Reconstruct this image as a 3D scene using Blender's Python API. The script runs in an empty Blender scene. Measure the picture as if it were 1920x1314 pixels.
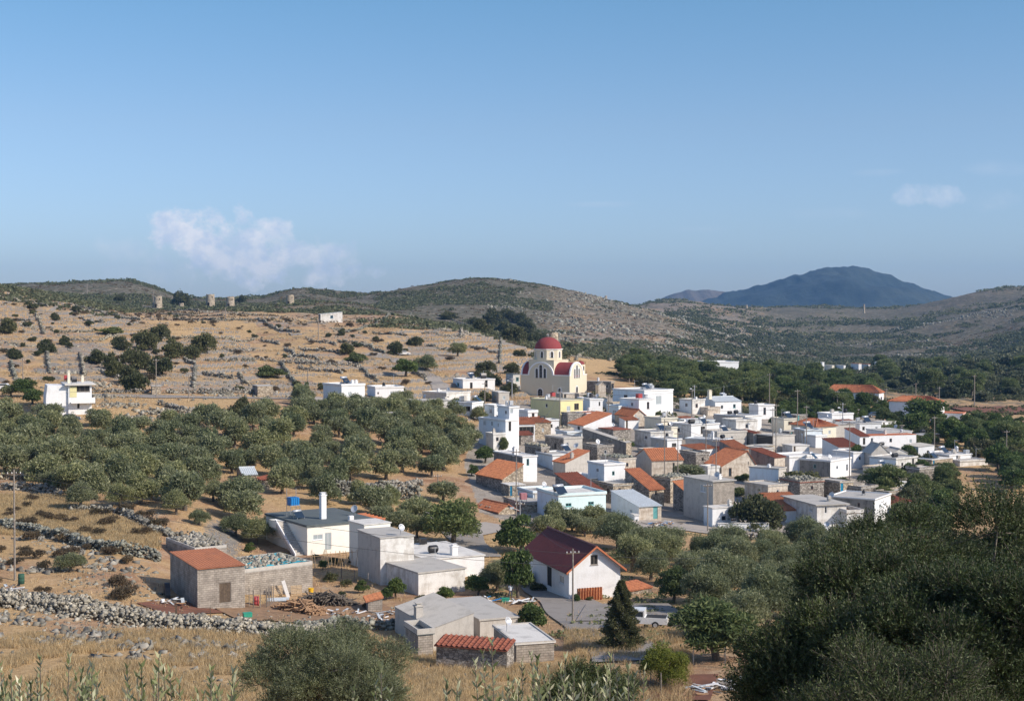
import bpy, math, random
import numpy as np
from mathutils import Vector, Matrix
from mathutils.geometry import tessellate_polygon
R_ = math.radians
random.seed(7); rng = np.random.default_rng(11)
sc = bpy.context.scene
COL = sc.collection

# ---------------------------------------------------------------- camera
F = 2667.0; W0, H0 = 1920, 1314; ROW0 = 657.0; HOR = 590.0
PITCH = math.atan((ROW0 - HOR) / F); CZ = 42.0
cam = bpy.data.cameras.new('camera'); cam.sensor_width = 36; cam.lens = F / W0 * 36
cam.clip_start = 0.3; cam.clip_end = 40000
camo = bpy.data.objects.new('camera', cam); COL.objects.link(camo)
camo.location = (0, 0, CZ); camo.rotation_euler = (R_(90) - PITCH, 0, 0)
sc.camera = camo
# ---------------------------------------------------------------- light
SUN_A, SUN_E = 27.0, 34.0      # sun is to the right of and a little behind the camera
sd = Vector((math.cos(R_(SUN_A)) * math.cos(R_(SUN_E)), -math.sin(R_(SUN_A)) * math.cos(R_(SUN_E)), math.sin(R_(SUN_E))))
sl = bpy.data.lights.new('sun', 'SUN'); sl.energy = 4.5; sl.angle = R_(0.53); sl.color = (1.0, 0.89, 0.76)
so = bpy.data.objects.new('sun', sl); COL.objects.link(so); so.rotation_euler = sd.to_track_quat('Z', 'Y').to_euler(); so.location = (200, -100, 300)
sc.view_settings.view_transform = 'Standard'; sc.view_settings.look = 'None'
sc.view_settings.exposure = 0.15; sc.view_settings.gamma = 1; sc.view_settings.use_curve_mapping = False
sc.render.engine = 'CYCLES'
cy = sc.cycles; cy.max_bounces = 6; cy.diffuse_bounces = 4; cy.glossy_bounces = 2; cy.transmission_bounces = 3
cy.volume_bounces = 0; cy.transparent_max_bounces = 6; cy.caustics_reflective = False; cy.caustics_refractive = False
cy.use_denoising = True
wd = bpy.data.worlds.new('World'); sc.world = wd; wd.use_nodes = True

def world():
    nt = wd.node_tree; n = nt.nodes; l = nt.links; n.clear()
    out = n.new('ShaderNodeOutputWorld'); bg = n.new('ShaderNodeBackground'); bg.inputs[1].default_value = 0.138
    sky = n.new('ShaderNodeTexSky'); sky.sky_type = 'NISHITA'; sky.sun_disc = False
    sky.sun_elevation = R_(SUN_E); sky.sun_rotation = R_(90 + SUN_A); sky.altitude = 300
    sky.air_density = 1.0; sky.dust_density = 0.9; sky.ozone_density = 2.0
    def M(op, a, b=None, c=None):
        m = n.new('ShaderNodeMath'); m.operation = op
        for i, v in enumerate((a, b, c)):
            if v is None: continue
            if isinstance(v, (int, float)): m.inputs[i].default_value = v
            else: l.new(v, m.inputs[i])
        return m.outputs[0]
    tc = n.new('ShaderNodeTexCoord'); sep = n.new('ShaderNodeSeparateXYZ'); l.new(tc.outputs['Generated'], sep.inputs[0])
    x, y, z = sep.outputs
    yy = M('MAXIMUM', y, 0.05); u = M('DIVIDE', x, yy); v = M('DIVIDE', z, yy)
    cmb = n.new('ShaderNodeCombineXYZ'); l.new(u, cmb.inputs[0]); l.new(v, cmb.inputs[1])
    def noise(scale, det, rough, stretch=1.0, off=0.0):
        mp = n.new('ShaderNodeMapping'); l.new(cmb.outputs[0], mp.inputs[0])
        mp.inputs['Scale'].default_value = (1, stretch, 1); mp.inputs['Location'].default_value = (off, off, off)
        t = n.new('ShaderNodeTexNoise'); t.inputs['Scale'].default_value = scale; t.inputs['Detail'].default_value = det
        t.inputs['Roughness'].default_value = rough; l.new(mp.outputs[0], t.inputs['Vector']); return t.outputs[0]
    n1 = noise(46, 9, 0.62, 1.1, 3.1); n3 = noise(60, 8, 0.6, 1.2, 1.7); n2 = noise(10, 4, 0.5, 3.5, 8.2)
    total = None
    # banks of cloud, each a soft body in the direction of the sky where it hangs
    def body(px, row, rx, ry, k, nz, thr=0.5, gain=5.0):
        nonlocal total
        cu, cv = (px - 960) / F, (HOR - row) / F
        a = M('DIVIDE', M('SUBTRACT', u, cu), rx / F); b = M('DIVIDE', M('SUBTRACT', v, cv), ry / F)
        d = M('ADD', M('MULTIPLY', a, a), M('MULTIPLY', b, b))
        s = M('SUBTRACT', 1.0, d)
        s = M('ADD', M('MULTIPLY', s, 0.20), M('SUBTRACT', nz, M('SUBTRACT', thr, 0.05)))
        s = n_clamp(M('MULTIPLY', s, gain)); s = M('MULTIPLY', s, k*.74)
        total = s if total is None else M('MAXIMUM', total, s)
    def n_clamp(s):
        c = n.new('ShaderNodeClamp'); l.new(s, c.inputs[0]); return c.outputs[0]
    body(384, 434, 96, 52, 1.0, n1, 0.54, 6); body(452, 474, 138, 59, .9, n1, 0.55, 6); body(335, 485, 70, 34, 0.3, n1, .6, 3)
    body(507, 454, 80, 41, 0.7, n1, 0.55, 6); body(572, 476, 103, 46, 0.75, n1, 0.55, 6); body(632, 512, 103, 29, 0.7, n1, 0.55, 6)
    body(228, 468, 60, 28, 0.38, n1, .56, 3); body(300, 505, 150, 26, 0.34, n1, .56, 3); body(80, 500, 90, 12, 0.16, n1, .6, 3)
    body(1745, 370, 75, 22, 0.4, n1, 0.55, 6); body(1650, 323, 60, 9, 0.14, n2, .55, 3); body(1135, 384, 70, 8, 0.22, n2, .5, 3)
    body(1300, 430, 60, 8, 0.12, n2, .55, 3); body(1870, 320, 80, 16, 0.14, n2, .5, 3); body(1860, 375, 70, 22, 0.18, n1, .55, 3)
    body(1560, 400, 90, 12, 0.08, n2, .5, 3)
    mix = n.new('ShaderNodeMixRGB'); l.new(total, mix.inputs[0])
    mu = n.new('ShaderNodeMixRGB'); mu.blend_type = 'MULTIPLY'; mu.inputs[0].default_value = 1
    mu.inputs[2].default_value = SKYTINT; l.new(sky.outputs[0], mu.inputs[1])
    cr = n.new('ShaderNodeValToRGB'); l.new(z, cr.inputs[0]); e = cr.color_ramp.elements; e[0].position = 0.0; e[0].color = (.71, .80, 1.03, 1); e[1].position = .24; e[1].color = (.56, .80, .85, 1); e.new(.13).color = (.71, .785, .86, 1); e.new(.48).color = (1.12, 1.05, 1.0, 1)
    m3 = n.new('ShaderNodeMixRGB'); m3.blend_type = 'MULTIPLY'; m3.inputs[0].default_value = 1; l.new(mu.outputs[0], m3.inputs[1]); l.new(cr.outputs[0], m3.inputs[2])
    cc = n.new('ShaderNodeValToRGB'); l.new(n3, cc.inputs[0]); q = cc.color_ramp.elements; q[0].position = .40; q[0].color = (.43, .48, .60, 1); q[1].position = .60; q[1].color = (.66, .64, .67, 1)
    c8 = n.new('ShaderNodeMixRGB'); c8.blend_type = 'MULTIPLY'; c8.inputs[0].default_value = 1; l.new(cc.outputs[0], c8.inputs[1]); c8.inputs[2].default_value = (10.2, 10.2, 10.2, 1); l.new(c8.outputs[0], mix.inputs[2])
    l.new(m3.outputs[0], mix.inputs[1])
    l.new(mix.outputs[0], bg.inputs[0]); l.new(bg.outputs[0], out.inputs[0])
SKYTINT = (1.0, 1.0, 1.06, 1)
world()

# ---------------------------------------------------------------- pixel <-> place
cp, sp_ = math.cos(PITCH), math.sin(PITCH)
def ray(px, row):
    xc = (px - 960) / F; zc = -(row - ROW0) / F
    y = cp + sp_ * zc; z = -sp_ + cp * zc
    return xc / y, z / y
def P3(px, row, Y):
    a, b = ray(px, row); return Vector((a * Y, Y, CZ + b * Y))
def proj(x, y, z):
    z = z - CZ; yc = cp * y - sp_ * z; zc = sp_ * y + cp * z
    return 960 + F * x / yc, ROW0 - F * zc / yc

# ---------------------------------------------------------------- noise
NT = rng.random((256, 256))
def vnoise(x, y):
    xi = np.floor(x).astype(int); yi = np.floor(y).astype(int); fx = x - xi; fy = y - yi
    fx = fx * fx * (3 - 2 * fx); fy = fy * fy * (3 - 2 * fy)
    a = NT[xi & 255, yi & 255]; b = NT[(xi + 1) & 255, yi & 255]; c = NT[xi & 255, (yi + 1) & 255]; d = NT[(xi + 1) & 255, (yi + 1) & 255]
    return (a * (1 - fx) + b * fx) * (1 - fy) + (c * (1 - fx) + d * fx) * fy - 0.5
def fbm(x, y, o=4):
    s = 0; a = 1
    for i in range(o): s = s + a * vnoise(x + 17.3 * i, y + 9.1 * i); x = x * 2.03; y = y * 2.03; a *= 0.5
    return s

# ---------------------------------------------------------------- terrain heights
TY = [90, 125, 147, 180, 215, 250, 300, 350, 400, 450, 520, 600, 700, 850, 1100, 1350, 1700, 2200, 2700]
TC = {
 -400: [1290,1140,1040,955,885,830,735,670,620,585,550,525,535,545,550,552,560,575,590],
 0:    [1310,1160,1060,975,905,845,748,692,648,615,580,550,535,548,548,546,556,570,590],
 100:  [1311,1165,1065,975,905,845,750,697,654,624,592,566,552,560,550,538,552,570,590],
 240:  [1312,1175,1075,975,905,850,752,705,665,635,607,590,578,585,560,531,548,572,590],
 360:  [1316,1182,1105,990,912,856,755,712,675,645,614,592,578,592,578,564,570,578,590],
 480:  [1320,1190,1120,1035,925,866,760,722,688,658,625,594,580,590,578,566,570,578,592],
 570:  [1320,1198,1128,1036,932,868,768,730,692,660,622,600,584,578,560,546,560,575,592],
 680:  [1325,1205,1130,1038,942,875,782,738,698,665,625,602,590,585,566,549,560,580,592],
 760:  [1328,1212,1130,1042,950,882,795,745,704,668,628,604,596,600,565,540,556,580,592],
 900:  [1330,1215,1130,1045,960,895,815,762,718,683,645,620,640,618,570,519,545,585,595],
 1000: [1335,1212,1128,1048,965,905,828,772,730,700,660,648,650,628,580,530,560,590,597],
 1130: [1345,1200,1125,1050,972,915,838,780,738,712,685,670,665,640,600,560,575,590,600],
 1250: [1350,1195,1125,1055,980,920,845,790,752,725,700,684,676,655,620,596,590,567,590],
 1360: [1350,1190,1125,1060,985,925,850,800,765,740,712,698,688,675,650,625,598,574,590],
 1480: [1350,1190,1125,1060,988,930,858,808,772,748,722,708,698,686,668,645,610,575,590],
 1600: [1350,1190,1125,1060,990,935,865,815,780,755,733,718,706,696,682,655,615,578,590],
 1740: [1350,1190,1125,1060,992,938,868,820,788,765,740,722,706,690,676,645,600,566,590],
 1850: [1350,1190,1125,1060,995,940,870,825,795,770,744,724,702,680,664,628,582,543,575],
 1960: [1350,1190,1125,1060,995,940,870,825,795,770,740,715,690,664,640,605,568,538,570],
 2400: [1350,1190,1125,1060,995,940,870,825,790,760,725,700,675,645,615,580,550,535,570]}
TCK = sorted(TC)
YL = np.concatenate([np.linspace(0.5, 60, 60), np.geomspace(61, 2700, 620), np.geomspace(2760, 12000, 40)])
def hermite(xs, ys, x):
    xs = np.asarray(xs, float); ys = np.asarray(ys, float)
    d = np.diff(ys, axis=0) / np.diff(xs)[:, None] if ys.ndim > 1 else np.diff(ys) / np.diff(xs)
    m = np.concatenate([d[:1], (d[:-1] + d[1:]) / 2, d[-1:]])
    flat = (d[:-1] * d[1:]) <= 0
    m[1:-1] = np.where(flat, 0, m[1:-1])
    i = np.clip(np.searchsorted(xs, x) - 1, 0, len(xs) - 2); h = (xs[i + 1] - xs[i]); t = np.clip((x - xs[i]) / h, 0, 1)
    if ys.ndim > 1: h = h[:, None]; t = t[:, None]
    return (2*t**3-3*t**2+1)*ys[i] + (t**3-2*t**2+t)*h*m[i] + (-2*t**3+3*t**2)*ys[i+1] + (t**3-t**2)*h*m[i+1]
colz = []
for k in TCK:
    zz = [CZ + ray(k, r)[1] * y for y, r in zip(TY, TC[k])]
    ys = [0.5, 10, 20, 40, 62] + TY + [3600, 6000, 12000]
    zs = [CZ - 2.3, CZ - 6, CZ - 9.5, CZ - 15, CZ - 20] + zz + [10, -20, -40]
    colz.append(hermite(np.log(ys), zs, np.log(YL)))
colz = np.array(colz)
SA = np.array([(k - 960) / F for k in TCK])
SG = np.concatenate([np.linspace(-0.9, -0.42, 40), np.linspace(-0.415, 0.415, 720), np.linspace(0.42, 0.9, 40)])
TAB = hermite(SA, colz, np.clip(SG, SA[0], SA[-1]))          # (S, Y)
LYL = np.log(YL)
def smooth(a, b, x): t = np.clip((x - a) / (b - a), 0, 1); return t * t * (3 - 2 * t)
def hts(x, y):
    x = np.asarray(x, float); y = np.maximum(np.asarray(y, float), 0.6); s = x / y
    i = np.clip(np.searchsorted(SG, s) - 1, 0, len(SG) - 2); j = np.clip(np.searchsorted(YL, y) - 1, 0, len(YL) - 2)
    fs = np.clip((s - SG[i]) / (SG[i+1] - SG[i]), 0, 1); fy = np.clip((y - YL[j]) / (YL[j+1] - YL[j]), 0, 1)
    z = (TAB[i, j]*(1-fs) + TAB[i+1, j]*fs)*(1-fy) + (TAB[i, j+1]*(1-fs) + TAB[i+1, j+1]*fs)*fy
    far = smooth(420, 1100, y)
    hill = smooth(305, 335, y)*(1 - smooth(600, 680, y))*(1 - smooth(.02, .06, s))
    st = 1.25; wob = .9*fbm(x / 45 + 2, y / 45, 3); t = z / st + wob; fr = t - np.floor(t); z = z + hill*.85*((np.floor(t) + smooth(.80, 1.0, fr)) - t)*st
    z = z + (0.25 + 1.2 * smooth(330, 600, y)) * fbm(x / 22, y / 22, 3) * 0.9
    z = z + far * (9 * fbm(x / 130 + 5, y / 170, 5))
    return z
def h(x, y): return float(hts(np.array([x]), np.array([y]))[0])
YM = np.geomspace(45, 2600, 5000)
def hit(px, row):
    a, b = ray(px, row); g = hts(a * YM, YM); r = CZ + b * YM
    k = np.nonzero(r <= g)[0]
    i = k[0] if len(k) else len(YM) - 1
    return Vector((a * YM[i], YM[i], g[i]))

# ---------------------------------------------------------------- materials
MATS = {}
def mk(name):
    m = bpy.data.materials.new(name); m.use_nodes = True
    nt = m.node_tree; b = nt.nodes['Principled BSDF']; MATS[name] = m
    return m, nt, nt.nodes, nt.links, b
def noise_node(n, l, vec, scale, det=5, rough=0.6, stretch=None):
    if stretch:
        mp = n.new('ShaderNodeMapping'); mp.inputs['Scale'].default_value = stretch; l.new(vec, mp.inputs[0]); vec = mp.outputs[0]
    t = n.new('ShaderNodeTexNoise'); t.inputs['Scale'].default_value = scale; t.inputs['Detail'].default_value = det; t.inputs['Roughness'].default_value = rough
    l.new(vec, t.inputs['Vector']); return t.outputs[0]
def ramp(n, l, fac, stops):
    r = n.new('ShaderNodeValToRGB'); e = r.color_ramp.elements
    while len(e) < len(stops): e.new(0.5)
    for q, (p, c) in zip(e, stops):
        q.position = p; q.color = (*c, 1) if len(c) == 3 else c
    l.new(fac, r.inputs[0]); return r.outputs[0]
def mixc(n, l, fac, a, b, mode='MIX'):
    m = n.new('ShaderNodeMixRGB'); m.blend_type = mode
    for i, v in enumerate((fac, a, b)):
        if isinstance(v, (int, float)): m.inputs[i].default_value = v
        elif isinstance(v, tuple): m.inputs[i].default_value = (*v, 1)[:4]
        else: l.new(v, m.inputs[i])
    return m.outputs[0]
def bump(n, l, b, hgt, dist, st=1.0):
    u = n.new('ShaderNodeBump'); u.inputs['Distance'].default_value = dist; u.inputs['Strength'].default_value = st
    l.new(hgt, u.inputs['Height']); l.new(u.outputs[0], b.inputs['Normal'])
def V3(c, k): return tuple(min(1, v * k) for v in c)
def plaster(name, col, dirt=(0.33, 0.29, 0.24), amt=0.35, scale=0.7, bmp=0.02, streak=True, thr=(.5, .72), rough=0.85):
    m, nt, n, l, b = mk(name); tc = n.new('ShaderNodeTexCoord'); v = tc.outputs['Object']
    oi = n.new('ShaderNodeObjectInfo')
    big = noise_node(n, l, v, scale, 6, .65); fine = noise_node(n, l, v, 9, 4, .7)
    c = ramp(n, l, big, [(thr[0], V3(col, 1.0)), (thr[1], tuple(a*(1-amt)+d*amt for a, d in zip(col, dirt)))])
    if streak:
        st = noise_node(n, l, v, 1.0, 5, .6, (2.6, 2.6, 0.35)); s2 = ramp(n, l, st, [(.54, (1, 1, 1)), (.75, tuple(1-(1-x*1.7)*amt*.8 for x in dirt))])
        c = mixc(n, l, 1.0, c, s2, 'MULTIPLY')
    f2 = ramp(n, l, fine, [(.3, (.88, .88, .88)), (.7, (1.05, 1.05, 1.05))]); c = mixc(n, l, 1.0, c, f2, 'MULTIPLY')
    l.new(c, b.inputs['Base Color']); b.inputs['Roughness'].default_value = rough; b.inputs['Specular IOR Level'].default_value = 0.2
    bump(n, l, b, fine, bmp); return m
plaster('white', (.80, .81, .82), amt=.25)
plaster('white2', (.74, .73, .70), amt=.55, thr=(.45, .62))
plaster('bluewhite', (.72, .80, .86), amt=.3)  # as the left wall of white houses, blue shade put into the colour
plaster('aquawhite', (.70, .85, .86), amt=.12)
plaster('palecream', (.84, .82, .74), amt=.1)
plaster('cream', (.76, .71, .58), amt=.25)
plaster('yellow', (.72, .66, .36), amt=.2)
plaster('church', (.67, .60, .46), amt=.1, bmp=.008)
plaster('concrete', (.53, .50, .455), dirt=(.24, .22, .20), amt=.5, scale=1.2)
plaster('roofconc', (.47, .45, .415), dirt=(.24, .23, .21), amt=.6, scale=.6, streak=False)
plaster('roofwhite', (.68, .66, .62), dirt=(.25, .24, .23), amt=.6, scale=.6, streak=False)
plaster('roofblue', (.115, .135, .14), dirt=(.2, .21, .2), amt=.4, scale=.5, streak=False)
plaster('dirtyplaster', (.60, .54, .46), dirt=(.30, .23, .17), amt=.7, scale=1.3, thr=(.42, .62))
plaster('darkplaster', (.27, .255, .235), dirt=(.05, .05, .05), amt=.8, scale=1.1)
plaster('trim', (.82, .82, .82), amt=.05)
plaster('churchred', (.25, .055, .058), amt=.25, dirt=(.2, .05, .04), bmp=.01)
plaster('terracotta', (.50, .17, .08), amt=.4)
plaster('pinkplaster', (.55, .36, .33), amt=.3)

def masonry(name, col, var, scale, kind='block'):
    m, nt, n, l, b = mk(name); tc = n.new('ShaderNodeTexCoord'); v = tc.outputs['Object']
    if kind == 'block':
        sep = n.new('ShaderNodeSeparateXYZ'); l.new(v, sep.inputs[0]); ad = n.new('ShaderNodeMath'); l.new(sep.outputs[0], ad.inputs[0]); l.new(sep.outputs[1], ad.inputs[1])
        cb = n.new('ShaderNodeCombineXYZ'); l.new(ad.outputs[0], cb.inputs[0]); l.new(sep.outputs[2], cb.inputs[1])
        t = n.new('ShaderNodeTexBrick'); t.inputs['Scale'].default_value = 1; t.inputs['Brick Width'].default_value = .42; t.inputs['Row Height'].default_value = .21
        t.inputs['Mortar Size'].default_value = .018; t.inputs['Color1'].default_value = (*col, 1); t.inputs['Color2'].default_value = (*V3(col, .8), 1); t.inputs['Mortar'].default_value = (*V3(col, .62), 1)
        l.new(cb.outputs[0], t.inputs['Vector']); c = t.outputs[0]; hg = t.outputs[1]
    else:
        t = n.new('ShaderNodeTexVoronoi'); t.inputs['Scale'].default_value = scale; mp = n.new('ShaderNodeMapping'); mp.inputs['Scale'].default_value = (1, 1, 1.7)
        l.new(v, mp.inputs[0]); l.new(mp.outputs[0], t.inputs['Vector'])
        c = ramp(n, l, t.outputs['Color'], [(.2, V3(col, .6)), (.5, col), (.8, var)])
        e = n.new('ShaderNodeTexVoronoi'); e.feature = 'DISTANCE_TO_EDGE'; e.inputs['Scale'].default_value = scale; l.new(mp.outputs[0], e.inputs['Vector'])
        g = ramp(n, l, e.outputs[0], [(0, (.35, .35, .35)), (.1, (1, 1, 1))]); c = mixc(n, l, 1, c, g, 'MULTIPLY'); hg = g
    nz = noise_node(n, l, v, .9, 6, .65); nn = ramp(n, l, nz, [(.35, (.62, .6, .58)), (.65, (1.1, 1.08, 1.05))]); c = mixc(n, l, 1, c, nn, 'MULTIPLY')
    l.new(c, b.inputs['Base Color']); b.inputs['Roughness'].default_value = .9; b.inputs['Specular IOR Level'].default_value = .15
    bump(n, l, b, hg, .04 if kind != 'block' else -.02); return m
masonry('block', (.45, .41, .365), None, 1)
masonry('stonewall', (.46, .41, .34), (.58, .53, .45), 3.2, 'stone')
masonry('stonetan', (.54, .46, .36), (.66, .58, .46), 3.0, 'stone')
masonry('stonegrey', (.38, .35, .32), (.50, .47, .43), 3.4, 'stone')

def tiles(name, c1, c2, rough=.85, dark=(.1, .07, .06)):
    m, nt, n, l, b = mk(name); tc = n.new('ShaderNodeTexCoord'); v = tc.outputs['Object']
    a = noise_node(n, l, v, 1.1, 5, .6); f = noise_node(n, l, v, 7, 3, .7)
    c = ramp(n, l, a, [(.3, c1), (.7, c2)]); g = ramp(n, l, f, [(.3, (.7, .66, .62)), (.65, (1.1, 1.1, 1.1))]); c = mixc(n, l, 1, c, g, 'MULTIPLY')
    s = noise_node(n, l, v, 2.2, 6, .75); sm = ramp(n, l, s, [(.58, (0, 0, 0)), (.72, (.75, .75, .75))]); c = mixc(n, l, sm, c, dark)
    l.new(c, b.inputs['Base Color']); b.inputs['Roughness'].default_value = rough; b.inputs['Specular IOR Level'].default_value = .2
    bump(n, l, b, f, .02); return m
tiles('tile', (.50, .20, .10), (.34, .13, .075))
tiles('tiledark', (.33, .115, .07), (.23, .085, .06))
tiles('tilebright', (.58, .24, .115), (.44, .18, .095))
tiles('metalred', (.165, .048, .042), (.13, .042, .038), .45, (.06, .02, .02))
tiles('metalorange', (.56, .22, .11), (.44, .18, .10), .85, (.25, .16, .12))
tiles('metalwhite', (.60, .66, .70), (.52, .58, .62), .5, (.4, .42, .42))

def simple(name, col, rough=.7, metal=0, var=.18, scale=6):
    m, nt, n, l, b = mk(name); tc = n.new('ShaderNodeTexCoord')
    f = noise_node(n, l, tc.outputs['Object'], scale, 4, .6)
    c = ramp(n, l, f, [(.3, V3(col, 1 - var)), (.7, V3(col, 1 + var))])
    l.new(c, b.inputs['Base Color']); b.inputs['Roughness'].default_value = rough; b.inputs['Metallic'].default_value = metal; return m
simple('wood', (.11, .08, .055), .85, 0, .35); simple('woodgrey', (.24, .21, .18), .9, 0, .35); simple('woodlight', (.45, .33, .2), .85, 0, .3)
simple('black', (.018, .018, .02), .45); simple('bluetank', (.01, .19, .50), .4, 0, .1); simple('redtank', (.42, .06, .06), .5); simple('pinktank', (.45, .20, .22), .6)
simple('metal', (.42, .43, .45), .45, .5, .12); simple('galv', (.55, .57, .6), .4, .4, .1); simple('greenplastic', (.03, .30, .20), .5); simple('yellowplastic', (.7, .42, .02), .5)
simple('bluepaint', (.02, .25, .42), .5); simple('tealpaint', (.12, .36, .36), .6); simple('brownpaint', (.10, .04, .03), .6); simple('whitepaint', (.75, .76, .78), .5, 0, .05)
simple('tarp', (.05, .35, .42), .6, 0, .4); simple('rubber', (.02, .02, .02), .8); simple('carwhite', (.75, .75, .74), .25, 0, .03); simple('cargrey', (.12, .15, .2), .25, .3, .05)
simple('carred', (.3, .04, .03), .25, 0, .05); simple('skin', (.45, .27, .19), .6, 0, .05); simple('shirt', (.55, .6, .68), .9, 0, .1); simple('trousers', (.08, .09, .12), .9, 0, .1)
simple('hair', (.05, .04, .03), .8); simple('cloth', (.6, .6, .62), .9, 0, .15); simple('solarglass', (.02, .035, .06), .12); simple('wire', (.05, .05, .05), .5)
simple('bark', (.12, .10, .08), .95, 0, .4, 9); simple('greenmesh', (.03, .09, .06), .9); simple('firewood', (.34, .21, .12), .9, 0, .5, 14)
def glassy(name, col):
    m, nt, n, l, b = mk(name); b.inputs['Base Color'].default_value = (*col, 1); b.inputs['Roughness'].default_value = .12
glassy('glass', (.03, .04, .05)); glassy('shutter', (.35, .4, .42)); glassy('darkin', (.015, .015, .015)); MATS['darkin'].node_tree.nodes['Principled BSDF'].inputs['Roughness'].default_value = .9  # darkin: near-black sheet painting the unlit inside of openings

def leafmat(name, c1, c2, c3, trans=.4, rough=.6):
    m, nt, n, l, b = mk(name); g = n.new('ShaderNodeNewGeometry'); oi = n.new('ShaderNodeObjectInfo'); tc = n.new('ShaderNodeTexCoord')
    nz = noise_node(n, l, tc.outputs['Object'], .9, 3, .6)
    c = ramp(n, l, g.outputs['Random Per Island'], [(0, c1), (.6, c2), (1, c3)])
    k = ramp(n, l, nz, [(.35, (.72, .74, .76)), (.65, (1.15, 1.13, 1.05))]); c = mixc(n, l, 1, c, k, 'MULTIPLY')
    k2 = ramp(n, l, oi.outputs['Random'], [(0, (.74, .80, .76)), (.5, (1, 1, 1)), (1, (1.18, 1.15, 1.0))]); c = mixc(n, l, 1, c, k2, 'MULTIPLY')
    l.new(c, b.inputs['Base Color']); b.inputs['Roughness'].default_value = rough; b.inputs['Specular IOR Level'].default_value = .25
    t = n.new('ShaderNodeBsdfTranslucent'); l.new(c, t.inputs[0]); mx = n.new('ShaderNodeMixShader'); mx.inputs[0].default_value = trans
    l.new(b.outputs[0], mx.inputs[1]); l.new(t.outputs[0], mx.inputs[2]); l.new(mx.outputs[0], n['Material Output'].inputs[0]); return m
leafmat('leaf_olive', (.145, .165, .08), (.245, .265, .145), (.42, .43, .29))
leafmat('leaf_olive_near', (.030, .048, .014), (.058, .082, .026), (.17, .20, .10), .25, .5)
leafmat('leaf_dark', (.075, .088, .04), (.12, .13, .065), (.19, .185, .10))
leafmat('leaf_pine', (.10, .14, .055), (.17, .21, .085), (.26, .28, .13))
leafmat('leaf_green', (.07, .11, .035), (.115, .165, .055), (.19, .235, .09))
leafmat('leaf_pale', (.11, .14, .055), (.16, .19, .08), (.22, .24, .11))
leafmat('leaf_yellow', (.12, .15, .03), (.17, .20, .04), (.24, .24, .06))
leafmat('leaf_dry', (.10, .075, .05), (.16, .12, .08), (.21, .17, .12))
leafmat('leaf_far', (.09, .108, .062), (.145, .16, .095), (.22, .225, .145))
leafmat('leaf_shoot', (.13, .16, .07), (.30, .32, .18), (.58, .56, .42), .3, .4)
leafmat('grassdry', (.46, .32, .17), (.60, .44, .26), (.72, .57, .38), .3, .8)
leafmat('rock', (.15, .14, .125), (.25, .235, .21), (.41, .385, .35), 0, .95)
leafmat('rockpile', (.20, .185, .165), (.32, .30, .27), (.46, .435, .40), 0, .95)

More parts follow.
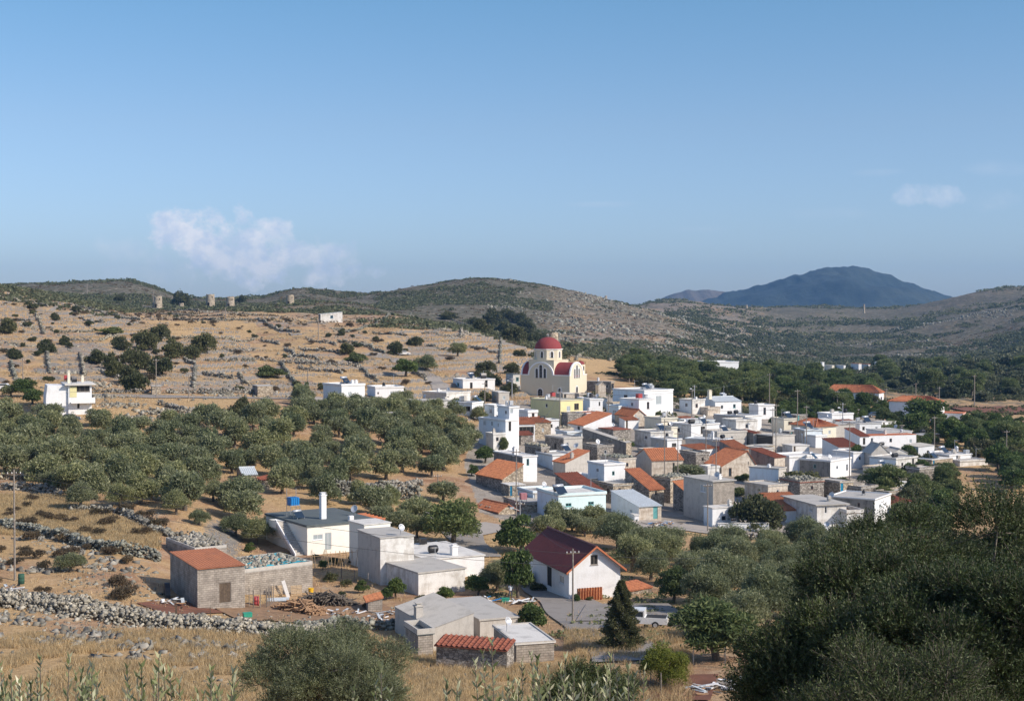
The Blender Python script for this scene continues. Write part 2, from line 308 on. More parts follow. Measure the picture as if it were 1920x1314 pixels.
def terrain_mat():
    m, nt, n, l, b = mk('terrain'); tc = n.new('ShaderNodeTexCoord'); v = tc.outputs['Object']
    at = n.new('ShaderNodeVertexColor'); at.layer_name = 'zone'; sep = n.new('ShaderNodeSeparateColor'); l.new(at.outputs[0], sep.inputs[0])
    scrub, gold, rocky = sep.outputs
    n1 = noise_node(n, l, v, .06, 8, .62); n2 = noise_node(n, l, v, .35, 8, .7); n3 = noise_node(n, l, v, 1.6, 8, .75); n4 = noise_node(n, l, v, .13, 9, .7, (1, 1.0, 3))
    soil = ramp(n, l, n2, [(.32, (.25, .135, .08)), (.5, (.40, .25, .155)), (.68, (.52, .395, .275))])
    gr = ramp(n, l, n3, [(.3, (.34, .22, .11)), (.55, (.52, .36, .19)), (.75, (.64, .48, .28))])
    mfac = n.new('ShaderNodeMath'); mfac.operation = 'MULTIPLY_ADD'; l.new(n1, mfac.inputs[0]); mfac.inputs[1].default_value = 1.6; l.new(gold, mfac.inputs[2])
    gf = ramp(n, l, mfac.outputs[0], [(.72, (0, 0, 0)), (1.0, (1, 1, 1))])
    c = mixc(n, l, gf, soil, gr)
    c = mixc(n, l, at.outputs[1], c, ramp(n, l, n2, [(.3, (.26, .22, .18)), (.6, (.40, .36, .31)), (.8, (.5, .46, .41))]))
    # weathered limestone showing through
    rk = ramp(n, l, n3, [(.3, (.13, .12, .105)), (.52, (.26, .24, .215)), (.75, (.40, .375, .34))])
    ra = n.new('ShaderNodeMath'); ra.operation = 'MULTIPLY_ADD'; l.new(rocky, ra.inputs[0]); ra.inputs[1].default_value = .45; l.new(n2, ra.inputs[2])
    rf = ramp(n, l, ra.outputs[0], [(.70, (0, 0, 0)), (.80, (.85, .85, .85))]); c = mixc(n, l, rf, c, rk)
    geo = n.new('ShaderNodeNewGeometry'); sn = n.new('ShaderNodeSeparateXYZ'); l.new(geo.outputs['True Normal'], sn.inputs[0])
    ta = n.new('ShaderNodeMath'); ta.operation = 'MULTIPLY_ADD'; l.new(n3, ta.inputs[0]); ta.inputs[1].default_value = .12; l.new(sn.outputs[2], ta.inputs[2])
    tf = ramp(n, l, ta.outputs[0], [(.985, (1, 1, 1)), (1.02, (0, 0, 0))]); mt_ = n.new('ShaderNodeMath'); mt_.operation = 'SUBTRACT'; mt_.inputs[0].default_value = 1; l.new(scrub, mt_.inputs[1])
    tf = mixc(n, l, 1, tf, mt_.outputs[0], 'MULTIPLY'); c = mixc(n, l, tf, c, rk)
    # low grey-brown scrub
    sv = n.new('ShaderNodeTexVoronoi'); sv.inputs['Scale'].default_value = .22; l.new(v, sv.inputs['Vector'])
    s5 = noise_node(n, l, v, .045, 9, .72); s6 = noise_node(n, l, v, .22, 6, .7)
    sa = n.new('ShaderNodeMath'); sa.operation = 'MULTIPLY_ADD'; l.new(scrub, sa.inputs[0]); sa.inputs[1].default_value = .42; l.new(s6, sa.inputs[2])
    sf = ramp(n, l, sa.outputs[0], [(.66, (0, 0, 0)), (.78, (1, 1, 1))])
    sc_ = ramp(n, l, s6, [(.35, (.075, .078, .050)), (.52, (.135, .12, .088)), (.66, (.23, .20, .16))])
    rs = ramp(n, l, n2, [(.56, (0, 0, 0)), (.64, (.8, .8, .8))]); sc_ = mixc(n, l, rs, sc_, (.42, .39, .35)); gs = ramp(n, l, n4, [(.50, (0, 0, 0)), (.60, (.85, .85, .85))]); sc_ = mixc(n, l, gs, sc_, (.06, .072, .042)); c = mixc(n, l, sf, c, sc_)
    l.new(c, b.inputs['Base Color']); b.inputs['Roughness'].default_value = .95; b.inputs['Specular IOR Level'].default_value = .1
    bump(n, l, b, n3, .35, .8); return m
terrain_mat()
plaster('road', (.30, .275, .25), dirt=(.18, .16, .14), amt=.6, scale=.4, streak=False)
plaster('roadpale', (.40, .36, .32), dirt=(.25, .21, .18), amt=.6, scale=.4, streak=False)
simple('redfield', (.17, .07, .04), .95, 0, .3, .5); simple('dirt', (.26, .16, .09), .95, 0, .3, 1.5)
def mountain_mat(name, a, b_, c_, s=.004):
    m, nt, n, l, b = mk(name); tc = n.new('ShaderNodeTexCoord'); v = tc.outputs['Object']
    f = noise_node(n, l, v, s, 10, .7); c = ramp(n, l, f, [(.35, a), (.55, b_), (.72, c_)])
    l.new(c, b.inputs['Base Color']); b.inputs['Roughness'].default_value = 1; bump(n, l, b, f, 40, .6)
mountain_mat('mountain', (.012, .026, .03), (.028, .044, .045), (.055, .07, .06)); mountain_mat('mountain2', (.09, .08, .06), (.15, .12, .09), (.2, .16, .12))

# ---------------------------------------------------------------- mesh helpers
def tag(o, label=None, cat=None, group=None, kind=None):
    if label: o['label'] = label
    if cat: o['category'] = cat
    if group: o['group'] = group
    if kind: o['kind'] = kind
    return o
def link(o, parent=None):
    COL.objects.link(o)
    if parent is not None: o.parent = parent
    return o
def mesh_np(name, V, Q, mat):
    me = bpy.data.meshes.new(name); V = np.asarray(V, np.float32); Q = np.asarray(Q, np.int32); k = Q.shape[1]
    me.vertices.add(len(V)); me.vertices.foreach_set('co', V.ravel()); me.loops.add(Q.size); me.loops.foreach_set('vertex_index', Q.ravel())
    me.polygons.add(len(Q)); me.polygons.foreach_set('loop_start', np.arange(0, Q.size, k, dtype=np.int32)); me.polygons.foreach_set('loop_total', np.full(len(Q), k, np.int32))
    me.update(calc_edges=True); me.materials.append(MATS[mat]); return me
def obj_np(name, V, Q, mat, parent=None): return link(bpy.data.objects.new(name, mesh_np(name, V, Q, mat)), parent)
class MB:
    def __init__(s): s.v = []; s.f = []
    def add(s, vs, fs): o = len(s.v); s.v += [tuple(p) for p in vs]; s.f += [tuple(i + o for i in q) for q in fs]; return s
    def box(s, x0, x1, y0, y1, z0, z1):
        return s.add([(x0,y0,z0),(x1,y0,z0),(x1,y1,z0),(x0,y1,z0),(x0,y0,z1),(x1,y0,z1),(x1,y1,z1),(x0,y1,z1)],
                     [(0,3,2,1),(4,5,6,7),(0,1,5,4),(1,2,6,5),(2,3,7,6),(3,0,4,7)])
    def tube(s, a, b, r0, r1=None, k=8, caps=True):
        a = Vector(a); b = Vector(b); r1 = r0 if r1 is None else r1; d = (b - a).normalized()
        t = d.cross(Vector((0, 0, 1)) if abs(d.z) < .9 else Vector((1, 0, 0))).normalized(); w = d.cross(t)
        vs = [a + (t*math.cos(2*math.pi*i/k) + w*math.sin(2*math.pi*i/k))*r0 for i in range(k)] + [b + (t*math.cos(2*math.pi*i/k) + w*math.sin(2*math.pi*i/k))*r1 for i in range(k)]
        fs = [(i, (i+1) % k, k+(i+1) % k, k+i) for i in range(k)]
        if caps: fs += [tuple(range(k))[::-1], tuple(range(k, 2*k))]
        return s.add(vs, fs)
    def prism(s, poly, off):   # poly: 3D points; off: extrusion vector
        k = len(poly); off = Vector(off); vs = [Vector(p) for p in poly]; vs += [p + off for p in vs]
        tr = tessellate_polygon([vs[:k]])
        fs = [tuple(t) for t in tr] + [tuple(i + k for i in t[::-1]) for t in tr] + [(i, (i+1) % k, k+(i+1) % k, k+i) for i in range(k)]
        return s.add(vs, fs)
    def rev(s, prof, c=(0, 0, 0), k=16, a0=0.0):  # profile (r,z)
        vs = []; m = len(prof)
        for i in range(k):
            t = a0 + 2*math.pi*i/k
            vs += [(c[0] + r*math.cos(t), c[1] + r*math.sin(t), c[2] + z) for r, z in prof]
        fs = [(i*m+j, ((i+1) % k)*m+j, ((i+1) % k)*m+j+1, i*m+j+1) for i in range(k) for j in range(m-1)]
        return s.add(vs, fs)
    def build(s, name, mat, parent=None, smooth=False):
        me = bpy.data.meshes.new(name); me.from_pydata(s.v, [], s.f); me.update(); me.materials.append(MATS[mat])
        if smooth:
            for p in me.polygons: p.use_smooth = True
        import bmesh
        bm = bmesh.new(); bm.from_mesh(me); bmesh.ops.recalc_face_normals(bm, faces=bm.faces); bm.to_mesh(me); bm.free()
        return link(bpy.data.objects.new(name, me), parent)
def empty(name, loc, rz=0, label=None, cat=None, group=None):
    e = bpy.data.objects.new(name, None); COL.objects.link(e); e.location = loc; e.rotation_euler = (0, 0, rz); e.empty_display_size = .3
    return tag(e, label, cat, group)
def copy_tree(o, parent=None):
    c = o.copy(); COL.objects.link(c)
    if parent is not None: c.parent = parent
    for ch in o.children: copy_tree(ch, c)
    return c

# automatic labels: nearest landmark, side of it, rank
LM = []      # (phrase, px, row)
AUTO = []    # (object, description, px, row)
def lm(ph, px, row): LM.append((ph, px, row))
def auto(o, desc, cat, group, px, row): tag(o, None, cat, group); AUTO.append((o, desc, px, row))
ORD = ' second third fourth fifth sixth seventh eighth ninth tenth eleventh twelfth thirteenth fourteenth fifteenth sixteenth seventeenth eighteenth nineteenth twentieth'.split(' ')
for _t in ('twenty', 'thirty', 'forty', 'fifty'): ORD += [_t + '-' + q for q in 'first second third fourth fifth sixth seventh eighth ninth'.split()] + [{'twenty': 'thirtieth', 'thirty': 'fortieth', 'forty': 'fiftieth', 'fifty': 'sixtieth'}[_t]]
def finish_labels():
    from collections import defaultdict
    g = defaultdict(list)
    for o, d, px, row in AUTO:
        best = min(LM, key=lambda q: (q[1]-px)**2 + ((q[2]-row)*2.2)**2)
        dx = px - best[1]; dy = (row - best[2]) * 2.2
        side = ('left of' if dx < 0 else 'right of') if abs(dx) > abs(dy) else ('behind' if dy < 0 else 'in front of')
        g[(d, side, best[0])].append((math.hypot(dx, dy), o))
    for (d, side, ph), L in g.items():
        L.sort(key=lambda t: t[0])
        for i, (_, o) in enumerate(L):
            if i == 0: o['label'] = f'{d} {side} the {ph}' if len(L) == 1 else f'{d} {side} the {ph}, nearest it'
            else: o['label'] = f'{d} {side} the {ph}, {ORD[min(i, len(ORD)-1)]} nearest'

# ================================================================ GROUND
def inpoly(px, row, poly):
    px = np.asarray(px); row = np.asarray(row); c = np.zeros(px.shape, bool); n = len(poly); j = n - 1
    for i in range(n):
        xi, yi = poly[i]; xj, yj = poly[j]
        c ^= ((yi > row) != (yj > row)) & (px < (xj - xi) * (row - yi) / (yj - yi + 1e-9) + xi); j = i
    return c
GOLD = [[(-200,925),(120,930),(300,1000),(300,1030),(160,1015),(-200,985)], [(-200,1180),(900,1225),(1100,1250),(1100,1500),(-400,1500)],
        [(690,930),(800,925),(830,945),(760,965),(690,955)], [(560,690),(650,690),(700,720),(600,725)], [(1080,655),(1200,650),(1200,700),(1060,695)],
        [(140,770),(450,745),(420,790),(190,810)], [(760,700),(810,705),(790,745),(750,740)], [(180,640),(260,632),(210,660)], [(320,605),(480,605),(480,630),(320,630)]]
def build_ground():
    ny = len(YL); ns = len(SG); S, Y = np.meshgrid(SG, YL, indexing='ij'); X = S * Y; Z = hts(X.ravel(), Y.ravel()).reshape(X.shape)
    V = np.stack([X, Y, Z], -1).reshape(-1, 3); i = np.arange(ns - 1)[:, None] * ny; j = np.arange(ny - 1)[None]
    Q = np.stack([i+j, i+j+ny, i+j+ny+1, i+j+1], -1).reshape(-1, 4)
    o = obj_np('hillside_ground', V, Q, 'terrain'); tag(o, kind='structure')
    o.data.polygons.foreach_set('use_smooth', np.ones(len(Q), bool))
    px, row = proj(V[:, 0], V[:, 1], V[:, 2])
    far = smooth(560, 900, V[:, 1]); right = smooth(1000, 1500, px) * smooth(380, 560, V[:, 1])
    scrub = np.maximum(far * .92, right * .7)
    scrub += .12 * fbm(V[:, 0] / 60, V[:, 1] / 60, 4) + .25 * fbm(V[:, 0] / 240 + 3, V[:, 1] / 240, 3) * far
    gold = np.full(len(V), .12)
    for p in GOLD: gold = np.where(inpoly(px, row, p) & (V[:, 1] < 620) & (V[:, 1] > 50), .9, gold)
    gold *= 1 - far
    rocky = .22 + .16 * smooth(280, 340, V[:, 1]) * (1 - smooth(900, 1000, px)) + .5 * fbm(V[:, 0] / 30, V[:, 1] / 30, 3)
    # pale limestone on the slope east of the church and on the far right ridge
    limestone = smooth(980, 1080, px) * (1 - smooth(1380, 1480, px)) * far
    ridge = smooth(1680, 1760, px) * smooth(900, 1500, V[:, 1])
    rocky = rocky + .42 * limestone + .25 * ridge; scrub = scrub - .38 * limestone - .12 * ridge
    rocky = np.where(gold > .5, rocky - .45, rocky)
    rocky = np.where((V[:, 1] < 330) & (px > 300), rocky - .3, rocky)
    vil = np.where(inpoly(px, row, [(900,960),(870,870),(890,800),(960,760),(1110,735),(1270,750),(1420,770),(1600,770),(1700,800),(1760,840),(1760,900),(1690,985),(1640,1000),(1180,985),(960,980)]), 1., 0.)
    ca = o.data.color_attributes.new('zone', 'FLOAT_COLOR', 'POINT')
    ca.data.foreach_set('color', np.stack([scrub, gold, rocky, vil], -1).clip(0, 1).astype(np.float32).ravel())
    o.data.update()
build_ground()

def ground_strip(name, pts, width, mat, lift=.12, dense=1.5, kind='structure'):
    """a road or path laid on the ground along picked points"""
    P = [hit(a, b) for a, b in pts]; Q = [P[0]]
    for a, b in zip(P, P[1:]):
        k = max(1, int((b - a).length / dense)); Q += [a.lerp(b, (i + 1) / k) for i in range(k)]
    for _ in range(3): Q = [Q[0]] + [(Q[i-1] + Q[i]*2 + Q[i+1]) / 4 for i in range(1, len(Q)-1)] + [Q[-1]]
    V = []; m = 6
    for i, p in enumerate(Q):
        d = (Q[min(i+1, len(Q)-1)] - Q[max(i-1, 0)]); d.z = 0; d.normalize(); nrm = Vector((-d.y, d.x, 0))
        w = width * (1 + .08 * math.sin(i * .7))
        for j in range(m + 1):
            q = p + nrm * w * (j / m - .5); V.append((q.x, q.y, h(q.x, q.y) + lift))
    F4 = [(i*(m+1)+j, i*(m+1)+j+1, (i+1)*(m+1)+j+1, (i+1)*(m+1)+j) for i in range(len(Q)-1) for j in range(m)]
    return tag(obj_np(name, V, F4, mat), kind=kind)
ground_strip('hill_road', [(150,742),(300,744),(420,746),(520,747),(606,748)], 5, 'road')
ground_strip('hill_road', [(520,615),(560,632)], 4, 'road'); ground_strip('hill_road', [(690,662),(735,672),(765,682),(790,697),(812,712),(826,725),(830,738)], 5, 'road')
ground_strip('village_street', [(868,1000),(900,992),(940,985)], 6, 'roadpale')
ground_strip('village_street', [(1170,985),(1230,982),(1300,990),(1350,998),(1450,996),(1530,990),(1620,985),(1660,992)], 7, 'roadpale')
ground_strip('village_lane', [(790,955),(830,975),(868,1000),(885,1030),(905,1045)], 5, 'road')
ground_strip('concrete_drive', [(1025,1098),(1060,1125),(1090,1150),(1125,1180),(1160,1210),(1180,1240)], 6, 'road')
ground_strip('concrete_yard', [(1090,1150),(1150,1150),(1225,1148),(1270,1146)], 9, 'road', .2)
ground_strip('garage_ramp', [(430,1132),(462,1148),(490,1165)], 4.5, 'dirt')
ground_strip('far_road', [(1540,760),(1600,768),(1660,775),(1720,780),(1780,785)], 6, 'roadpale')
ground_strip('red_earth_field', [(1785,768),(1850,770),(1960,772)], 20, 'redfield', .5)
ground_strip('dirt_yard', [(1210,1290),(1280,1284),(1340,1290)], 9, 'redfield')
ground_strip('dirt_yard', [(300,1128),(335,1138),(368,1152)], 6, 'redfield', .1)
ground_strip('dirt_yard', [(480,1140),(560,1150),(650,1150),(740,1146)], 12, 'dirt', .1)

# far mountains, each with its own distance and body
def mountain(name, prof, Y, depth, mat, amp):
    xs = [a for a, _ in prof]; n = 240; m = 70; px = np.linspace(xs[0], xs[-1], n); rows = np.interp(px, [a for a, _ in prof], [b for _, b in prof]); rows = np.convolve(np.pad(rows, 3, 'edge'), np.ones(7)/7, 'valid') + 2.2*fbm(px/14, px*0+amp, 4)
    top = CZ - (rows - HOR) / F * Y; X = (px - 960) / F * Y; t = np.linspace(-1, 1, m)
    XX = np.repeat(X[:, None], m, 1); YY = Y + t[None] * depth + 0 * XX; base = -60
    sh = (1 - np.abs(t) ** .98)[None]
    Z = base + (top[:, None] - base) * sh
    Z += amp * fbm(XX.ravel() / 260, YY.ravel() / 260, 6).reshape(XX.shape) * (np.clip(1 - np.abs(t), 0, 1)[None] ** .3) * np.clip((Z - base) / 80, 0, 1)
    V = np.stack([XX, YY, Z], -1).reshape(-1, 3); i = np.arange(n-1)[:, None] * m; j = np.arange(m-1)[None]
    Q = np.stack([i+j, i+j+m, i+j+m+1, i+j+1], -1).reshape(-1, 4); o = obj_np(name, V, Q, mat); tag(o, kind='structure')
    o.data.polygons.foreach_set('use_smooth', np.ones(len(Q), bool))
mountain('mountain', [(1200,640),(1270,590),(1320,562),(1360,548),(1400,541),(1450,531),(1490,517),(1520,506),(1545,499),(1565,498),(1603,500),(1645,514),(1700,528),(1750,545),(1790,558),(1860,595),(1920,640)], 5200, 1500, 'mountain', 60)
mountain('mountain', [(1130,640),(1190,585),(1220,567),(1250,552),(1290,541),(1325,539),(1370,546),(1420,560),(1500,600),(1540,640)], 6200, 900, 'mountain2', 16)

# ================================================================ HOUSES
def arch_poly(w, hh, k=12):
    r = w / 2; return [(-r, 0), (r, 0)] + [(r*math.cos(math.pi*i/k), hh - r + r*math.sin(math.pi*i/k)) for i in range(0, k+1)]
def wall_face(mb, org, ux, outer, holes, nrm, depth=.16):
    """a wall sheet with openings: outer and holes are (s, z) loops; reveals go inwards"""
    loops = [[Vector((s, z, 0)) for s, z in outer]] + [[Vector((s, z, 0)) for s, z in hl] for hl in holes]
    flat = [p for lp in loops for p in lp]; V = [org + ux * p.x + Vector((0, 0, p.y)) for p in flat]
    mb.add(V, [tuple(t) for t in tessellate_polygon(loops)])
    for hl in holes:
        a = [org + ux * s + Vector((0, 0, z)) for s, z in hl]; k = len(a); b = [p - nrm * depth for p in a]
        mb.add(a + b, [(i, (i+1) % k, k + (i+1) % k, k+i) for i in range(k)])
def window(parent, org, ux, nrm, s, z, w, hh, kind, recess=.1):
    """frame in the opening, pane behind it; s,z = lower left"""
    kinds = {'w': ('window', 'whitepaint', 'glass'), 'b': ('window', 'brownpaint', 'glass'), 's': ('window', 'whitepaint', 'shutter'), 't': ('window', 'tealpaint', 'glass'), 'u': ('window', 'bluepaint', 'glass'),
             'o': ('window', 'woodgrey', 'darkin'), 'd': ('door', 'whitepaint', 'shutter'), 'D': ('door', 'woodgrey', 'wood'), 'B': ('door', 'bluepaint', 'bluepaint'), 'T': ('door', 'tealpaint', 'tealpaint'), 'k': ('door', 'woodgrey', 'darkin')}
    nm, fm, pm = kinds[kind]; f = .07 if w < 1.6 else .1; o = org - nrm * recess
    def bx(mb, s0, s1, z0, z1, d0, d1):
        vs = [o + ux*a + Vector((0, 0, c)) + nrm*dd for dd in (d0, d1) for a, c in ((s0, z0), (s1, z0), (s1, z1), (s0, z1))]
        mb.add(vs, [(0,3,2,1),(4,5,6,7),(0,1,5,4),(1,2,6,5),(2,3,7,6),(3,0,4,7)])
    mb = MB(); bx(mb, s, s+f, z, z+hh, 0, .06); bx(mb, s+w-f, s+w, z, z+hh, 0, .06); bx(mb, s+f, s+w-f, z+hh-f, z+hh, 0, .06)
    if nm == 'window': bx(mb, s+f, s+w-f, z, z+f, 0, .06)
    k = 2 if w > .8 and kind not in 'Dk' else 1
    if w > 2: k = 4
    for i in range(1, k): x = s + w*i/k; bx(mb, x-.025, x+.025, z+f, z+hh-f, 0, .05)
    if nm == 'window': mb2 = MB(); bx(mb2, s-.06, s+w+.06, z-.06, z-.005, recess-.03, recess+.07)
    fr = mb.build(nm, fm, parent)
    pb = MB(); bx(pb, s+f*.5, s+w-f*.5, z+f*.5, z+hh-f*.5, -.03, .02)
    if kind in 'DBT':
        for i in range(1, 5): x = s + f + (w-2*f)*i/5; bx(pb, x-.012, x+.012, z+.05, z+hh-f, .02, .035)
    pb.build('pane' if nm == 'window' else 'door_leaf', pm, fr)  # with darkin, this is a black sheet painting the dark inside
    if nm == 'window' and w > .7: mb2.build('sill', fm, fr)
def tile_sheet(A, B, C, D, pitch=.42, course=.45, amp=.06, thick=.10):
    """corrugated sheet: A,B eave corners, C,D ridge corners over B and A"""
    A, B, C, D = map(Vector, (A, B, C, D)); wd_ = max((B-A).length, (C-D).length); sl_ = max((D-A).length, (C-B).length)
    nu = max(2, int(wd_/pitch)) * 4; nv = max(1, int(sl_/course)) if course else 1; up = Vector((0, 0, 1)); V = []; Fc = []
    jit = [[random.gauss(0, .008) for _ in range(nu//4 + 2)] for _ in range(nv + 1)]
    rowsn = nv * 2 if course else 2
    for r in range(rowsn):
        t = (r//2 + (r % 2)) / nv if course else r
        lift = 0 if not course else (.03 if r % 2 == 0 else 0)
        for i in range(nu + 1):
            u = i/nu; p = A.lerp(B, u).lerp(D.lerp(C, u), t); jj = jit[min(r//2, nv)][i//4] if course else 0
            V.append(p + up*(thick + amp*(1 - abs(math.cos(math.pi*i/4))*2 + .5) + lift + jj))
    m = nu + 1
    for r in range(rowsn-1):
        for i in range(nu): Fc.append((r*m+i, r*m+i+1, (r+1)*m+i+1, (r+1)*m+i))
    mb = MB(); mb.add(V, Fc); under = [A, B, C, D]; mb.add([p for p in under] + [p + up*(thick-.03) for p in under], [(0,3,2,1),(4,5,6,7),(0,1,5,4),(1,2,6,5),(2,3,7,6),(3,0,4,7)])
    return mb
HOUSES = []
def H(label, cx, top, L, R, Y=None, base=None, th=28, roof='flat', wall='white', rm='roofconc', left=None, wins=(), apex=None, rise=None, oh=.12, dmax=14, d=None, par=.22,
      short=None, cat='house', name='house', chim=(), hmin=None, deep=1.0, group=None, tk=.12, ridge_t=.5):
    if Y is None: Y = hit(cx, base).y
    a = R_(th); c_, s_ = math.cos(a), math.sin(a); P = P3(cx, top, Y); x = P.x; sR, sL = ray(R, top)[0], ray(L, top)[0]
    w = (sR*Y - x) / (c_ - sR*s_); dd = d if d else (x - sL*Y) / (s_ + sL*c_)
    if not d: dd = min(max(dd, 2.0), dmax) if dd > 0 else dmax
    u = Vector((c_, s_, 0)); v = Vector((-s_, c_, 0)); C0 = Vector((x, Y, 0))
    cs = [C0, C0+u*w, C0+u*w+v*dd, C0+v*dd]; zb = min(h(q.x, q.y) for q in cs) - .5
    he = P.z - zb
    e = empty(name, (x, Y, zb), a, label, cat, group)
    X = Vector((1, 0, 0)); Yv = Vector((0, 1, 0)); up = Vector((0, 0, 1))
    if apex is not None:
        q = {'gable_v': C0+u*w*ridge_t, 'gable_u': C0+v*dd*ridge_t, 'shed_u': C0+u*w, 'shed_v': C0+v*dd, 'hip': C0+u*w/2+v*dd/2, 'flat': C0}[roof]
        rise = P3(960, apex, q.y).z - P.z
    rise = rise if rise is not None else 1.0
    if roof != 'flat': rise = max(rise, .3)
    rt = ridge_t
    zr = {'flat': lambda p, q: he, 'hip': lambda p, q: he, 'gable_v': lambda p, q: he + rise*(p/(w*rt) if p <= w*rt else (w-p)/(w*(1-rt))), 'gable_u': lambda p, q: he + rise*(q/(dd*rt) if q <= dd*rt else (dd-q)/(dd*(1-rt))),
          'shed_u': lambda p, q: he + rise*p/w, 'shed_v': lambda p, q: he + rise*q/dd}[roof]
    # openings by face
    opn = {'r': [], 'l': []}
    Wm = Matrix.Translation(Vector((x, Y, zb))) @ Matrix.Rotation(a, 4, 'Z'); Wi = Wm.inverted()
    o3 = Wi @ Vector((0, 0, CZ))
    for (face, px, row, wp, hp, kind) in wins:
        q = P3(px, row, Y); dl = (Wi @ q) - o3
        t = -o3.y/dl.y if face == 'r' else -o3.x/dl.x; pt = o3 + dl*t
        dist = (Wm @ pt).y; sc_ = dist/F; cosf = c_ if face == 'r' else s_
        ww = min(wp*sc_/max(cosf, .25), 6); hh = hp*sc_; s0 = (pt.x if face == 'r' else pt.y) - ww/2; z0 = pt.z - hh/2
        lim = w if face == 'r' else dd; s0 = min(max(s0, .15), lim - ww - .15)
        if s0 < .1: ww = lim - .3; s0 = .15
        if kind in 'dDBTk': hh = max(hh, 1.9)
        topz = (zr(s0, 0) if face == 'r' else zr(0, s0)); topz = min(topz, zr(s0+ww, 0) if face == 'r' else zr(0, s0+ww)) - .08
        if z0 + hh > topz: z0 = topz - hh
        if z0 < .05 or ww < .1: continue
        opn[face].append((s0, z0, ww, hh, kind))
    def rect(s0, z0, ww, hh): return [(s0, z0), (s0+ww, z0), (s0+ww, z0+hh), (s0, z0+hh)]
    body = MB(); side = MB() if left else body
    fr = [(0, 0), (w, 0), (w, zr(w, 0))] + ([(w*rt, he+rise)] if roof == 'gable_v' else []) + [(0, zr(0, 0))]
    wall_face(body, Vector((0, 0, 0)), X, fr, [rect(*q[:4]) for q in opn['r']], -Yv)
    lf = [(0, 0), (dd, 0), (dd, zr(0, dd))] + ([(dd*rt, he+rise)] if roof == 'gable_u' else []) + [(0, zr(0, 0))]
    wall_face(side, Vector((0, 0, 0)), Yv, lf, [rect(*q[:4]) for q in opn['l']], -X)
    bk = [(0, 0), (w, 0), (w, zr(w, dd))] + ([(w*rt, he+rise)] if roof == 'gable_v' else []) + [(0, zr(0, dd))]; wall_face(body, Vector((0, dd, 0)), X, bk, [], Yv)
    rf = [(0, 0), (dd, 0), (dd, zr(w, dd))] + ([(dd*rt, he+rise)] if roof == 'gable_u' else []) + [(0, zr(w, 0))]; wall_face(body, Vector((w, 0, 0)), Yv, rf, [], X)
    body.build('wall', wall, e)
    if left: side.build('wall', left, e)  # separate left colour: shade painted on the sunless side
    for q in opn['r']: window(e, Vector((0, 0, 0)), X, -Yv, *q)
    for q in opn['l']: window(e, Vector((0, 0, 0)), Yv, -X, *q)
    o = oh
    if roof == 'flat':
        m = MB(); m.box(-o, w+o, -o, dd+o, he-.02, he+tk); m.build('roof', rm, e)
        if par:
            m = MB(); t = .16; zz = he+tk+.001; m.box(-o, w+o, -o, -o+t, zz, zz+par); m.box(-o, w+o, dd+o-t, dd+o, zz, zz+par); m.box(-o, -o+t, -o+t, dd+o-t, zz, zz+par); m.box(w+o-t, w+o, -o+t, dd+o-t, zz, zz+par)
            m.build('parapet', wall if wall not in ('block',) else 'concrete', e)
    else:
        tl = rm.startswith('tile'); mt = rm.startswith('metal'); kw = dict() if tl else dict(course=0, pitch=.3, amp=.025, thick=.07)
        def sh(*q): return tile_sheet(*q, **kw)
        g = o + (.12 if tl or mt else 0)
        if roof == 'shed_u':
            k = rise/w; sh((-g, dd+o, he-k*g), (-g, -o, he-k*g), (w+o, -o, he+rise+k*o), (w+o, dd+o, he+rise+k*o)).build('roof', rm, e)
        if roof == 'shed_v':
            k = rise/dd; sh((-o, -g, he-k*g), (w+o, -g, he-k*g), (w+o, dd+o, he+rise+k*o), (-o, dd+o, he+rise+k*o)).build('roof', rm, e)
        if roof == 'gable_u':
            k = rise/(dd*rt); k2 = rise/(dd*(1-rt)); sh((-o, -g, he-k*g), (w+o, -g, he-k*g), (w+o, dd*rt, he+rise), (-o, dd*rt, he+rise)).build('roof', rm, e)
            sh((w+o, dd+g, he-k2*g), (-o, dd+g, he-k2*g), (-o, dd*rt, he+rise), (w+o, dd*rt, he+rise)).build('roof', rm, e)
            m = MB(); m.tube((-o, dd*rt, he+rise+.1), (w+o, dd*rt, he+rise+.1), .13); m.build('ridge_cap', rm, e)
        if roof == 'gable_v':
            k = rise/(w*rt); k2 = rise/(w*(1-rt)); sh((-g, dd+o, he-k*g), (-g, -g, he-k*g), (w*rt, -g, he+rise), (w*rt, dd+o, he+rise)).build('roof', rm, e)
            sh((w+g, -g, he-k2*g), (w+g, dd+o, he-k2*g), (w*rt, dd+o, he+rise), (w*rt, -g, he+rise)).build('roof', rm, e)
            m = MB(); m.tube((w*rt, -g, he+rise+.1), (w*rt, dd+o, he+rise+.1), .13); m.build('ridge_cap', rm, e)
        if roof == 'hip':
            g = .35; zz = he - .05; q = min(w, dd)/2; A, B, C, D = (-g, -g, zz), (w+g, -g, zz), (w+g, dd+g, zz), (-g, dd+g, zz)
            E, F_ = ((q, dd/2, he+rise), (w-q, dd/2, he+rise)) if w >= dd else ((w/2, q, he+rise), (w/2, dd-q, he+rise))
            m = MB()
            if w >= dd: fc = [(A, B, F_, E), (B, C, F_, F_), (C, D, E, F_), (D, A, E, E)]
            else: fc = [(A, B, E, E), (B, C, F_, E), (C, D, F_, F_), (D, A, E, F_)]
            for q4 in fc:
                s4 = tile_sheet(*q4, **kw); m.add(s4.v, s4.f)
            m.build('roof', rm, e)
            m = MB()
            for p_, q_ in ((A, E), (B, F_ if w >= dd else E), (C, F_), (D, E if w >= dd else F_), (E, F_)): m.tube(Vector(p_)+up*.12, Vector(q_)+up*.12, .11)
            m.build('ridge_cap', rm, e)
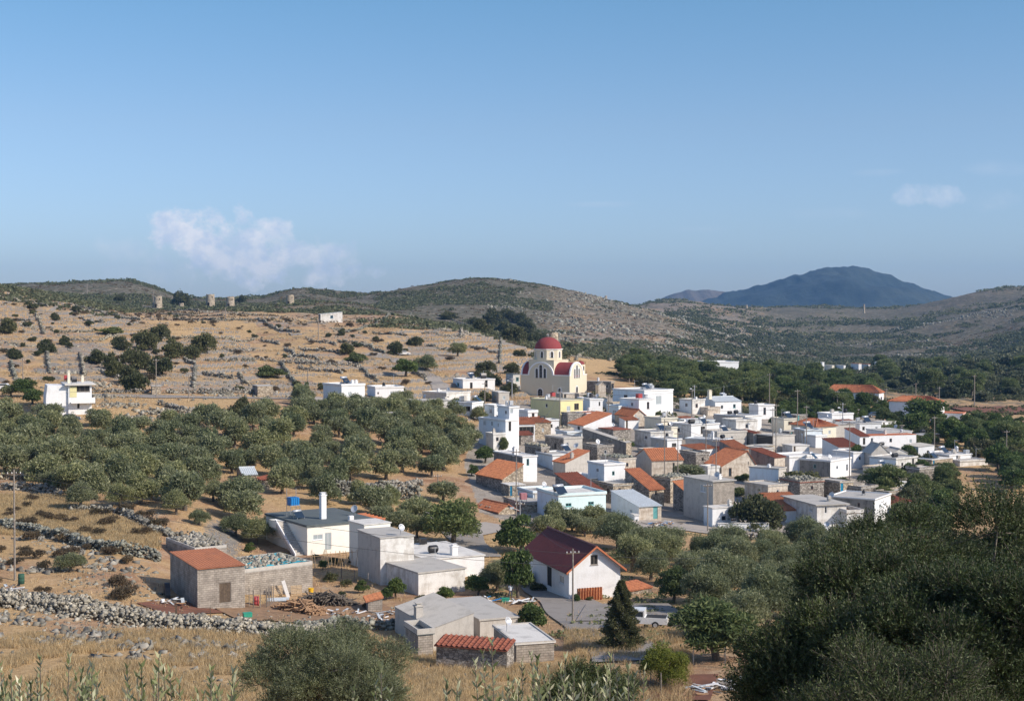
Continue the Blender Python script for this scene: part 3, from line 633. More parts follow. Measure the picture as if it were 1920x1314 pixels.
    for (fu, fv, cw, ch, cm) in chim:
        cz = zr(w*fu, dd*fv)-.1; mb = MB(); mb.box(w*fu-cw/2, w*fu+cw/2, dd*fv-cw/2, dd*fv+cw/2, cz, cz+ch)
        co = mb.build('chimney', cm, e); mb = MB(); mb.box(w*fu-cw/2-.08, w*fu+cw/2+.08, dd*fv-cw/2-.08, dd*fv+cw/2+.08, cz+ch+.001, cz+ch+.1); mb.box(w*fu-cw/3, w*fu+cw/3, dd*fv-cw/3, dd*fv+cw/3, cz+ch+.101, cz+ch+.3); mb.box(w*fu-cw/2, w*fu+cw/2, dd*fv-cw/2, dd*fv+cw/2, cz+ch+.301, cz+ch+.36); mb.build('chimney_cap', cm, co)
    info = dict(e=e, w=w, d=dd, h=he, z=zb, Y=Y, M=Wm, zr=zr, cx=cx, top=top, tk=tk, roof=roof, L=L, R=R); HOUSES.append(info)
    if short: lm(short, (L+R)/2, top+10)
    return info
def local_ray(I, px, row, zl):
    """point on the horizontal plane z=zl (local) seen at a pixel"""
    q = P3(px, row, I['Y']); o = Vector((0, 0, CZ)); dl = q - o; zw = I['z'] + zl
    return o + dl * ((zw - CZ) / dl.z)
def on_roof(I, px, row):
    z = I['h'] + (I['tk'] if I['roof'] == 'flat' else 0); p = local_ray(I, px, row, z); q = I['M'].inverted() @ p
    q.x = min(max(q.x, .5), I['w']-.5); q.y = min(max(q.y, .5), I['d']-.5); q.z = I['zr'](q.x, q.y) + (I['tk'] if I['roof'] == 'flat' else .1)
    return I['M'] @ q, q

# ---- foreground buildings
G1 = H('grey block garage with one orange sloping roof and a dark plank door', 370, 1067, 306, 459, base=1141, th=30, roof='shed_v', apex=1035, wall='block', rm='metalorange', wins=[('r', 422, 1110, 21, 38, 'D')], short='garage with orange roof', cat='garage', name='garage', dmax=9, oh=.05)
G2 = H('long grey block store beside the garage, roof strewn with stones and blue tarp', 459, 1074, 400, 586, Y=148, th=38, wall='block', rm='roofconc', oh=0, par=.3, short='block store with tarp roof', cat='store', name='store_building', dmax=9, tk=.1)
G3 = H('low block shed behind the garage with stones heaped on its flat roof', 365, 1032, 301, 425, Y=158, th=34, wall='block', rm='roofconc', oh=0, par=.2, short='low block shed with stones', cat='shed', name='shed', dmax=9)
B1 = H('cream white house with flat dark blue roof and an outside stair', 576, 988, 497, 707, base=1041, th=33, wall='palecream', rm='roofblue', par=0, oh=.15, tk=.25, dmax=13,
       wins=[('l', 549, 1005, 1, 1, 'o'), ('r', 596, 1006.5, 17, 10, 's'), ('r', 615, 1014, 12, 32, 'd')], chim=[(.42, .32, .7, 3.4, 'trim')], short='house with dark blue roof')
H('pale annex wall with an orange edge joined to the blue roofed house', 683, 984, 672, 732, Y=169, th=33, wall='palecream', rm='roofwhite', par=0, d=4, tk=.08, short='cream annex', cat='annex', name='annex')
C1 = H('raised grey plastered block on the flat roofed white house', 713, 1009, 692, 776, Y=158, th=27, wall='white2', left='concrete', rm='roofconc', par=0, tk=.1, d=7, short='raised grey block', cat='house')
C2 = H('flat roofed white house with peeling grey patches on its front', 784.5, 1075, 722, 872, Y=152, th=32, wall='white2', rm='roofconc', par=0, dmax=11, tk=.15, short='peeling white house')
C3 = H('long low building with pale concrete roof behind the peeling white house', 800, 1050, 765, 908, Y=163, th=27, wall='white', rm='roofwhite', par=0, d=11, chim=[(.55, .12, .7, 1.2, 'trim')], short='pale concrete roof', cat='building', name='low_building')
D1 = H('white gabled house with dark red metal roof', 1067, 1068, 990, 1163, base=1124, th=19, roof='gable_v', apex=1025, wall='white', rm='metalred', d=14, oh=.35,
       wins=[('l', 1030, 1080, 8, 37, 'k'), ('l', 1053, 1086, 8, 15, 's'), ('r', 1114, 1049, 14, 19, 'o')], short='house with dark red roof')
H('small rubble lean-to behind the dark red roofed house', 1172, 1110, 1160, 1222, Y=152, th=20, roof='shed_u', rise=-0.1, wall='stonewall', rm='tile', d=4, short='rubble lean-to', cat='shed', name='shed')
E2 = H('grey concrete block house with a flat roof sloping back, right half', 797+103, 1163, 886, 971, base=1196, th=22, wall='concrete', rm='roofconc', par=0, d=10, tk=.15, short='grey concrete house', cat='house')
E1 = H('low concrete wing with square chimney on the grey concrete house', 812, 1178, 745, 888, Y=123, th=24, roof='shed_u', rise=1.0, wall='concrete', rm='metalgrey' if 'metalgrey' in MATS else 'roofconc', d=10, oh=.05, chim=[(.08, .45, .65, 1.1, 'concrete')], short='concrete wing with chimney', cat='house wing')
E3 = H('low block outbuilding with pale flat roof below the grey concrete house', 968, 1208, 915, 1039, base=1244, th=16, wall='block', rm='roofwhite', par=.08, d=7, tk=.1, short='low block outbuilding', cat='outbuilding', name='outbuilding')
E4 = H('crumbling dark stone ruin with a sagging orange tiled roof', 818, 1209, 812, 950, Y=114, th=-18, roof='shed_v', rise=.35, wall='stonegrey', rm='tiledark', d=1.9, short='ruin with sagging roof', cat='ruin', name='ruin')
E5 = H('open concrete water tank wall beside the concrete wing', 784, 1190, 738, 812, Y=119, th=22, wall='block', rm='roofblue', par=.45, d=3.5, tk=.05, cat='cistern', name='cistern', short='concrete cistern')
F1 = H('tiny block hut with orange tin roof in the vegetable yard', 690, 1128, 672, 717, base=1147, th=12, roof='shed_u', rise=-.25, wall='block', rm='tilebright', d=2.6, short='tiny hut with orange roof', cat='hut', name='hut')
K1 = H('half hidden stone ruin among olives with pale blue sheet roof', 455, 890, 396, 482, base=903, th=20, roof='gable_u', rise=.8, wall='stonetan', rm='metalwhite', d=6, short='ruin among the olives', cat='ruin', name='ruin')
H('low broken stone wing with faded red roof among the olives', 492, 901, 478, 512, Y=220, th=20, roof='shed_u', rise=-.6, wall='stonetan', rm='tiledark', d=4, cat='ruin', name='ruin')

# ---- front rank of the village
VH = [
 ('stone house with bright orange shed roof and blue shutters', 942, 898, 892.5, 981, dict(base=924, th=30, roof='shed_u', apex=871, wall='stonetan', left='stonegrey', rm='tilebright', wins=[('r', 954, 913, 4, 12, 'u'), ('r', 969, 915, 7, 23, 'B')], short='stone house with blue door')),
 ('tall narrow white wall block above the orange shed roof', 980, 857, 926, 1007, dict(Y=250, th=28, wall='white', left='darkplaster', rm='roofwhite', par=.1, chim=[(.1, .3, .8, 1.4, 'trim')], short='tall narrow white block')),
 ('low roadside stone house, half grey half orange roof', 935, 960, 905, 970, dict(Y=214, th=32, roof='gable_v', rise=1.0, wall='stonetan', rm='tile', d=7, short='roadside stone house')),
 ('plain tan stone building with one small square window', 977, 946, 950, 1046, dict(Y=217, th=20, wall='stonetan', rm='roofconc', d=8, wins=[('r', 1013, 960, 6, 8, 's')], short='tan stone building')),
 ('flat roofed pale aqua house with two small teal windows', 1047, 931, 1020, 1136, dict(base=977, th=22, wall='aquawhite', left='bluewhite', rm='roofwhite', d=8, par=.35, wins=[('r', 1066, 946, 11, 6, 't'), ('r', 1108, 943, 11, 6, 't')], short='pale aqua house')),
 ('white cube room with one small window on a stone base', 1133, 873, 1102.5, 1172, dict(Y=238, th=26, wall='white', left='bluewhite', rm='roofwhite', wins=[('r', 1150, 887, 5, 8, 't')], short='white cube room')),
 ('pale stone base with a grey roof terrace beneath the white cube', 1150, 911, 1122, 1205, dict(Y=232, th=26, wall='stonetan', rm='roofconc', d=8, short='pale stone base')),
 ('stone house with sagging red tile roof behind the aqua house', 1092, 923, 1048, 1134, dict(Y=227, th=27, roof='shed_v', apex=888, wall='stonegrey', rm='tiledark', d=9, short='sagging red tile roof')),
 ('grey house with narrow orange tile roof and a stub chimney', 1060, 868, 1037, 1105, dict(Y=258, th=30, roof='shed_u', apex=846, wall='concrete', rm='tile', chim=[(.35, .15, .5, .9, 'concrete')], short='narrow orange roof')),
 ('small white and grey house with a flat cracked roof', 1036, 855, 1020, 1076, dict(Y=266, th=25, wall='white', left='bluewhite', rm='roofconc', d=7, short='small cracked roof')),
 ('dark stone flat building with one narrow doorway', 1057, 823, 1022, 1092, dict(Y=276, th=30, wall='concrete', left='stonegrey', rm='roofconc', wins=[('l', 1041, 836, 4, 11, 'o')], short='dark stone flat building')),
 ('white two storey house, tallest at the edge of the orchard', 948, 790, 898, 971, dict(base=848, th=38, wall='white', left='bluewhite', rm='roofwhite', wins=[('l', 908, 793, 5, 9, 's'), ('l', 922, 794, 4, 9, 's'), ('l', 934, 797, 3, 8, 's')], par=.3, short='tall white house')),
 ('white stair room on the tall white house', 955, 765, 935, 973, dict(Y=284, th=28, wall='white', rm='roofwhite', d=5, wins=[('r', 953, 771, 6, 9, 's')], cat='roof room')),
 ('off-white ground floor lean-to below the tall white house', 925, 815, 912, 948, dict(Y=279, th=30, wall='white2', rm='roofwhite', d=3, cat='lean-to')),
 ('white terrace block behind the veranda roof', 990, 774, 973, 1008, dict(Y=300, th=28, wall='white', rm='roofwhite', d=6, par=.5, short='white terrace block')),
 ('house with an orange veranda roof and dark shaded opening', 972, 795, 966, 1003, dict(Y=284, th=16, roof='shed_v', apex=783, wall='white', rm='tile', d=5, wins=[('r', 986, 806, 28, 13, 'o')], short='veranda')),
 ('grey stone house end beside the veranda with orange roof edge', 1003, 792, 996, 1033, dict(Y=288, th=18, roof='shed_v', apex=785, wall='stonetan', rm='tile', d=5, wins=[('r', 1018, 806, 4, 7, 's')], short='grey stone house end')),
 ('ruined rubble wall with an old round stone pillar', 1050, 806, 1034, 1075, dict(Y=292, th=15, wall='dirtyplaster', rm='roofconc', d=3, short='ruined rubble wall')),
 ('pale yellow two storey house below the church', 1051, 752, 995, 1093, dict(base=796, th=40, wall='yellow', rm='roofconc', dmax=14, par=.1, wins=[('r', 1066, 766, 7, 10, 's'), ('r', 1081, 762, 9, 12, 'o'), ('r', 1063, 787, 17, 12, 'd')], short='yellow house')),
 ('small grey and white extension left of the yellow house', 1000, 790, 984, 1048, dict(Y=312, th=20, wall='white', rm='roofconc', d=4, cat='extension')),
 ('white block against the right side of the yellow house', 1106, 750, 1090, 1130, dict(Y=350, th=20, wall='white', left='bluewhite', rm='roofwhite', d=8, wins=[('r', 1124, 757, 3, 8, 'o')], short='white block by the yellow house')),
 ('long white walled house with one steep orange shed roof', 1094, 798, 1074, 1147, dict(Y=298, th=22, roof='shed_u', apex=776, wall='white', rm='tile', d=8, wins=[('l', 1085, 806, 4, 14, 'o')], short='long orange shed roof')),
 ('low white terrace wall house in front of the long orange roof', 1064, 812, 1048, 1095, dict(Y=290, th=22, wall='bluewhite', rm='roofwhite', d=6, short='low white terrace')),
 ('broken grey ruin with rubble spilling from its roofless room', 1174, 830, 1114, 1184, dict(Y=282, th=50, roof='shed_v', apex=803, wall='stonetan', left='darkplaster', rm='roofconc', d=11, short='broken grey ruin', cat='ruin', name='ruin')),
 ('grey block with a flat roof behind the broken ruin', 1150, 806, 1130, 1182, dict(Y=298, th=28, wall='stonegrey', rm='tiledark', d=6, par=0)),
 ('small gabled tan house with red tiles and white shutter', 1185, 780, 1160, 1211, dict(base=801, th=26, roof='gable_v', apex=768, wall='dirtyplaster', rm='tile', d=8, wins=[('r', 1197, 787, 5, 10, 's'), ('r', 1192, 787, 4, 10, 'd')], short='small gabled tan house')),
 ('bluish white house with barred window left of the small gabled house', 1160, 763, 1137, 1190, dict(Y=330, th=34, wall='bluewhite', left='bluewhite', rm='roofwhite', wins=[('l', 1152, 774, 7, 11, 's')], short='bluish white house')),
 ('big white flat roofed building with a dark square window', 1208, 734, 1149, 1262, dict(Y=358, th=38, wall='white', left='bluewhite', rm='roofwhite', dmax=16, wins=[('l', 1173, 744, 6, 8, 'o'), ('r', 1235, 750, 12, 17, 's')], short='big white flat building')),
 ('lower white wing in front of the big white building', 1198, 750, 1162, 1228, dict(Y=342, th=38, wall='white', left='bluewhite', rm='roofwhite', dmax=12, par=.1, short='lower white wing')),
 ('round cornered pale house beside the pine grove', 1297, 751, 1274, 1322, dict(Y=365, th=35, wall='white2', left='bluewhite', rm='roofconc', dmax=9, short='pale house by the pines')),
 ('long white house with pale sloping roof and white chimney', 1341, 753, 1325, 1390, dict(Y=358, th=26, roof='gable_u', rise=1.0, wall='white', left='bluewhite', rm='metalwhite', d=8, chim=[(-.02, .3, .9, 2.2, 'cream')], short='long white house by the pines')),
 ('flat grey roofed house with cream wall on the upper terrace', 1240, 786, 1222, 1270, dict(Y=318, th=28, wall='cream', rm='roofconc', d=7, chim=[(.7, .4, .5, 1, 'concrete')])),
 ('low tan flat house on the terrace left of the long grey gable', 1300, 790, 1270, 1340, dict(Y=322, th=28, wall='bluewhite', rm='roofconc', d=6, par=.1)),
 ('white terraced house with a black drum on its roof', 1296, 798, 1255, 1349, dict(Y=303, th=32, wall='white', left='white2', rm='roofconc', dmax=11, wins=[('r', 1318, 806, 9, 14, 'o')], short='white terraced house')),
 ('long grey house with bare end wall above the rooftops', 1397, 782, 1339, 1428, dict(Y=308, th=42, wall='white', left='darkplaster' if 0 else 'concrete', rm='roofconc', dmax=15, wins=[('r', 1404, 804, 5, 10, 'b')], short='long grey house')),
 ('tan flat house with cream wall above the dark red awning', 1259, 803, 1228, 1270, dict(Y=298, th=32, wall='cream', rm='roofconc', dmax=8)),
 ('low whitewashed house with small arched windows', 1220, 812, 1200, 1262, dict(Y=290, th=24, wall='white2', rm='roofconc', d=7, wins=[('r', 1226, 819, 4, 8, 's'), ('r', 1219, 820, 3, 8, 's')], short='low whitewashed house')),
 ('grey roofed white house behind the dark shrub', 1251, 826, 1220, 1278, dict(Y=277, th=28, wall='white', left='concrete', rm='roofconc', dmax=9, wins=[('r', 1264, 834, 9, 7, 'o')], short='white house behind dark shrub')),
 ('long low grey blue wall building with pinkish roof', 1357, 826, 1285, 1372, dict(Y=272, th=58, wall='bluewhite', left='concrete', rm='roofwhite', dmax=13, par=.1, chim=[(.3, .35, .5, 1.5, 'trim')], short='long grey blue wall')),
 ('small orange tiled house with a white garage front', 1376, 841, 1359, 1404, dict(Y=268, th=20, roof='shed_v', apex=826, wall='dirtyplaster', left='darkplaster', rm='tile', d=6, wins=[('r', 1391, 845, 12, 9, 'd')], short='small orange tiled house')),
 ('small red roof tucked between grey walls', 1413, 812, 1398, 1425, dict(Y=292, th=30, roof='shed_v', apex=806, wall='concrete', left='darkplaster', rm='tiledark', d=5, cat='shed')),
 ('old stone house with plain orange tiles and hipped end wall', 1222, 863, 1190, 1281, dict(base=892, th=14, roof='gable_u', apex=842, wall='dirtyplaster', left='concrete', rm='tilebright', d=9, wins=[('r', 1263, 878, 4, 22, 'k')], short='orange gabled stone house')),
 ('stained gabled house with broken tiles missing over its corner', 1353, 874, 1318, 1417, dict(base=893, th=22, roof='gable_v', apex=846, ridge_t=.75, wall='dirtyplaster', left='stonegrey', rm='tile', d=8, wins=[('r', 1369, 886, 6, 18, 'b'), ('r', 1403, 868, 2, 6, 'o')], short='stained gabled house')),
 ('long red tile roof running down to the alley', 1217, 918, 1172, 1245, dict(Y=231, th=33, roof='shed_v', apex=880, wall='stonetan', left='stonegrey', rm='tile', dmax=13, wins=[('r', 1230, 924, 5, 8, 'o')], short='long red tile roof')),
 ('dark stone house along the alley with orange roof corner', 1301, 935, 1262, 1322, dict(Y=226, th=38, roof='shed_v', apex=903, wall='stonegrey', left='stonegrey', rm='tilebright', dmax=10, short='dark alley house')),
 ('roofless stone yard wall above the alley', 1257, 900, 1222, 1300, dict(Y=236, th=45, wall='stonetan', left='stonegrey', rm='roofconc', dmax=8, par=.3, short='roofless yard wall', cat='stone wall', name='yard_wall')),
 ('whitewashed shed with ribbed pale roof and teal door', 1198, 950, 1161, 1240, dict(base=976, th=24, roof='shed_v', apex=920, wall='dirtyplaster', left='white', rm='metalwhite', d=9, wins=[('r', 1229, 961, 9, 20, 'T')], short='pale ribbed shed roof')),
 ('low white kiosk wall beside the ribbed roofed shed', 1190, 966, 1183, 1198, dict(Y=214, th=15, wall='white', rm='roofwhite', d=1.5, par=0, cat='low wall', name='low_wall')),
 ('two storey block house, bare grey above and whitewashed below', 1337, 903, 1301, 1377, dict(base=981, th=27, wall='block', left='concrete', rm='roofconc', oh=.25, d=8, par=0, wins=[('l', 1318, 915, 8, 14, 's')], short='two storey block house')),
 ('whitewashed ground floor with one brown square window', 1336, 953, 1318, 1386, dict(Y=212, th=24, wall='white', left='bluewhite', rm='roofwhite', d=2.5, par=.0, wins=[('r', 1357, 971, 8, 8, 'b')], short='whitewashed ground floor')),
 ('roadside white house with mottled orange tile roof', 1472, 957, 1459, 1530, dict(base=979, th=16, roof='shed_v', apex=925, wall='white', left='stonegrey', rm='tilebright', d=9, wins=[('r', 1519, 966, 10, 23, 'k')], short='mottled orange roof')),
 ('cream roadside house with overhanging grey concrete roof', 1532, 947, 1512, 1587, dict(Y=214, th=16, wall='white2', rm='roofconc', d=11, oh=.4, par=0, short='overhanging concrete roof')),
 ('low white yard wall joined to the concrete roofed house', 1588, 962, 1580, 1618, dict(Y=213, th=14, wall='white2', rm='dirt', d=5, par=.5, tk=.02, cat='yard wall', name='yard_wall')),
 ('long dark walled store with white end by the road', 1640, 938, 1554, 1670, dict(Y=219, th=58, wall='white', left='darkplaster', rm='roofconc', dmax=15, par=.15, short='long dark walled store')),
 ('dark sided house with bright white front under the carob', 1557, 866, 1500, 1596, dict(Y=258, th=50, wall='white', left='darkplaster', rm='roofwhite', dmax=13, short='dark sided house')),
 ('blackened flat roofed concrete house', 1449, 818, 1419, 1490, dict(Y=275, th=28, wall='concrete', left='black', rm='roofconc', dmax=9, par=.1, short='blackened concrete house')),
 ('stained white house with a brown shuttered window', 1509, 808, 1488, 1541, dict(Y=279, th=12, wall='bluewhite', left='dirtyplaster', rm='roofconc', d=6, wins=[('r', 1522, 822, 10, 9, 'b')], short='house with brown window')),
 ('house with small red tile roof and dark side wall', 1452, 858, 1408, 1472, dict(Y=258, th=40, roof='shed_v', apex=842, wall='dirtyplaster', left='darkplaster', rm='tiledark', dmax=9, short='dark sided small red roof')),
 ('long bluish yard wall below the small red roof', 1460, 880, 1417, 1474, dict(Y=248, th=52, wall='concrete', left='bluewhite', rm='roofconc', d=6, par=.1, cat='yard wall', name='yard_wall')),
 ('bare grey concrete house with blank walls', 1556, 797, 1537, 1604, dict(Y=298, th=18, wall='concrete', left='darkplaster', rm='roofconc', d=8, par=0, short='bare grey concrete house')),
 ('house with a four sided orange tile roof', 1530, 800, 1504, 1568, dict(Y=315, th=28, roof='hip', apex=785, wall='cream', rm='tile', d=9, short='four sided orange roof')),
 ('cream box house with a terrace opening', 1470, 787, 1456, 1494, dict(Y=318, th=20, wall='cream', rm='roofconc', d=6, wins=[('r', 1482, 793, 9, 6, 'o')], short='cream box house')),
 ('white flat house at the right end of the upper row', 1612, 795, 1602, 1652, dict(Y=320, th=16, wall='white', rm='roofconc', d=9, par=.05, short='white flat house of the upper row')),
 ('long white house stepping down to the right', 1662, 810, 1645, 1710, dict(Y=301, th=16, wall='white', rm='roofconc', d=9, par=.05, short='long stepping white house')),
 ('small dark red roofed shed between white walls', 1612, 818, 1603, 1630, dict(Y=294, th=20, roof='shed_v', apex=803, wall='white', rm='tiledark', d=6, cat='shed')),
 ('house with patched red tile roof behind the leafy tree', 1572, 838, 1562, 1612, dict(Y=281, th=16, roof='shed_v', apex=822, wall='white', rm='tiledark', d=7, short='patched red tile roof')),
 ('large plain white house with orange roof edge', 1625, 817, 1608, 1718, dict(Y=300, th=17, wall='white', left='bluewhite', rm='terracotta', dmax=9, par=0, oh=.05, tk=.08, short='large plain white house')),
 ('small house with shaded grey gable facing the lane', 1634, 850, 1628, 1668, dict(Y=268, th=8, roof='gable_v', apex=833, wall='concrete', rm='roofconc', d=5, short='small grey gable')),
 ('second small gable with speckled white wall', 1673, 849, 1668, 1702, dict(Y=266, th=8, roof='gable_v', apex=842, wall='white2', rm='roofconc', d=5)),
 ('speckled white yard house below the small gables', 1680, 862, 1630, 1720, dict(Y=262, th=40, wall='white2', left='bluewhite', rm='roofconc', dmax=8)),
 ('bare concrete box behind the dark pine', 1655, 880, 1618, 1692, dict(Y=272, th=35, wall='dirtyplaster', left='concrete', rm='roofconc', dmax=9, short='bare concrete box')),
 ('white flat roofed house at the right edge of the village', 1780, 855, 1745, 1822, dict(Y=300, th=30, wall='white', left='concrete', rm='roofwhite', d=8, par=.15, short='white house at the village edge')),
 ('pale grey low house farthest right in the village', 1800, 866, 1775, 1852, dict(Y=296, th=24, wall='white2', rm='roofconc', d=7, short='low grey house farthest right')),
 ('white sloping wall house right of the large plain one', 1722, 838, 1716, 1752, dict(Y=304, th=14, roof='shed_u', rise=-.9, wall='white', rm='roofconc', d=6)),
 ('white garden wall house below the dark pines', 1422, 761, 1410, 1452, dict(Y=350, th=20, wall='white', rm='roofwhite', d=5, short='white garden wall')),
 ('long school like house with a red hipped roof', 1648, 737, 1590, 1657, dict(Y=450, th=60, roof='hip', apex=722, wall='white', left='bluewhite', rm='tile', d=18, wins=[('l', 1615, 745, 4, 7, 's'), ('l', 1633, 745, 4, 7, 's')], short='long red hipped roof')),
 ('white house with red hipped roof and thin chimney behind the big tree', 1758, 755, 1685, 1771, dict(Y=398, th=55, roof='hip', apex=743, wall='white', left='bluewhite', rm='tile', d=14, chim=[(.5, .7, .5, 1.4, 'concrete')], short='red hipped roof with chimney')),
 ('low white annex wall right of the hipped roof house', 1805, 775, 1765, 1811, dict(Y=400, th=65, wall='pinkplaster', left='bluewhite', rm='terracotta', d=9, par=0, tk=.08, cat='annex', name='annex')),
 ('low grey white building with barrel shaped tank left of the church', 868, 713, 848, 928, dict(Y=388, th=20, wall='white', left='bluewhite', rm='roofwhite', d=9, short='white building left of church')),
 ('grey block annex under the tree left of the church', 935, 736, 915, 955, dict(Y=360, th=18, wall='concrete', rm='roofwhite', d=6, par=.05)),
 ('bluish white long low house with windows and porch', 885, 757, 840, 906, dict(Y=325, th=62, wall='white', left='bluewhite', rm='roofwhite', d=12, wins=[('l', 850, 766, 6, 10, 's'), ('l', 857, 766, 4, 11, 'k'), ('l', 876, 766, 12, 9, 'o')], short='long low bluish house')),  # bluish left wall: white plaster with its shade put into the colour
 ('small white box with tanks below the long low house', 927, 762, 905, 950, dict(Y=312, th=28, wall='white', left='bluewhite', rm='roofwhite', d=5, wins=[('r', 933, 768, 4, 8, 's')])),
 ('grey flat roofed house with a dark shaded side wall', 837, 738, 792, 882, dict(Y=345, th=46, wall='white2', left='concrete', rm='roofwhite', dmax=14, wins=[('r', 840, 744, 2, 3, 'o')], short='grey house with dark side')),
 ('low white terrace wall house above the orchard', 770, 752, 735, 842, dict(Y=326, th=14, wall='white2', rm='roofconc', d=6, par=.05, wins=[('r', 793, 757, 24, 7, 'o')], short='low terrace above the orchard')),
 ('white cube house at the top edge of the olive orchard', 640.5, 724, 606, 684, dict(base=766, th=38, wall='white', left='bluewhite', rm='roofwhite', dmax=12, par=.35, wins=[('r', 656, 738, 7, 7, 's'), ('l', 627, 734, 2, 3, 'o')], chim=[(.62, .2, .6, 1.0, 'trim'), (.78, .2, .6, 1.0, 'trim')], short='white cube house')),
 ('low white house with a wide barred window', 704, 728, 687, 757, dict(base=751, th=20, wall='white', left='bluewhite', rm='roofwhite', d=8, par=.3, wins=[('r', 739, 738, 15, 10, 's'), ('r', 709, 737, 3, 4, 'o')], short='low white house with wide window')),
 ('plain tan concrete box among the orchard trees', 725, 775, 721, 744, dict(Y=291, th=12, wall='concrete', rm='roofconc', d=3, par=0, cat='hut', name='hut', short='tan concrete box')),
 ('stone field hut beside the hill road', 483, 724, 466, 512, dict(base=744, th=24, wall='stonetan', left='stonegrey', rm='roofconc', d=5, par=0, cat='hut', name='hut', short='stone field hut')),
 ('tiny block hut on the bare slope above the road', 285, 724, 279, 302, dict(base=740, th=18, wall='stonetan', left='stonegrey', rm='roofconc', d=3, par=0, cat='hut', name='hut', short='tiny block hut')),
 ('lone pale block house high on the bare hillside', 601, 589, 589, 642, dict(base=605, th=16, roof='shed_u', rise=.9, wall='concrete' if 0 else 'white2', left='darkplaster', rm='metalwhite', d=6, wins=[('r', 622, 594, 5, 5, 'u')], short='lone hillside house')),
 ('grey stone outbuilding right of the church', 1146, 716, 1122, 1152, dict(Y=395, th=60, wall='stonetan', left='stonegrey', rm='roofconc', d=8, par=0, cat='outbuilding', name='outbuilding', short='grey outbuilding by the church')),
 ('collapsing white wall stub right of the church', 1122, 722, 1116, 1136, dict(Y=385, th=12, roof='gable_v', rise=.8, wall='dirtyplaster', rm='roofconc', d=3, cat='ruin', name='ruin')),
 ('roofed porch house half hidden left of the church', 962, 702, 950, 975, dict(Y=392, th=20, wall='white2', rm='metalwhite' if 0 else 'roofblue', d=6, par=0, cat='outbuilding', name='outbuilding')),
 ('orange roofed farmhouse half hidden in the big foreground olives', 1690, 1032, 1655, 1712, dict(Y=165, th=50, roof='gable_u', rise=.9, wall='white2', rm='tilebright', d=5, short='farmhouse in the olives')),
 ('low white shed roof below the roadside houses', 1555, 1000, 1520, 1610, dict(Y=196, th=24, wall='white2', rm='roofwhite', d=5, cat='shed', name='shed')),
]
for lab, cx, top, L, R, kw in VH:
    wn = list(kw.get('wins', ())); plain = any(q in lab for q in ('plain', 'bare', 'wall', 'roofless', 'ruin', 'rubble', 'hut', 'blackened', 'cemetery', 'stub', 'dark stone house'))
    if not plain or kw.get('wall') == 'white':
        if not any(q[0] == 'r' for q in wn):
            k = 1 + (R - cx > 34) + (R - cx > 60)
            for i in range(k): wn.append(('r', cx + (R-cx)*(i + .5 + random.uniform(-.18, .18))/k, top + 9 + random.uniform(-1, 1.5), 5, 7 if random.random() < .8 else 13, random.choice('wbstowsk')))
        if not any(q[0] == 'l' for q in wn) and cx - L > 18: wn.append(('l', L + (cx-L)*random.uniform(.3, .7), top + 8, 4, 7, random.choice('wbstw')))
    kw['wins'] = wn
    if 'Y' in kw and not any(q in lab for q in ('white cube room', 'stair room', 'tall narrow', 'pale stone base', 'ground floor', 'big white flat', 'lower white wing', 'long dark walled', 'overhanging', 'farmhouse', 'hipped', 'annex', 'cemetery', 'low white kiosk', 'sagging red', 'alley', 'lean-to')):
        Yk = kw['Y']; P_ = P3(cx, top, Yk)
        while P_.z - h(P_.x, Yk) > 3.5 and Yk < kw['Y']*1.22: Yk += 1.5; P_ = P3(cx, top, Yk)
        kw['Y'] = Yk
    if kw.get('roof', 'flat') == 'flat' and 'chim' not in kw and random.random() < .4 and R - L > 25: kw['chim'] = [(random.uniform(.15, .85), random.uniform(.2, .8), .45, random.uniform(.5, .9), random.choice(['trim', 'concrete', 'white2']))]
    H(lab, cx, top, L, R, **kw)
HB = {i['e'].get('label'): i for i in HOUSES}
def hb(sub): return next(i for i in HOUSES if sub in i['e']['label'])

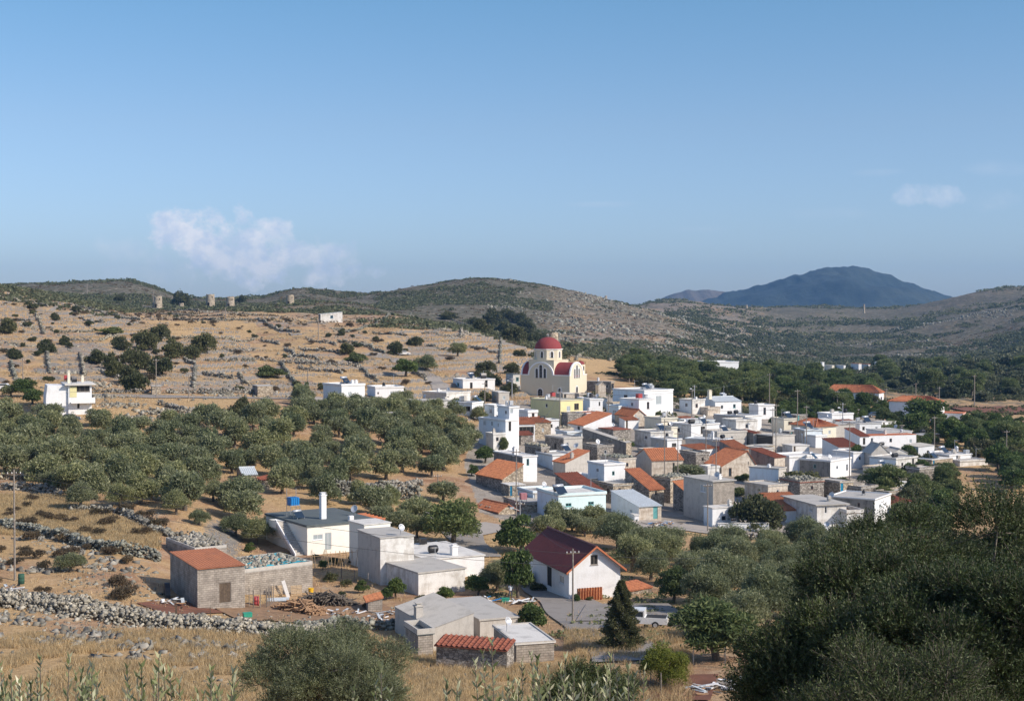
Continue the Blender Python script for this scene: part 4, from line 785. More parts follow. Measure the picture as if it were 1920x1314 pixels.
# small filler houses of the crowded middle, stepping down the slope
for k, (cx, top, L, R, Y, wm, rm_, lab) in enumerate([
    (1120, 838, 1098, 1150, 272, 'stonegrey', 'roofconc', 'low dark stone room beneath the broken ruin'),
    (1160, 862, 1140, 1192, 254, 'dirtyplaster', 'roofconc', 'tan rubble room between the ruin and the white cube'),
    (1305, 852, 1282, 1330, 260, 'stonegrey', 'roofconc', 'dark stone yard room right of the orange gabled house'),
    (1440, 912, 1417, 1477, 232, 'dirtyplaster', 'roofconc', 'tan yard walls behind the large carob tree'),
    (1500, 905, 1470, 1545, 236, 'stonegrey', 'tiledark', 'collapsed dark roofs heaped above the mottled orange roof'),
    (1575, 905, 1553, 1600, 240, 'stonetan', 'roofconc', 'roofless tan stone ruin with a blue door'),
    (1345, 812, 1325, 1400, 290, 'concrete', 'roofconc', 'grey terrace roof below the long grey house'),
    (1430, 842, 1410, 1450, 268, 'concrete', 'roofconc', 'small vaulted grey house before the blackened one'),
    (1480, 858, 1462, 1540, 262, 'white', 'roofwhite', 'pale flat terrace below the house with brown window'),
    (1600, 850, 1570, 1625, 270, 'white', 'roofwhite', 'white house front beside the leafy pine'),
    (1380, 790, 1362, 1420, 325, 'white2', 'roofconc', 'pale roof strip behind the long grey house'),
    (1100, 776, 1090, 1135, 325, 'white', 'terracotta', 'low pinkish roof behind the long orange shed roof'),
    (1560, 778, 1540, 1600, 332, 'white', 'roofwhite', 'white row house behind the bare concrete one'),
    (1015, 840, 1000, 1030, 262, 'stonegrey', 'roofconc', 'rubble walled plot left of the cracked roof'),
    (1000, 925, 985, 1050, 224, 'bluewhite', 'roofconc', 'shaded blue white house between stone walls'),
    ]):
    P_ = P3(cx, top, Y); Y0 = Y
    while P_.z - h(P_.x, Y) > 3.2 and Y < Y0*1.2: Y += 1.5; P_ = P3(cx, top, Y)
    H(lab, cx, top, L, R, Y=Y, th=24 + (k*7) % 14, wall=wm, rm=rm_, d=6, par=.15 if k % 2 else .3, wins=[('r', 1570, 913, 6, 14, 'B')] if 'blue door' in lab else [('r', (cx+R)/2, top+9, 5, 7, 'wbo'[k % 3])])

H('low white kerb wall along the village street below the carob', 1347, 981, 1343, 1442, Y=209, th=4, wall='white', rm='roofwhite', d=.4, par=0, tk=.05, cat='low wall', name='low_wall')
def verge_boards():
    w, rise, hh = D1['w'], D1['zr'](D1['w']/2, 0) - D1['h'], D1['h']
    for a, b in (((-.5, hh - rise*.5/(w/2)), (w/2, hh + rise)), ((w + .5, hh - rise*.5/(w/2)), (w/2, hh + rise))):
        m = MB(); m.prism([(a[0], -.60, a[1] - .02), (b[0], -.60, b[1] - .02), (b[0], -.60, b[1] + .2), (a[0], -.60, a[1] + .2)], (0, .12, 0)); m.build('verge_board', 'terracotta', D1['e'])
verge_boards()
# yellow and white house at the left, with slab roof, balcony and wedge wall
def left_house():
    I = H('white and yellow two storey house with a slab roof and balcony', 128, 722, 68, 172, base=779, th=22, wall='white', left='white', rm='roofwhite', d=10, par=0, oh=.7, tk=.25,
          wins=[('r', 150, 729, 33, 11, 'o'), ('r', 147, 762, 4, 7, 'k')], chim=[(.08, .3, .5, 2.6, 'cream'), (.75, .7, .5, 1.4, 'cream')], short='white and yellow house')
    e = I['e']; w = I['w']; hh = I['h']; m = MB(); z = hh*.45
    m.box(.4, w+.5, -1.5, -.003, z, z+.18); m.build('balcony_slab', 'trim', e)
    m = MB(); m.box(.4, w+.5, -1.5, -1.38, z+.181, z+1.1); m.box(w+.38, w+.5, -1.379, -.004, z+.181, z+1.1); m.build('balcony_wall', 'trim', e)
    m = MB(); m.box(-4.2, -.003, .5, 8, 0, hh*.62); m.prism([(-4.2, .5, hh*.621), (-.003, .5, hh*.621), (-.003, .5, hh*.98), (-3.9, .5, hh*1.0)], (0, 7.5, 0)); m.build('side_wing', 'white', e)
    m = MB(); m.box(.25, 1.6, -.06, -.003, z+1.15, hh-.35); m.build('yellow_panel', 'yellow', e)
left_house()
# stair against the blue roofed house
def stair():
    e = B1['e']; hh = B1['h']; n = 16; m = MB(); y0 = .6; L_ = min(B1['d']-1, 6.2)
    for i in range(n):
        z = .5 + (hh-.5)*(i+1)/n; ya = y0 + L_*i/n; yb = y0 + L_*(i+1)/n; m.box(-1.25, -.004, ya, yb, max(0, z-.9), z)
    m.build('stair', 'concrete', e)
    m = MB(); m.prism([(-1.4, y0, .5), (-1.4, y0+L_, hh), (-1.4, y0+L_, hh+.35), (-1.4, y0, .9)], (.14, 0, 0)); m.build('stair_edge', 'trim', e)
    m = MB(); m.box(-1.25, -.16, y0+L_+.01, y0+L_+2.2, hh-.9, hh+.0); m.build('landing_block', 'palecream', e)
stair()

# ================================================================ CHURCH
def church():
    cx, Y = 1068, 384; p = P3(cx, 742, Y); a = R_(60); zb = min(h(p.x, Y), h(p.x-11, Y+8)) - .3
    base_h = P3(cx, 705, Y).z - zb      # wall height
    e = empty('church', (p.x, Y, zb), a, 'cream domed church with dark red dome and barrel roofs', 'church'); lm('domed church', 1035, 700)
    w, d = 10.2, 15.2; WH = base_h; r = 3.9; k = 16
    xc, yc = 4.2, 8.9
    def holes_arch(c, z, ww, hh): return [(c + q, z + s) for q, s in arch_poly(ww, hh, 8)]
    H_ = WH - 6.0
    # walls with round gables
    def gable_face(mb, org, ux, length, c, holes, nrm):
        outer = [(0, 0), (length, 0), (length, WH)] + ([(c + r, WH)] if c + r < length - .05 else []) + [(c + r*math.cos(math.pi*i/k), WH + r*.93*math.sin(math.pi*i/k)) for i in range(1, k)] + ([(c - r, WH)] if c - r > .05 else []) + [(0, WH)]
        wall_face(mb, org, ux, outer, holes, nrm, .25)
    trip = lambda c: [(c, WH-.7+H_*0, .95, 3.6), (c-1.25, WH-.7, .8, 2.6), (c+1.25, WH-.7, .8, 2.6)]
    lh = trip(yc) + [(yc+.2, .3, 1.5, 2.6), (3.0, .9, .9, 2.3)]
    fh = trip(xc) + [(xc, 1.6, 1.2, 2.0)]
    mb = MB(); Xv, Yv = Vector((1, 0, 0)), Vector((0, 1, 0)); O = Vector((0, 0, 0))
    gable_face(mb, O, Yv, d, yc, [holes_arch(*q) for q in lh], -Xv); gable_face(mb, O, Xv, w, xc, [holes_arch(*q) for q in fh], -Yv)
    gable_face(mb, Vector((0, d, 0)), Xv, w, xc, [], Yv); gable_face(mb, Vector((w, 0, 0)), Yv, d, yc, [], Xv)
    mb.build('wall', 'church', e)
    # windows: white band and dark lattice pane in each arched opening
    def arch_win(org, ux, nrm, c, z, ww, hh, par, nm='window'):
        o = [(c + q, z + s) for q, s in arch_poly(ww, hh, 10)]; i = [(c + q, z + s) for q, s in arch_poly(ww+.42, hh+.21, 10)]
        A = [org + ux*s + Vector((0, 0, zz)) + nrm*.07 for s, zz in i]; B = [org + ux*s + Vector((0, 0, zz)) + nrm*.07 for s, zz in o]; C = [q - nrm*.075 for q in A]; n_ = len(A)
        m = MB(); m.add(A + B + C, [(j, (j+1) % n_, n_+(j+1) % n_, n_+j) for j in range(1, n_)] + [(j, (j+1) % n_, 2*n_+(j+1) % n_, 2*n_+j) for j in range(n_)])
        f = m.build(nm, 'trim', par); m = MB(); P = [org + ux*s + Vector((0, 0, zz)) - nrm*.2 for s, zz in o]; m.prism(P, -nrm*.03); m.build('pane', 'glass', f)
        m = MB()
        for t in (.25, .5, .75): m.tube(org + ux*c + Vector((0, 0, z + hh*t)) - ux*ww*.45 - nrm*.16, org + ux*c + Vector((0, 0, z + hh*t)) + ux*ww*.45 - nrm*.16, .04, k=4)
        m.tube(org + ux*c + Vector((0, 0, z)) - nrm*.16, org + ux*c + Vector((0, 0, z + hh*.98)) - nrm*.16, .04, k=4); m.build('lattice', 'woodgrey', f)
    for q in lh: arch_win(O, Yv, -Xv, *q, e, 'door' if q[1] < .5 else 'window')
    for q in fh: arch_win(O, Xv, -Yv, *q, e)
    # barrel roofs with white arched verges
    def barrel(a0, a1, ax):
        m = MB(); pts = []
        for s in (a0, a1):
            for i in range(k+1):
                t = math.pi*i/k; q, z = (r-.06)*math.cos(t), (r*.93-.06)*math.sin(t); pts.append((xc+q, s, WH+z) if ax == 'y' else (s, yc+q, WH+z))
        m.add(pts, [(i, i+1, k+1+i+1, k+1+i) for i in range(k)]); return m.build('barrel_roof', 'churchred', e)
    barrel(.3, yc-3.9, 'y'); barrel(yc+3.9, d-.3, 'y'); barrel(.3, xc-3.9, 'x'); barrel(xc+3.9, w-.3, 'x')
    def verge(org, ux, nrm, c):
        m = MB(); ro, ri = r+.12, r-.3; A = []; 
        for rr, off in ((ro, .1), (ri, .1), (ri, -.3), (ro, -.3)): A += [org + ux*(c + rr*math.cos(math.pi*i/24)) + Vector((0, 0, WH + rr*.93*math.sin(math.pi*i/24))) + nrm*off for i in range(25)]
        f = [(q*25+i, q*25+i+1, ((q+1) % 4)*25+i+1, ((q+1) % 4)*25+i) for q in range(4) for i in range(24)] + [(0, 25, 50, 75), (24, 49, 74, 99)]
        m.add(A, f); m.build('arch_trim', 'trim', e)
    verge(O, Yv, -Xv, yc); verge(O, Xv, -Yv, xc); verge(Vector((0, d, 0)), Xv, Yv, xc); verge(Vector((w, 0, 0)), Yv, Xv, yc)
    m = MB()
    for y0, y1 in ((-.08, yc-r-.15), (yc+r+.15, d+.08)): m.box(-.1, .35, y0, y1, WH+.002, WH+.22); m.box(w-.35, w+.1, y0, y1, WH+.002, WH+.22)
    m.box(xc+r+.15, w-.36, -.1, .25, WH+.003, WH+.2); m.build('cornice', 'trim', e)
    m = MB(); m.box(.1, w-.1, .1, yc-4.2, WH-.3, WH-.01); m.box(.1, w-.1, yc+4.2, d-.1, WH-.3, WH-.01); m.build('corner_roof', 'churchred', e)
    # crossing, drum, dome
    z1 = WH + 4.1; m = MB(); m.box(xc-3.9, xc+4.6, yc-3.9, yc+3.9, WH-.2, z1); m.box(xc-4.0, xc+4.7, yc-4.0, yc+4.0, z1+.001, z1+.12); m.build('crossing', 'church', e)
    R8 = 3.85; dz = 2.75; ang = [math.pi/8 + math.pi/4*i for i in range(8)]; q8 = [Vector((xc + R8*math.cos(t), yc + R8*math.sin(t), z1+.12)) for t in ang]
    dr = MB()
    for i in range(8):
        A, B = q8[i], q8[(i+1) % 8]; ux = (B - A).normalized(); L_ = (B - A).length; nrm = ux.cross(Vector((0, 0, 1))).normalized()
        wall_face(dr, A, ux, [(0, 0), (L_, 0), (L_, dz), (0, dz)], [holes_arch(L_/2, .55, .8, 1.75)], nrm, .22)
    dro = dr.build('drum', 'church', e)
    for i in range(8):
        A, B = q8[i], q8[(i+1) % 8]; ux = (B - A).normalized(); nrm = ux.cross(Vector((0, 0, 1))).normalized(); arch_win(A, ux, nrm, (B-A).length/2, .55, .8, 1.75, dro)
    m = MB(); m.rev([(0, 0), (R8+.2, 0), (R8+.25, .22), (0, .22)], (xc, yc, z1+.12+dz+.002), 8, math.pi/8); m.build('drum_cornice', 'trim', e)
    m = MB(); prof = [(3.72*math.cos(math.pi/2*i/12), 3.25*math.sin(math.pi/2*i/12)) for i in range(13)]; m.rev(prof, (xc, yc, z1+.34+dz), 40); m.build('dome', 'churchred', e, True)
    zt = z1+.34+dz+3.25; m = MB(); m.tube((xc, yc, zt-.1), (xc, yc, zt+.9), .05); m.box(xc-.28, xc+.28, yc-.04, yc+.04, zt+.5, zt+.6); m.build('cross', 'galv', e)
    # small bell turret on the far corner
    tx, ty = w-1.1, 1.3; m = MB(); m.box(tx-.9, tx+.9, ty-.9, ty+.9, WH, WH+2.9); t = m.build('bell_turret', 'church', e)
    m = MB(); m.rev([(1.05*math.cos(math.pi/2*i/8), .95*math.sin(math.pi/2*i/8)) for i in range(9)], (tx, ty, WH+2.9), 20); m.build('cupola', 'churchred', t, True)
    m = MB()
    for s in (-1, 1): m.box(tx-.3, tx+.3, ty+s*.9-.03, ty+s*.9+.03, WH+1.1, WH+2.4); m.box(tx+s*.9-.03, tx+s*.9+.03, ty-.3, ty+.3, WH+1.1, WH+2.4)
    m.build('opening', 'darkin', t)  # near-black panels on the wall, painting the shade of open arches
church()

# ================================================================ WINDMILL TOWERS
def tower(px, row, wpx, hpx, lab, Y=None, broken=.25):
    p = hit(px, row) if Y is None else Vector((ray(px, row)[0]*Y, Y, 0)); p.z = h(p.x, p.y); r = wpx/2*p.y/F; zt = P3(px, row-hpx, p.y).z - p.z + .2
    m = MB(); k = 24; n = 7; vs = []
    for j in range(n+1):
        for i in range(k):
            t = 2*math.pi*i/k; rr = r*(1 - .12*j/n)*(1 + .02*random.random()); z = -1 + (zt+1)*j/n + (broken*zt*.35*(vnoise(np.array([i*.35+px]), np.array([3.]))[0]) if j == n else 0); vs.append((rr*math.cos(t), rr*math.sin(t), z))
    for j in range(n+1):
        for i in range(k):
            t = 2*math.pi*i/k; rr = (r*.78)*(1 - .12*j/n); vs.append((rr*math.cos(t), rr*math.sin(t), vs[j*k+i][2]))
    o = (n+1)*k; fs = []
    door = {(j, i) for j in (1, 2) for i in (16, 17)} if hpx > 10 else set(); win = {(5, 20)}
    for j in range(n):
        for i in range(k):
            i2 = (i+1) % k
            if (j, i) in door or (j, i) in win: continue
            fs += [(j*k+i, j*k+i2, (j+1)*k+i2, (j+1)*k+i), (o+j*k+i, o+(j+1)*k+i, o+(j+1)*k+i2, o+j*k+i2)]
    fs += [(n*k+i, n*k+(i+1) % k, o+n*k+(i+1) % k, o+n*k+i) for i in range(k)]
    m.add(vs, fs); ob = m.build('windmill_tower', 'stonetan'); ob.location = p; tag(ob, lab, 'windmill tower', 'ruined windmill towers'); return ob
tower(296, 578, 17, 22, 'ruined stone windmill tower standing leftmost on the hillside'); lm('leftmost windmill tower', 296, 565)
tower(340, 578, 10, 9, 'stump of a ruined tower between two windmill towers')
tower(394.5, 577, 17, 25, 'tallest and greyest stone windmill tower on the hillside'); lm('tallest windmill tower', 394, 565)
tower(432, 577, 16, 20, 'pale windmill tower just beside the tallest one')
tower(544, 571, 16, 17, 'broken topped windmill tower alone on the crest'); lm('broken windmill tower', 544, 562)
tower(1136, 562, 5, 7, 'tiny distant tower on the skyline of the rocky ridge', 1330)
tower(1400, 578, 4, 6, 'tiny distant tower on the low saddle ridge', 2000)
tower(1620, 578, 4, 7, 'tiny distant tower on the ridge under the mountain', 2000)
tower(1036, 662, 24, 35, 'round stone windmill tower partly hidden behind the church dome', 450)

# ================================================================ VEGETATION
def unit(n, g=None):
    v = (g or rng).normal(size=(n, 3)); return v / np.linalg.norm(v, axis=1)[:, None]
def leaf_quads(c, ax, l, w):
    """rhombic leaves: centres, long axes, half length, half width"""
    n = len(c); r = unit(n); b = np.cross(ax, r); b /= np.linalg.norm(b, axis=1)[:, None] + 1e-9
    l = np.asarray(l).reshape(-1, 1); w = np.asarray(w).reshape(-1, 1)
    V = np.stack([c - ax*l, c + b*w, c + ax*l, c - b*w], 1).reshape(-1, 3); return V, np.arange(4*n).reshape(-1, 4)
def blobs_crown(g, R, Hc, z0, nb, flat=.8, spread=.62, rs=1.0):
    B = []
    for i in range(nb):
        t = g.random()*2*math.pi; rr = R*spread*math.sqrt(g.random()); z = z0 + Hc*(.28 + .55*g.random()*(1 - .45*(rr/(R*spread+1e-6))**2)); r = R*(.30 + .22*g.random())*rs
        B.append((rr*math.cos(t), rr*math.sin(t), z, r, r*flat))
    return B
def crown_pts(g, B, n, shell=.55):
    wt = np.array([b[3]**2 for b in B]); k = g.choice(len(B), n, p=wt/wt.sum()); Ba = np.array(B)[k]; d = unit(n, g); d[:, 2] = np.where(d[:, 2] < -.3, -d[:, 2]*.6, d[:, 2])
    rr = (shell + (1-shell)*g.random(n)**.5) * (1 + .10*g.normal(size=n)); P = Ba[:, :3] + d*np.stack([Ba[:, 3], Ba[:, 3], Ba[:, 4]], 1)*rr[:, None]; return P, d
def trunk_mb(g, hgt, r, lean=.15, limbs=5, R=2):
    m = MB(); p = Vector((0, 0, -.4)); q = Vector((g.normal()*lean, g.normal()*lean, hgt*.45)); m.tube(p, q, r*1.25, r*.85)
    for i in range(limbs):
        t = 2*math.pi*i/limbs + g.random(); e = q + Vector((math.cos(t)*R*.5, math.sin(t)*R*.5, hgt*(.35+.3*g.random()))); mid = q.lerp(e, .5) + Vector((0, 0, -.1*hgt*g.random())); m.tube(q - Vector((0, 0, .05)), mid, r*.6, r*.42, 6); m.tube(mid, e, r*.42, r*.15, 6)
    return m
PROTO = {}
def proto(kind):
    spec = {  # name, leaf mat, R, Hc, z0, nblobs, nleaf, half l, half w, trunk h, trunk r, flat, spread
        'olive': ('olive_tree', 'leaf_olive', 2.7, 4.1, -.2, 15, 6500, .19, .062, 2.6, .22, .98, .56),
        'olivenear': ('olive_tree', 'leaf_olive', 2.7, 4.2, -.1, 17, 17000, .12, .032, 2.6, .22, .98, .58),
        'oak': ('evergreen_tree', 'leaf_dark', 2.6, 4.4, -1.1, 16, 4200, .17, .10, 2.0, .25, .85, .55),
        'pine': ('pine_tree', 'leaf_pine', 3.1, 6.0, -.4, 22, 7500, .24, .065, 4.0, .25, .75, .64),
        'green': ('broadleaf_tree', 'leaf_green', 2.5, 4.6, -.2, 17, 5600, .17, .10, 3.0, .2, .85, .58),
        'fig': ('fig_tree', 'leaf_pale', 2.8, 3.2, -.6, 12, 3600, .17, .13, 1.6, .15, .7, .68),
        'far': ('evergreen_tree', 'leaf_far', 3.2, 5.0, -1.2, 12, 2000, .40, .24, 2.6, .25, .75, .6),
        'farolive': ('olive_tree', 'leaf_olive', 2.7, 3.4, .5, 9, 1500, .32, .14, 2.2, .2, .8, .64),
        'shrub': ('shrub', 'leaf_dry', 1.3, 1.3, -.2, 8, 1300, .11, .035, .7, .05, .7, .6),
        'gshrub': ('shrub', 'leaf_dark', 1.4, 1.5, -.2, 8, 1500, .12, .06, .7, .06, .75, .6)}[kind]
    nm, lmn, R, Hc, z0, nb, nl, l, w, th_, tr, flat, spread = spec; out = []
    for v in range({'olive': 6, 'olivenear': 3, 'oak': 4, 'pine': 4, 'green': 3, 'far': 5, 'farolive': 3}.get(kind, 3)):
        g = np.random.default_rng(100 + v*7 + sum(map(ord, kind))); B = blobs_crown(g, R, Hc, z0, nb, flat, spread); P, d = crown_pts(g, B, nl)
        ax = unit(nl, g); ax = ax*.75 + d*.55 + np.array([0, 0, .15]); ax /= np.linalg.norm(ax, axis=1)[:, None]
        s = .6 + .8*g.random(nl); V, Q = leaf_quads(P, ax, l*s, w*s)
        tm = trunk_mb(g, th_, tr, limbs=5 if nl > 2000 else 3, R=R); out.append((mesh_np('crown', V, Q, lmn), tm))
    PROTO[kind] = (nm, out); return PROTO[kind]
TM = {}
def tree(kind, x, y, s=1.0, sz=None, z=None):
    nm, pr = PROTO.get(kind) or proto(kind); i = random.randrange(len(pr)); key = (kind, i)
    if key not in TM:
        t = pr[i][1].build('trunk', 'bark'); TM[key] = t.data; bpy.data.objects.remove(t)
    e = empty(nm, (x, y, h(x, y) if z is None else z), random.random()*6.28); e.scale = (s*(.92+.16*random.random()), s*(.92+.16*random.random()), sz or s*(.9+.2*random.random()))
    link(bpy.data.objects.new('trunk', TM[key]), e); link(bpy.data.objects.new('crown', pr[i][0]), e); return e
WID = {'olive': 5.2, 'olivenear': 5.2, 'oak': 5.2, 'pine': 6.0, 'green': 4.9, 'fig': 5.6, 'far': 6.6, 'farolive': 5.1, 'shrub': 2.5, 'gshrub': 2.7}
CAT = {'olive': 'olive tree', 'olivenear': 'olive tree', 'farolive': 'olive tree', 'oak': 'evergreen tree', 'far': 'evergreen tree', 'pine': 'pine tree', 'green': 'broadleaf tree', 'fig': 'fig tree', 'shrub': 'shrub', 'gshrub': 'shrub'}
def tree_px(kind, px, row, wpx, desc=None, group=None, label=None, asp=1.0, Y=None):
    p = hit(px, row) if Y is None else Vector((ray(px, row)[0]*Y, Y, 0)); s = wpx*p.y/F/WID[kind]
    e = tree(kind, p.x, p.y, s, s*asp); PLACED.append((p.x, p.y, s*WID[kind]/2))
    if label: tag(e, label, CAT[kind], group)
    else: auto(e, desc or f'{ {"oak": "round dark evergreen", "fig": "pale green fig tree", "shrub": "dry brown shrub", "gshrub": "low dark shrub"}.get(kind, "grey-green olive tree") }', CAT[kind], group or f'{CAT[kind]}s of the slope', px, row)
    return e
PLACED = [(i['M'] @ Vector((i['w']/2, i['d']/2, 0))).to_2d()[:] + (max(i['w'], i['d'])*.62,) for i in HOUSES]
PLACED.append((16, 392, 13))
def scatter(kind, poly, Ymin, Ymax, spacing, desc, group, smin=.8, smax=1.15, n=9000, seed=1, avoid=1.0, kinds=None, keep=None, cap=999):
    g = np.random.default_rng(seed); pxs = [p[0] for p in poly]; a, b = (min(pxs)-960)/F, (max(pxs)-960)/F
    Y = np.sqrt(g.random(n)*(Ymax**2 - Ymin**2) + Ymin**2); X = (a + (b-a)*g.random(n))*Y; Z = hts(X, Y); px, row = proj(X, Y, Z); ok = inpoly(px, row, poly)
    pl = np.array(PLACED); c = 0
    for x, y, p_, r_ in zip(X[ok], Y[ok], px[ok], row[ok]):
        s = smin + (smax-smin)*g.random(); k = kind if not kinds else kinds[int(g.random()*len(kinds))]; rr = s*WID[k]/2
        if c >= cap: break
        dd = np.hypot(pl[:, 0]-x, pl[:, 1]-y)
        if (dd < (pl[:, 2] + rr)*avoid*spacing).any(): continue
        if keep and not keep(x, y): continue
        if 380 < p_ < 525 and 895 < r_ < 945: continue
        e = tree(k, float(x), float(y), s); pl = np.vstack([pl, (x, y, rr)]); PLACED.append((x, y, rr)); auto(e, desc if not kinds else {'pine': 'green pine', 'oak': 'dark evergreen tree', 'green': 'leafy green tree', 'far': 'dark evergreen tree', 'farolive': 'grey-green olive tree', 'olive': 'grey-green olive tree', 'fig': 'pale green tree'}[k], CAT[k], group, float(p_), float(r_)); c += 1
    return c
lm('stone windmill hill crest', 700, 560)
for ph, a, b in [('golden field at the left', 140, 960), ('left utility pole', 28, 1000), ('hill road bend', 800, 700), ('hill road', 350, 742), ('long terrace wall', 700, 915), ('large carob tree', 1420, 960), ('round umbrella pine', 850, 960),
                 ('conical dark cypress', 1165, 1160), ('white cemetery wall', 1355, 682), ('red earth field', 1850, 770), ('far village', 1550, 680), ('stone heap in the field', 1850, 745), ('rubble wall of the slope', 250, 1160), ('limestone slope', 1200, 610), ('vertical stone wall left of the church', 938, 655),
                 ('roadside stone wall', 1215, 1005), ('golden patch right of the church', 1130, 670), ('yellow leaved tree', 1250, 1250), ('concrete yard', 1240, 1140), ('dirt track of the grove', 1280, 1045), ('bean poles', 650, 1040), ('right skyline', 1850, 560)]: lm(ph, a, b)

# hand placed trees, largest first
def lone(kind, px, row, wpx, label, asp=1.0, Y=None): tree_px(kind, px, row, wpx, label=label, asp=asp, Y=Y)
lone('pine', 848, 1022, 122, 'round umbrella pine, bright green, standing by the lane', .85)
lone('olivenear', 1160, 1032, 100, 'large olive with forked trunk in front of the aqua house', .85)
lone('green', 975, 1036, 92, 'russet green walnut beside the street lamp', .95)
lone('green', 972, 1120, 76, 'tall oval dark green tree before the dark red roofed house', 1.45)
lone('olivenear', 930, 1108, 70, 'thin grey olive between the white house and oval tree', 1.1)
lone('oak', 1420, 992, 108, 'large carob tree covering the block house corner', 1.1)
lone('oak', 1512, 925, 100, 'broad dark carob in front of the dark sided house', .85)
lone('pine', 1655, 930, 90, 'dark pine spreading over the road end', .8)
lone('green', 1605, 872, 42, 'leafy tree below the patched red tiles', 1.1)
lone('pine', 1345, 1238, 165, 'broad bright pine in the lower grove', .85)
lone('pine', 1262, 1130, 70, 'young feathery pine behind the broad one', 1.2)
lone('olivenear', 1140, 1000, 60, 'olive left of the ribbed roofed shed', .8)
lone('green', 742, 1122, 46, 'dense lemon tree left of the peeling white house', 1.1)
lone('green', 720, 1090, 36, 'small fruit tree near the raised block', 1.0)
lone('green', 1000, 1185, 66, 'bushy dark green orange tree beside the concrete house', 1.0)
lone('green', 835, 1125, 40, 'creeper bush at the foot of the peeling wall', .8)
lone('green', 895, 1115, 50, 'leafy garden bush among the washing', .9)
lone('pine', 944, 850, 20, 'slim pale poplar beside the tall white house', 1.9)
lone('green', 910, 868, 44, 'yellowish bush at the orchard edge under the tall white house', .9)
lone('olive', 830, 940, 70, 'dark fig shrub behind the umbrella pine', .8)
lone('olive', 1290, 870, 76, 'dark thorny shrub behind the orange gabled house', .55, 262)
lone('green', 728, 708, 1, 'x') if 0 else None
lone('green', 760, 706, 56, 'bright green tree beside the hill road', .75)
lone('oak', 742, 664, 40, 'dark evergreen left of the hill road bend', 1.1)
lone('oak', 776, 648, 38, 'dark evergreen just above the hill road bend', .9)
lone('olive', 797, 696, 44, 'grey tree leaning over the hill road', .9)
lone('fig', 738, 738, 44, 'grey green fig behind the low white house', .9)
lone('olive', 858, 668, 44, 'lone grey tree on the red slope', .8)
lone('oak', 650, 664, 36, 'dark evergreen at the wall corner on the slope', 1.1)
lone('fig', 670, 679, 48, 'pale green fig below the dark evergreen', .7)
lone('fig', 505, 706, 68, 'wide pale fig by the vertical wall', .55)
lone('fig', 205, 626, 56, 'rounded pale fig high on the slope', .55)
lone('oak', 842, 598, 42, 'dark evergreen on the hill crest above the church', .55)
lone('pine', 575, 740, 10, 'narrow dark cypress by the hill road', 3.2)
lone('green', 1735, 800, 86, 'big round dark tree in front of the hipped roof house', .75)
lone('green', 1655, 768, 26, 'small clipped tree by the parked cars', .9); lone('green', 1630, 758, 22, 'small tree beside the school like house', 1.0)
lone('far', 1840, 752, 40, 'round evergreen at the edge of the red field', .8)
for px, row, w in [(10,627,46),(88,661,38),(122,648,23),(30,673,30),(105,600,21),(272,655,50),(300,640,44),(325,671,44),(357,672,34),(383,661,50),(178,682,40),(207,690,36),(250,690,52),(222,706,44),(243,722,50),(298,702,50),(228,655,36),(270,690,44),(440,785,48),(452,768,36),(640,630,16),(340,575,40),(225,568,22),(24,533,14),(3,532,16),(452,568,22),(705,640,14),(255,735,50)]:
    tree_px('oak', px, row, w*1.12, asp=1.2)
for px, row, w in [(905,622,44),(925,610,48),(945,625,44),(965,642,52),(985,625,46),(1000,645,42),(950,602,40),(890,612,30),(1065,655,24),(980,608,40),(1015,640,30)]:
    tree_px('oak', px, row, w, 'hilltop evergreen', 'evergreen clump behind the church', asp=1.1)
for px, row, w in [(912,700,46),(924,722,56),(950,738,46),(900,712,36),(960,700,40),(975,668,26),(905,752,40)]:
    tree_px('oak', px, row, w, 'bushy tree', 'trees left of the church', asp=.95)
for px, row, w in [(90,795,66),(45,745,50),(15,775,46),(180,800,54),(130,800,30),(60,760,44),(20,745,40)]:
    tree_px('green' if px in (45, 60) else 'olive', px, row, w, 'garden tree', 'garden trees at the left', asp=.85)
for px, row, w in [(28,595,14),(50,612,20),(60,640,18),(140,585,26),(60,580,30),(165,612,22),(1078,0,0)]:
    if w: tree_px('gshrub', px, row, w)
# olive groves
n_ol = 0
O1 = [(-60,800),(60,800),(200,812),(330,805),(470,795),(600,775),(760,790),(870,815),(895,845),(890,880),(820,895),(690,905),(600,915),(545,925),(470,945),(440,1000),(540,1030),(430,1000),(340,955),(180,945),(30,905),(-60,880)]
n_ol += scatter('olive', O1, 190, 330, 1, 'grey-green olive', 'olive trees of the orchard', .95, 1.45, 16000, 3, .93, cap=190)
for px, row, w in [(150,955,72),(225,950,66),(100,922,60),(285,938,60),(330,965,66),(375,985,44),(40,868,50),(158,852,50),(205,880,56),(350,880,60),(240,845,50),(440,1005,60),(480,1020,70),(510,1010,60),(450,960,60),(400,940,56)]:
    tree_px('olivenear', px, row, w, 'large front olive', 'front olives of the orchard', asp=.9)
O2 = [(600,945),(700,945),(790,985),(800,1020),(770,1010),(640,955)]
n_ol += scatter('olive', O2, 165, 230, 1, 'grey-green olive', 'olive trees of the orchard', .8, 1.1, 3000, 4, .9)
O3 = [(1175,1042),(1240,1040),(1330,1045),(1420,1040),(1560,1032),(1660,1030),(1660,1100),(1500,1190),(1380,1200),(1330,1160),(1300,1120),(1240,1110),(1180,1080)]
n_ol += scatter('olivenear', O3, 115, 212, 1, 'bushy grey-green olive', 'olive trees of the lower grove', .85, 1.3, 9000, 5, 1.0, cap=75)
O4 = [(560,745),(600,770),(700,772),(760,762),(900,770),(900,790),(790,790),(700,790),(560,775)]
n_ol += scatter('olive', O4, 270, 345, .9, 'dark olive', 'olive trees under the white houses', .75, 1.1, 4000, 6, .95)
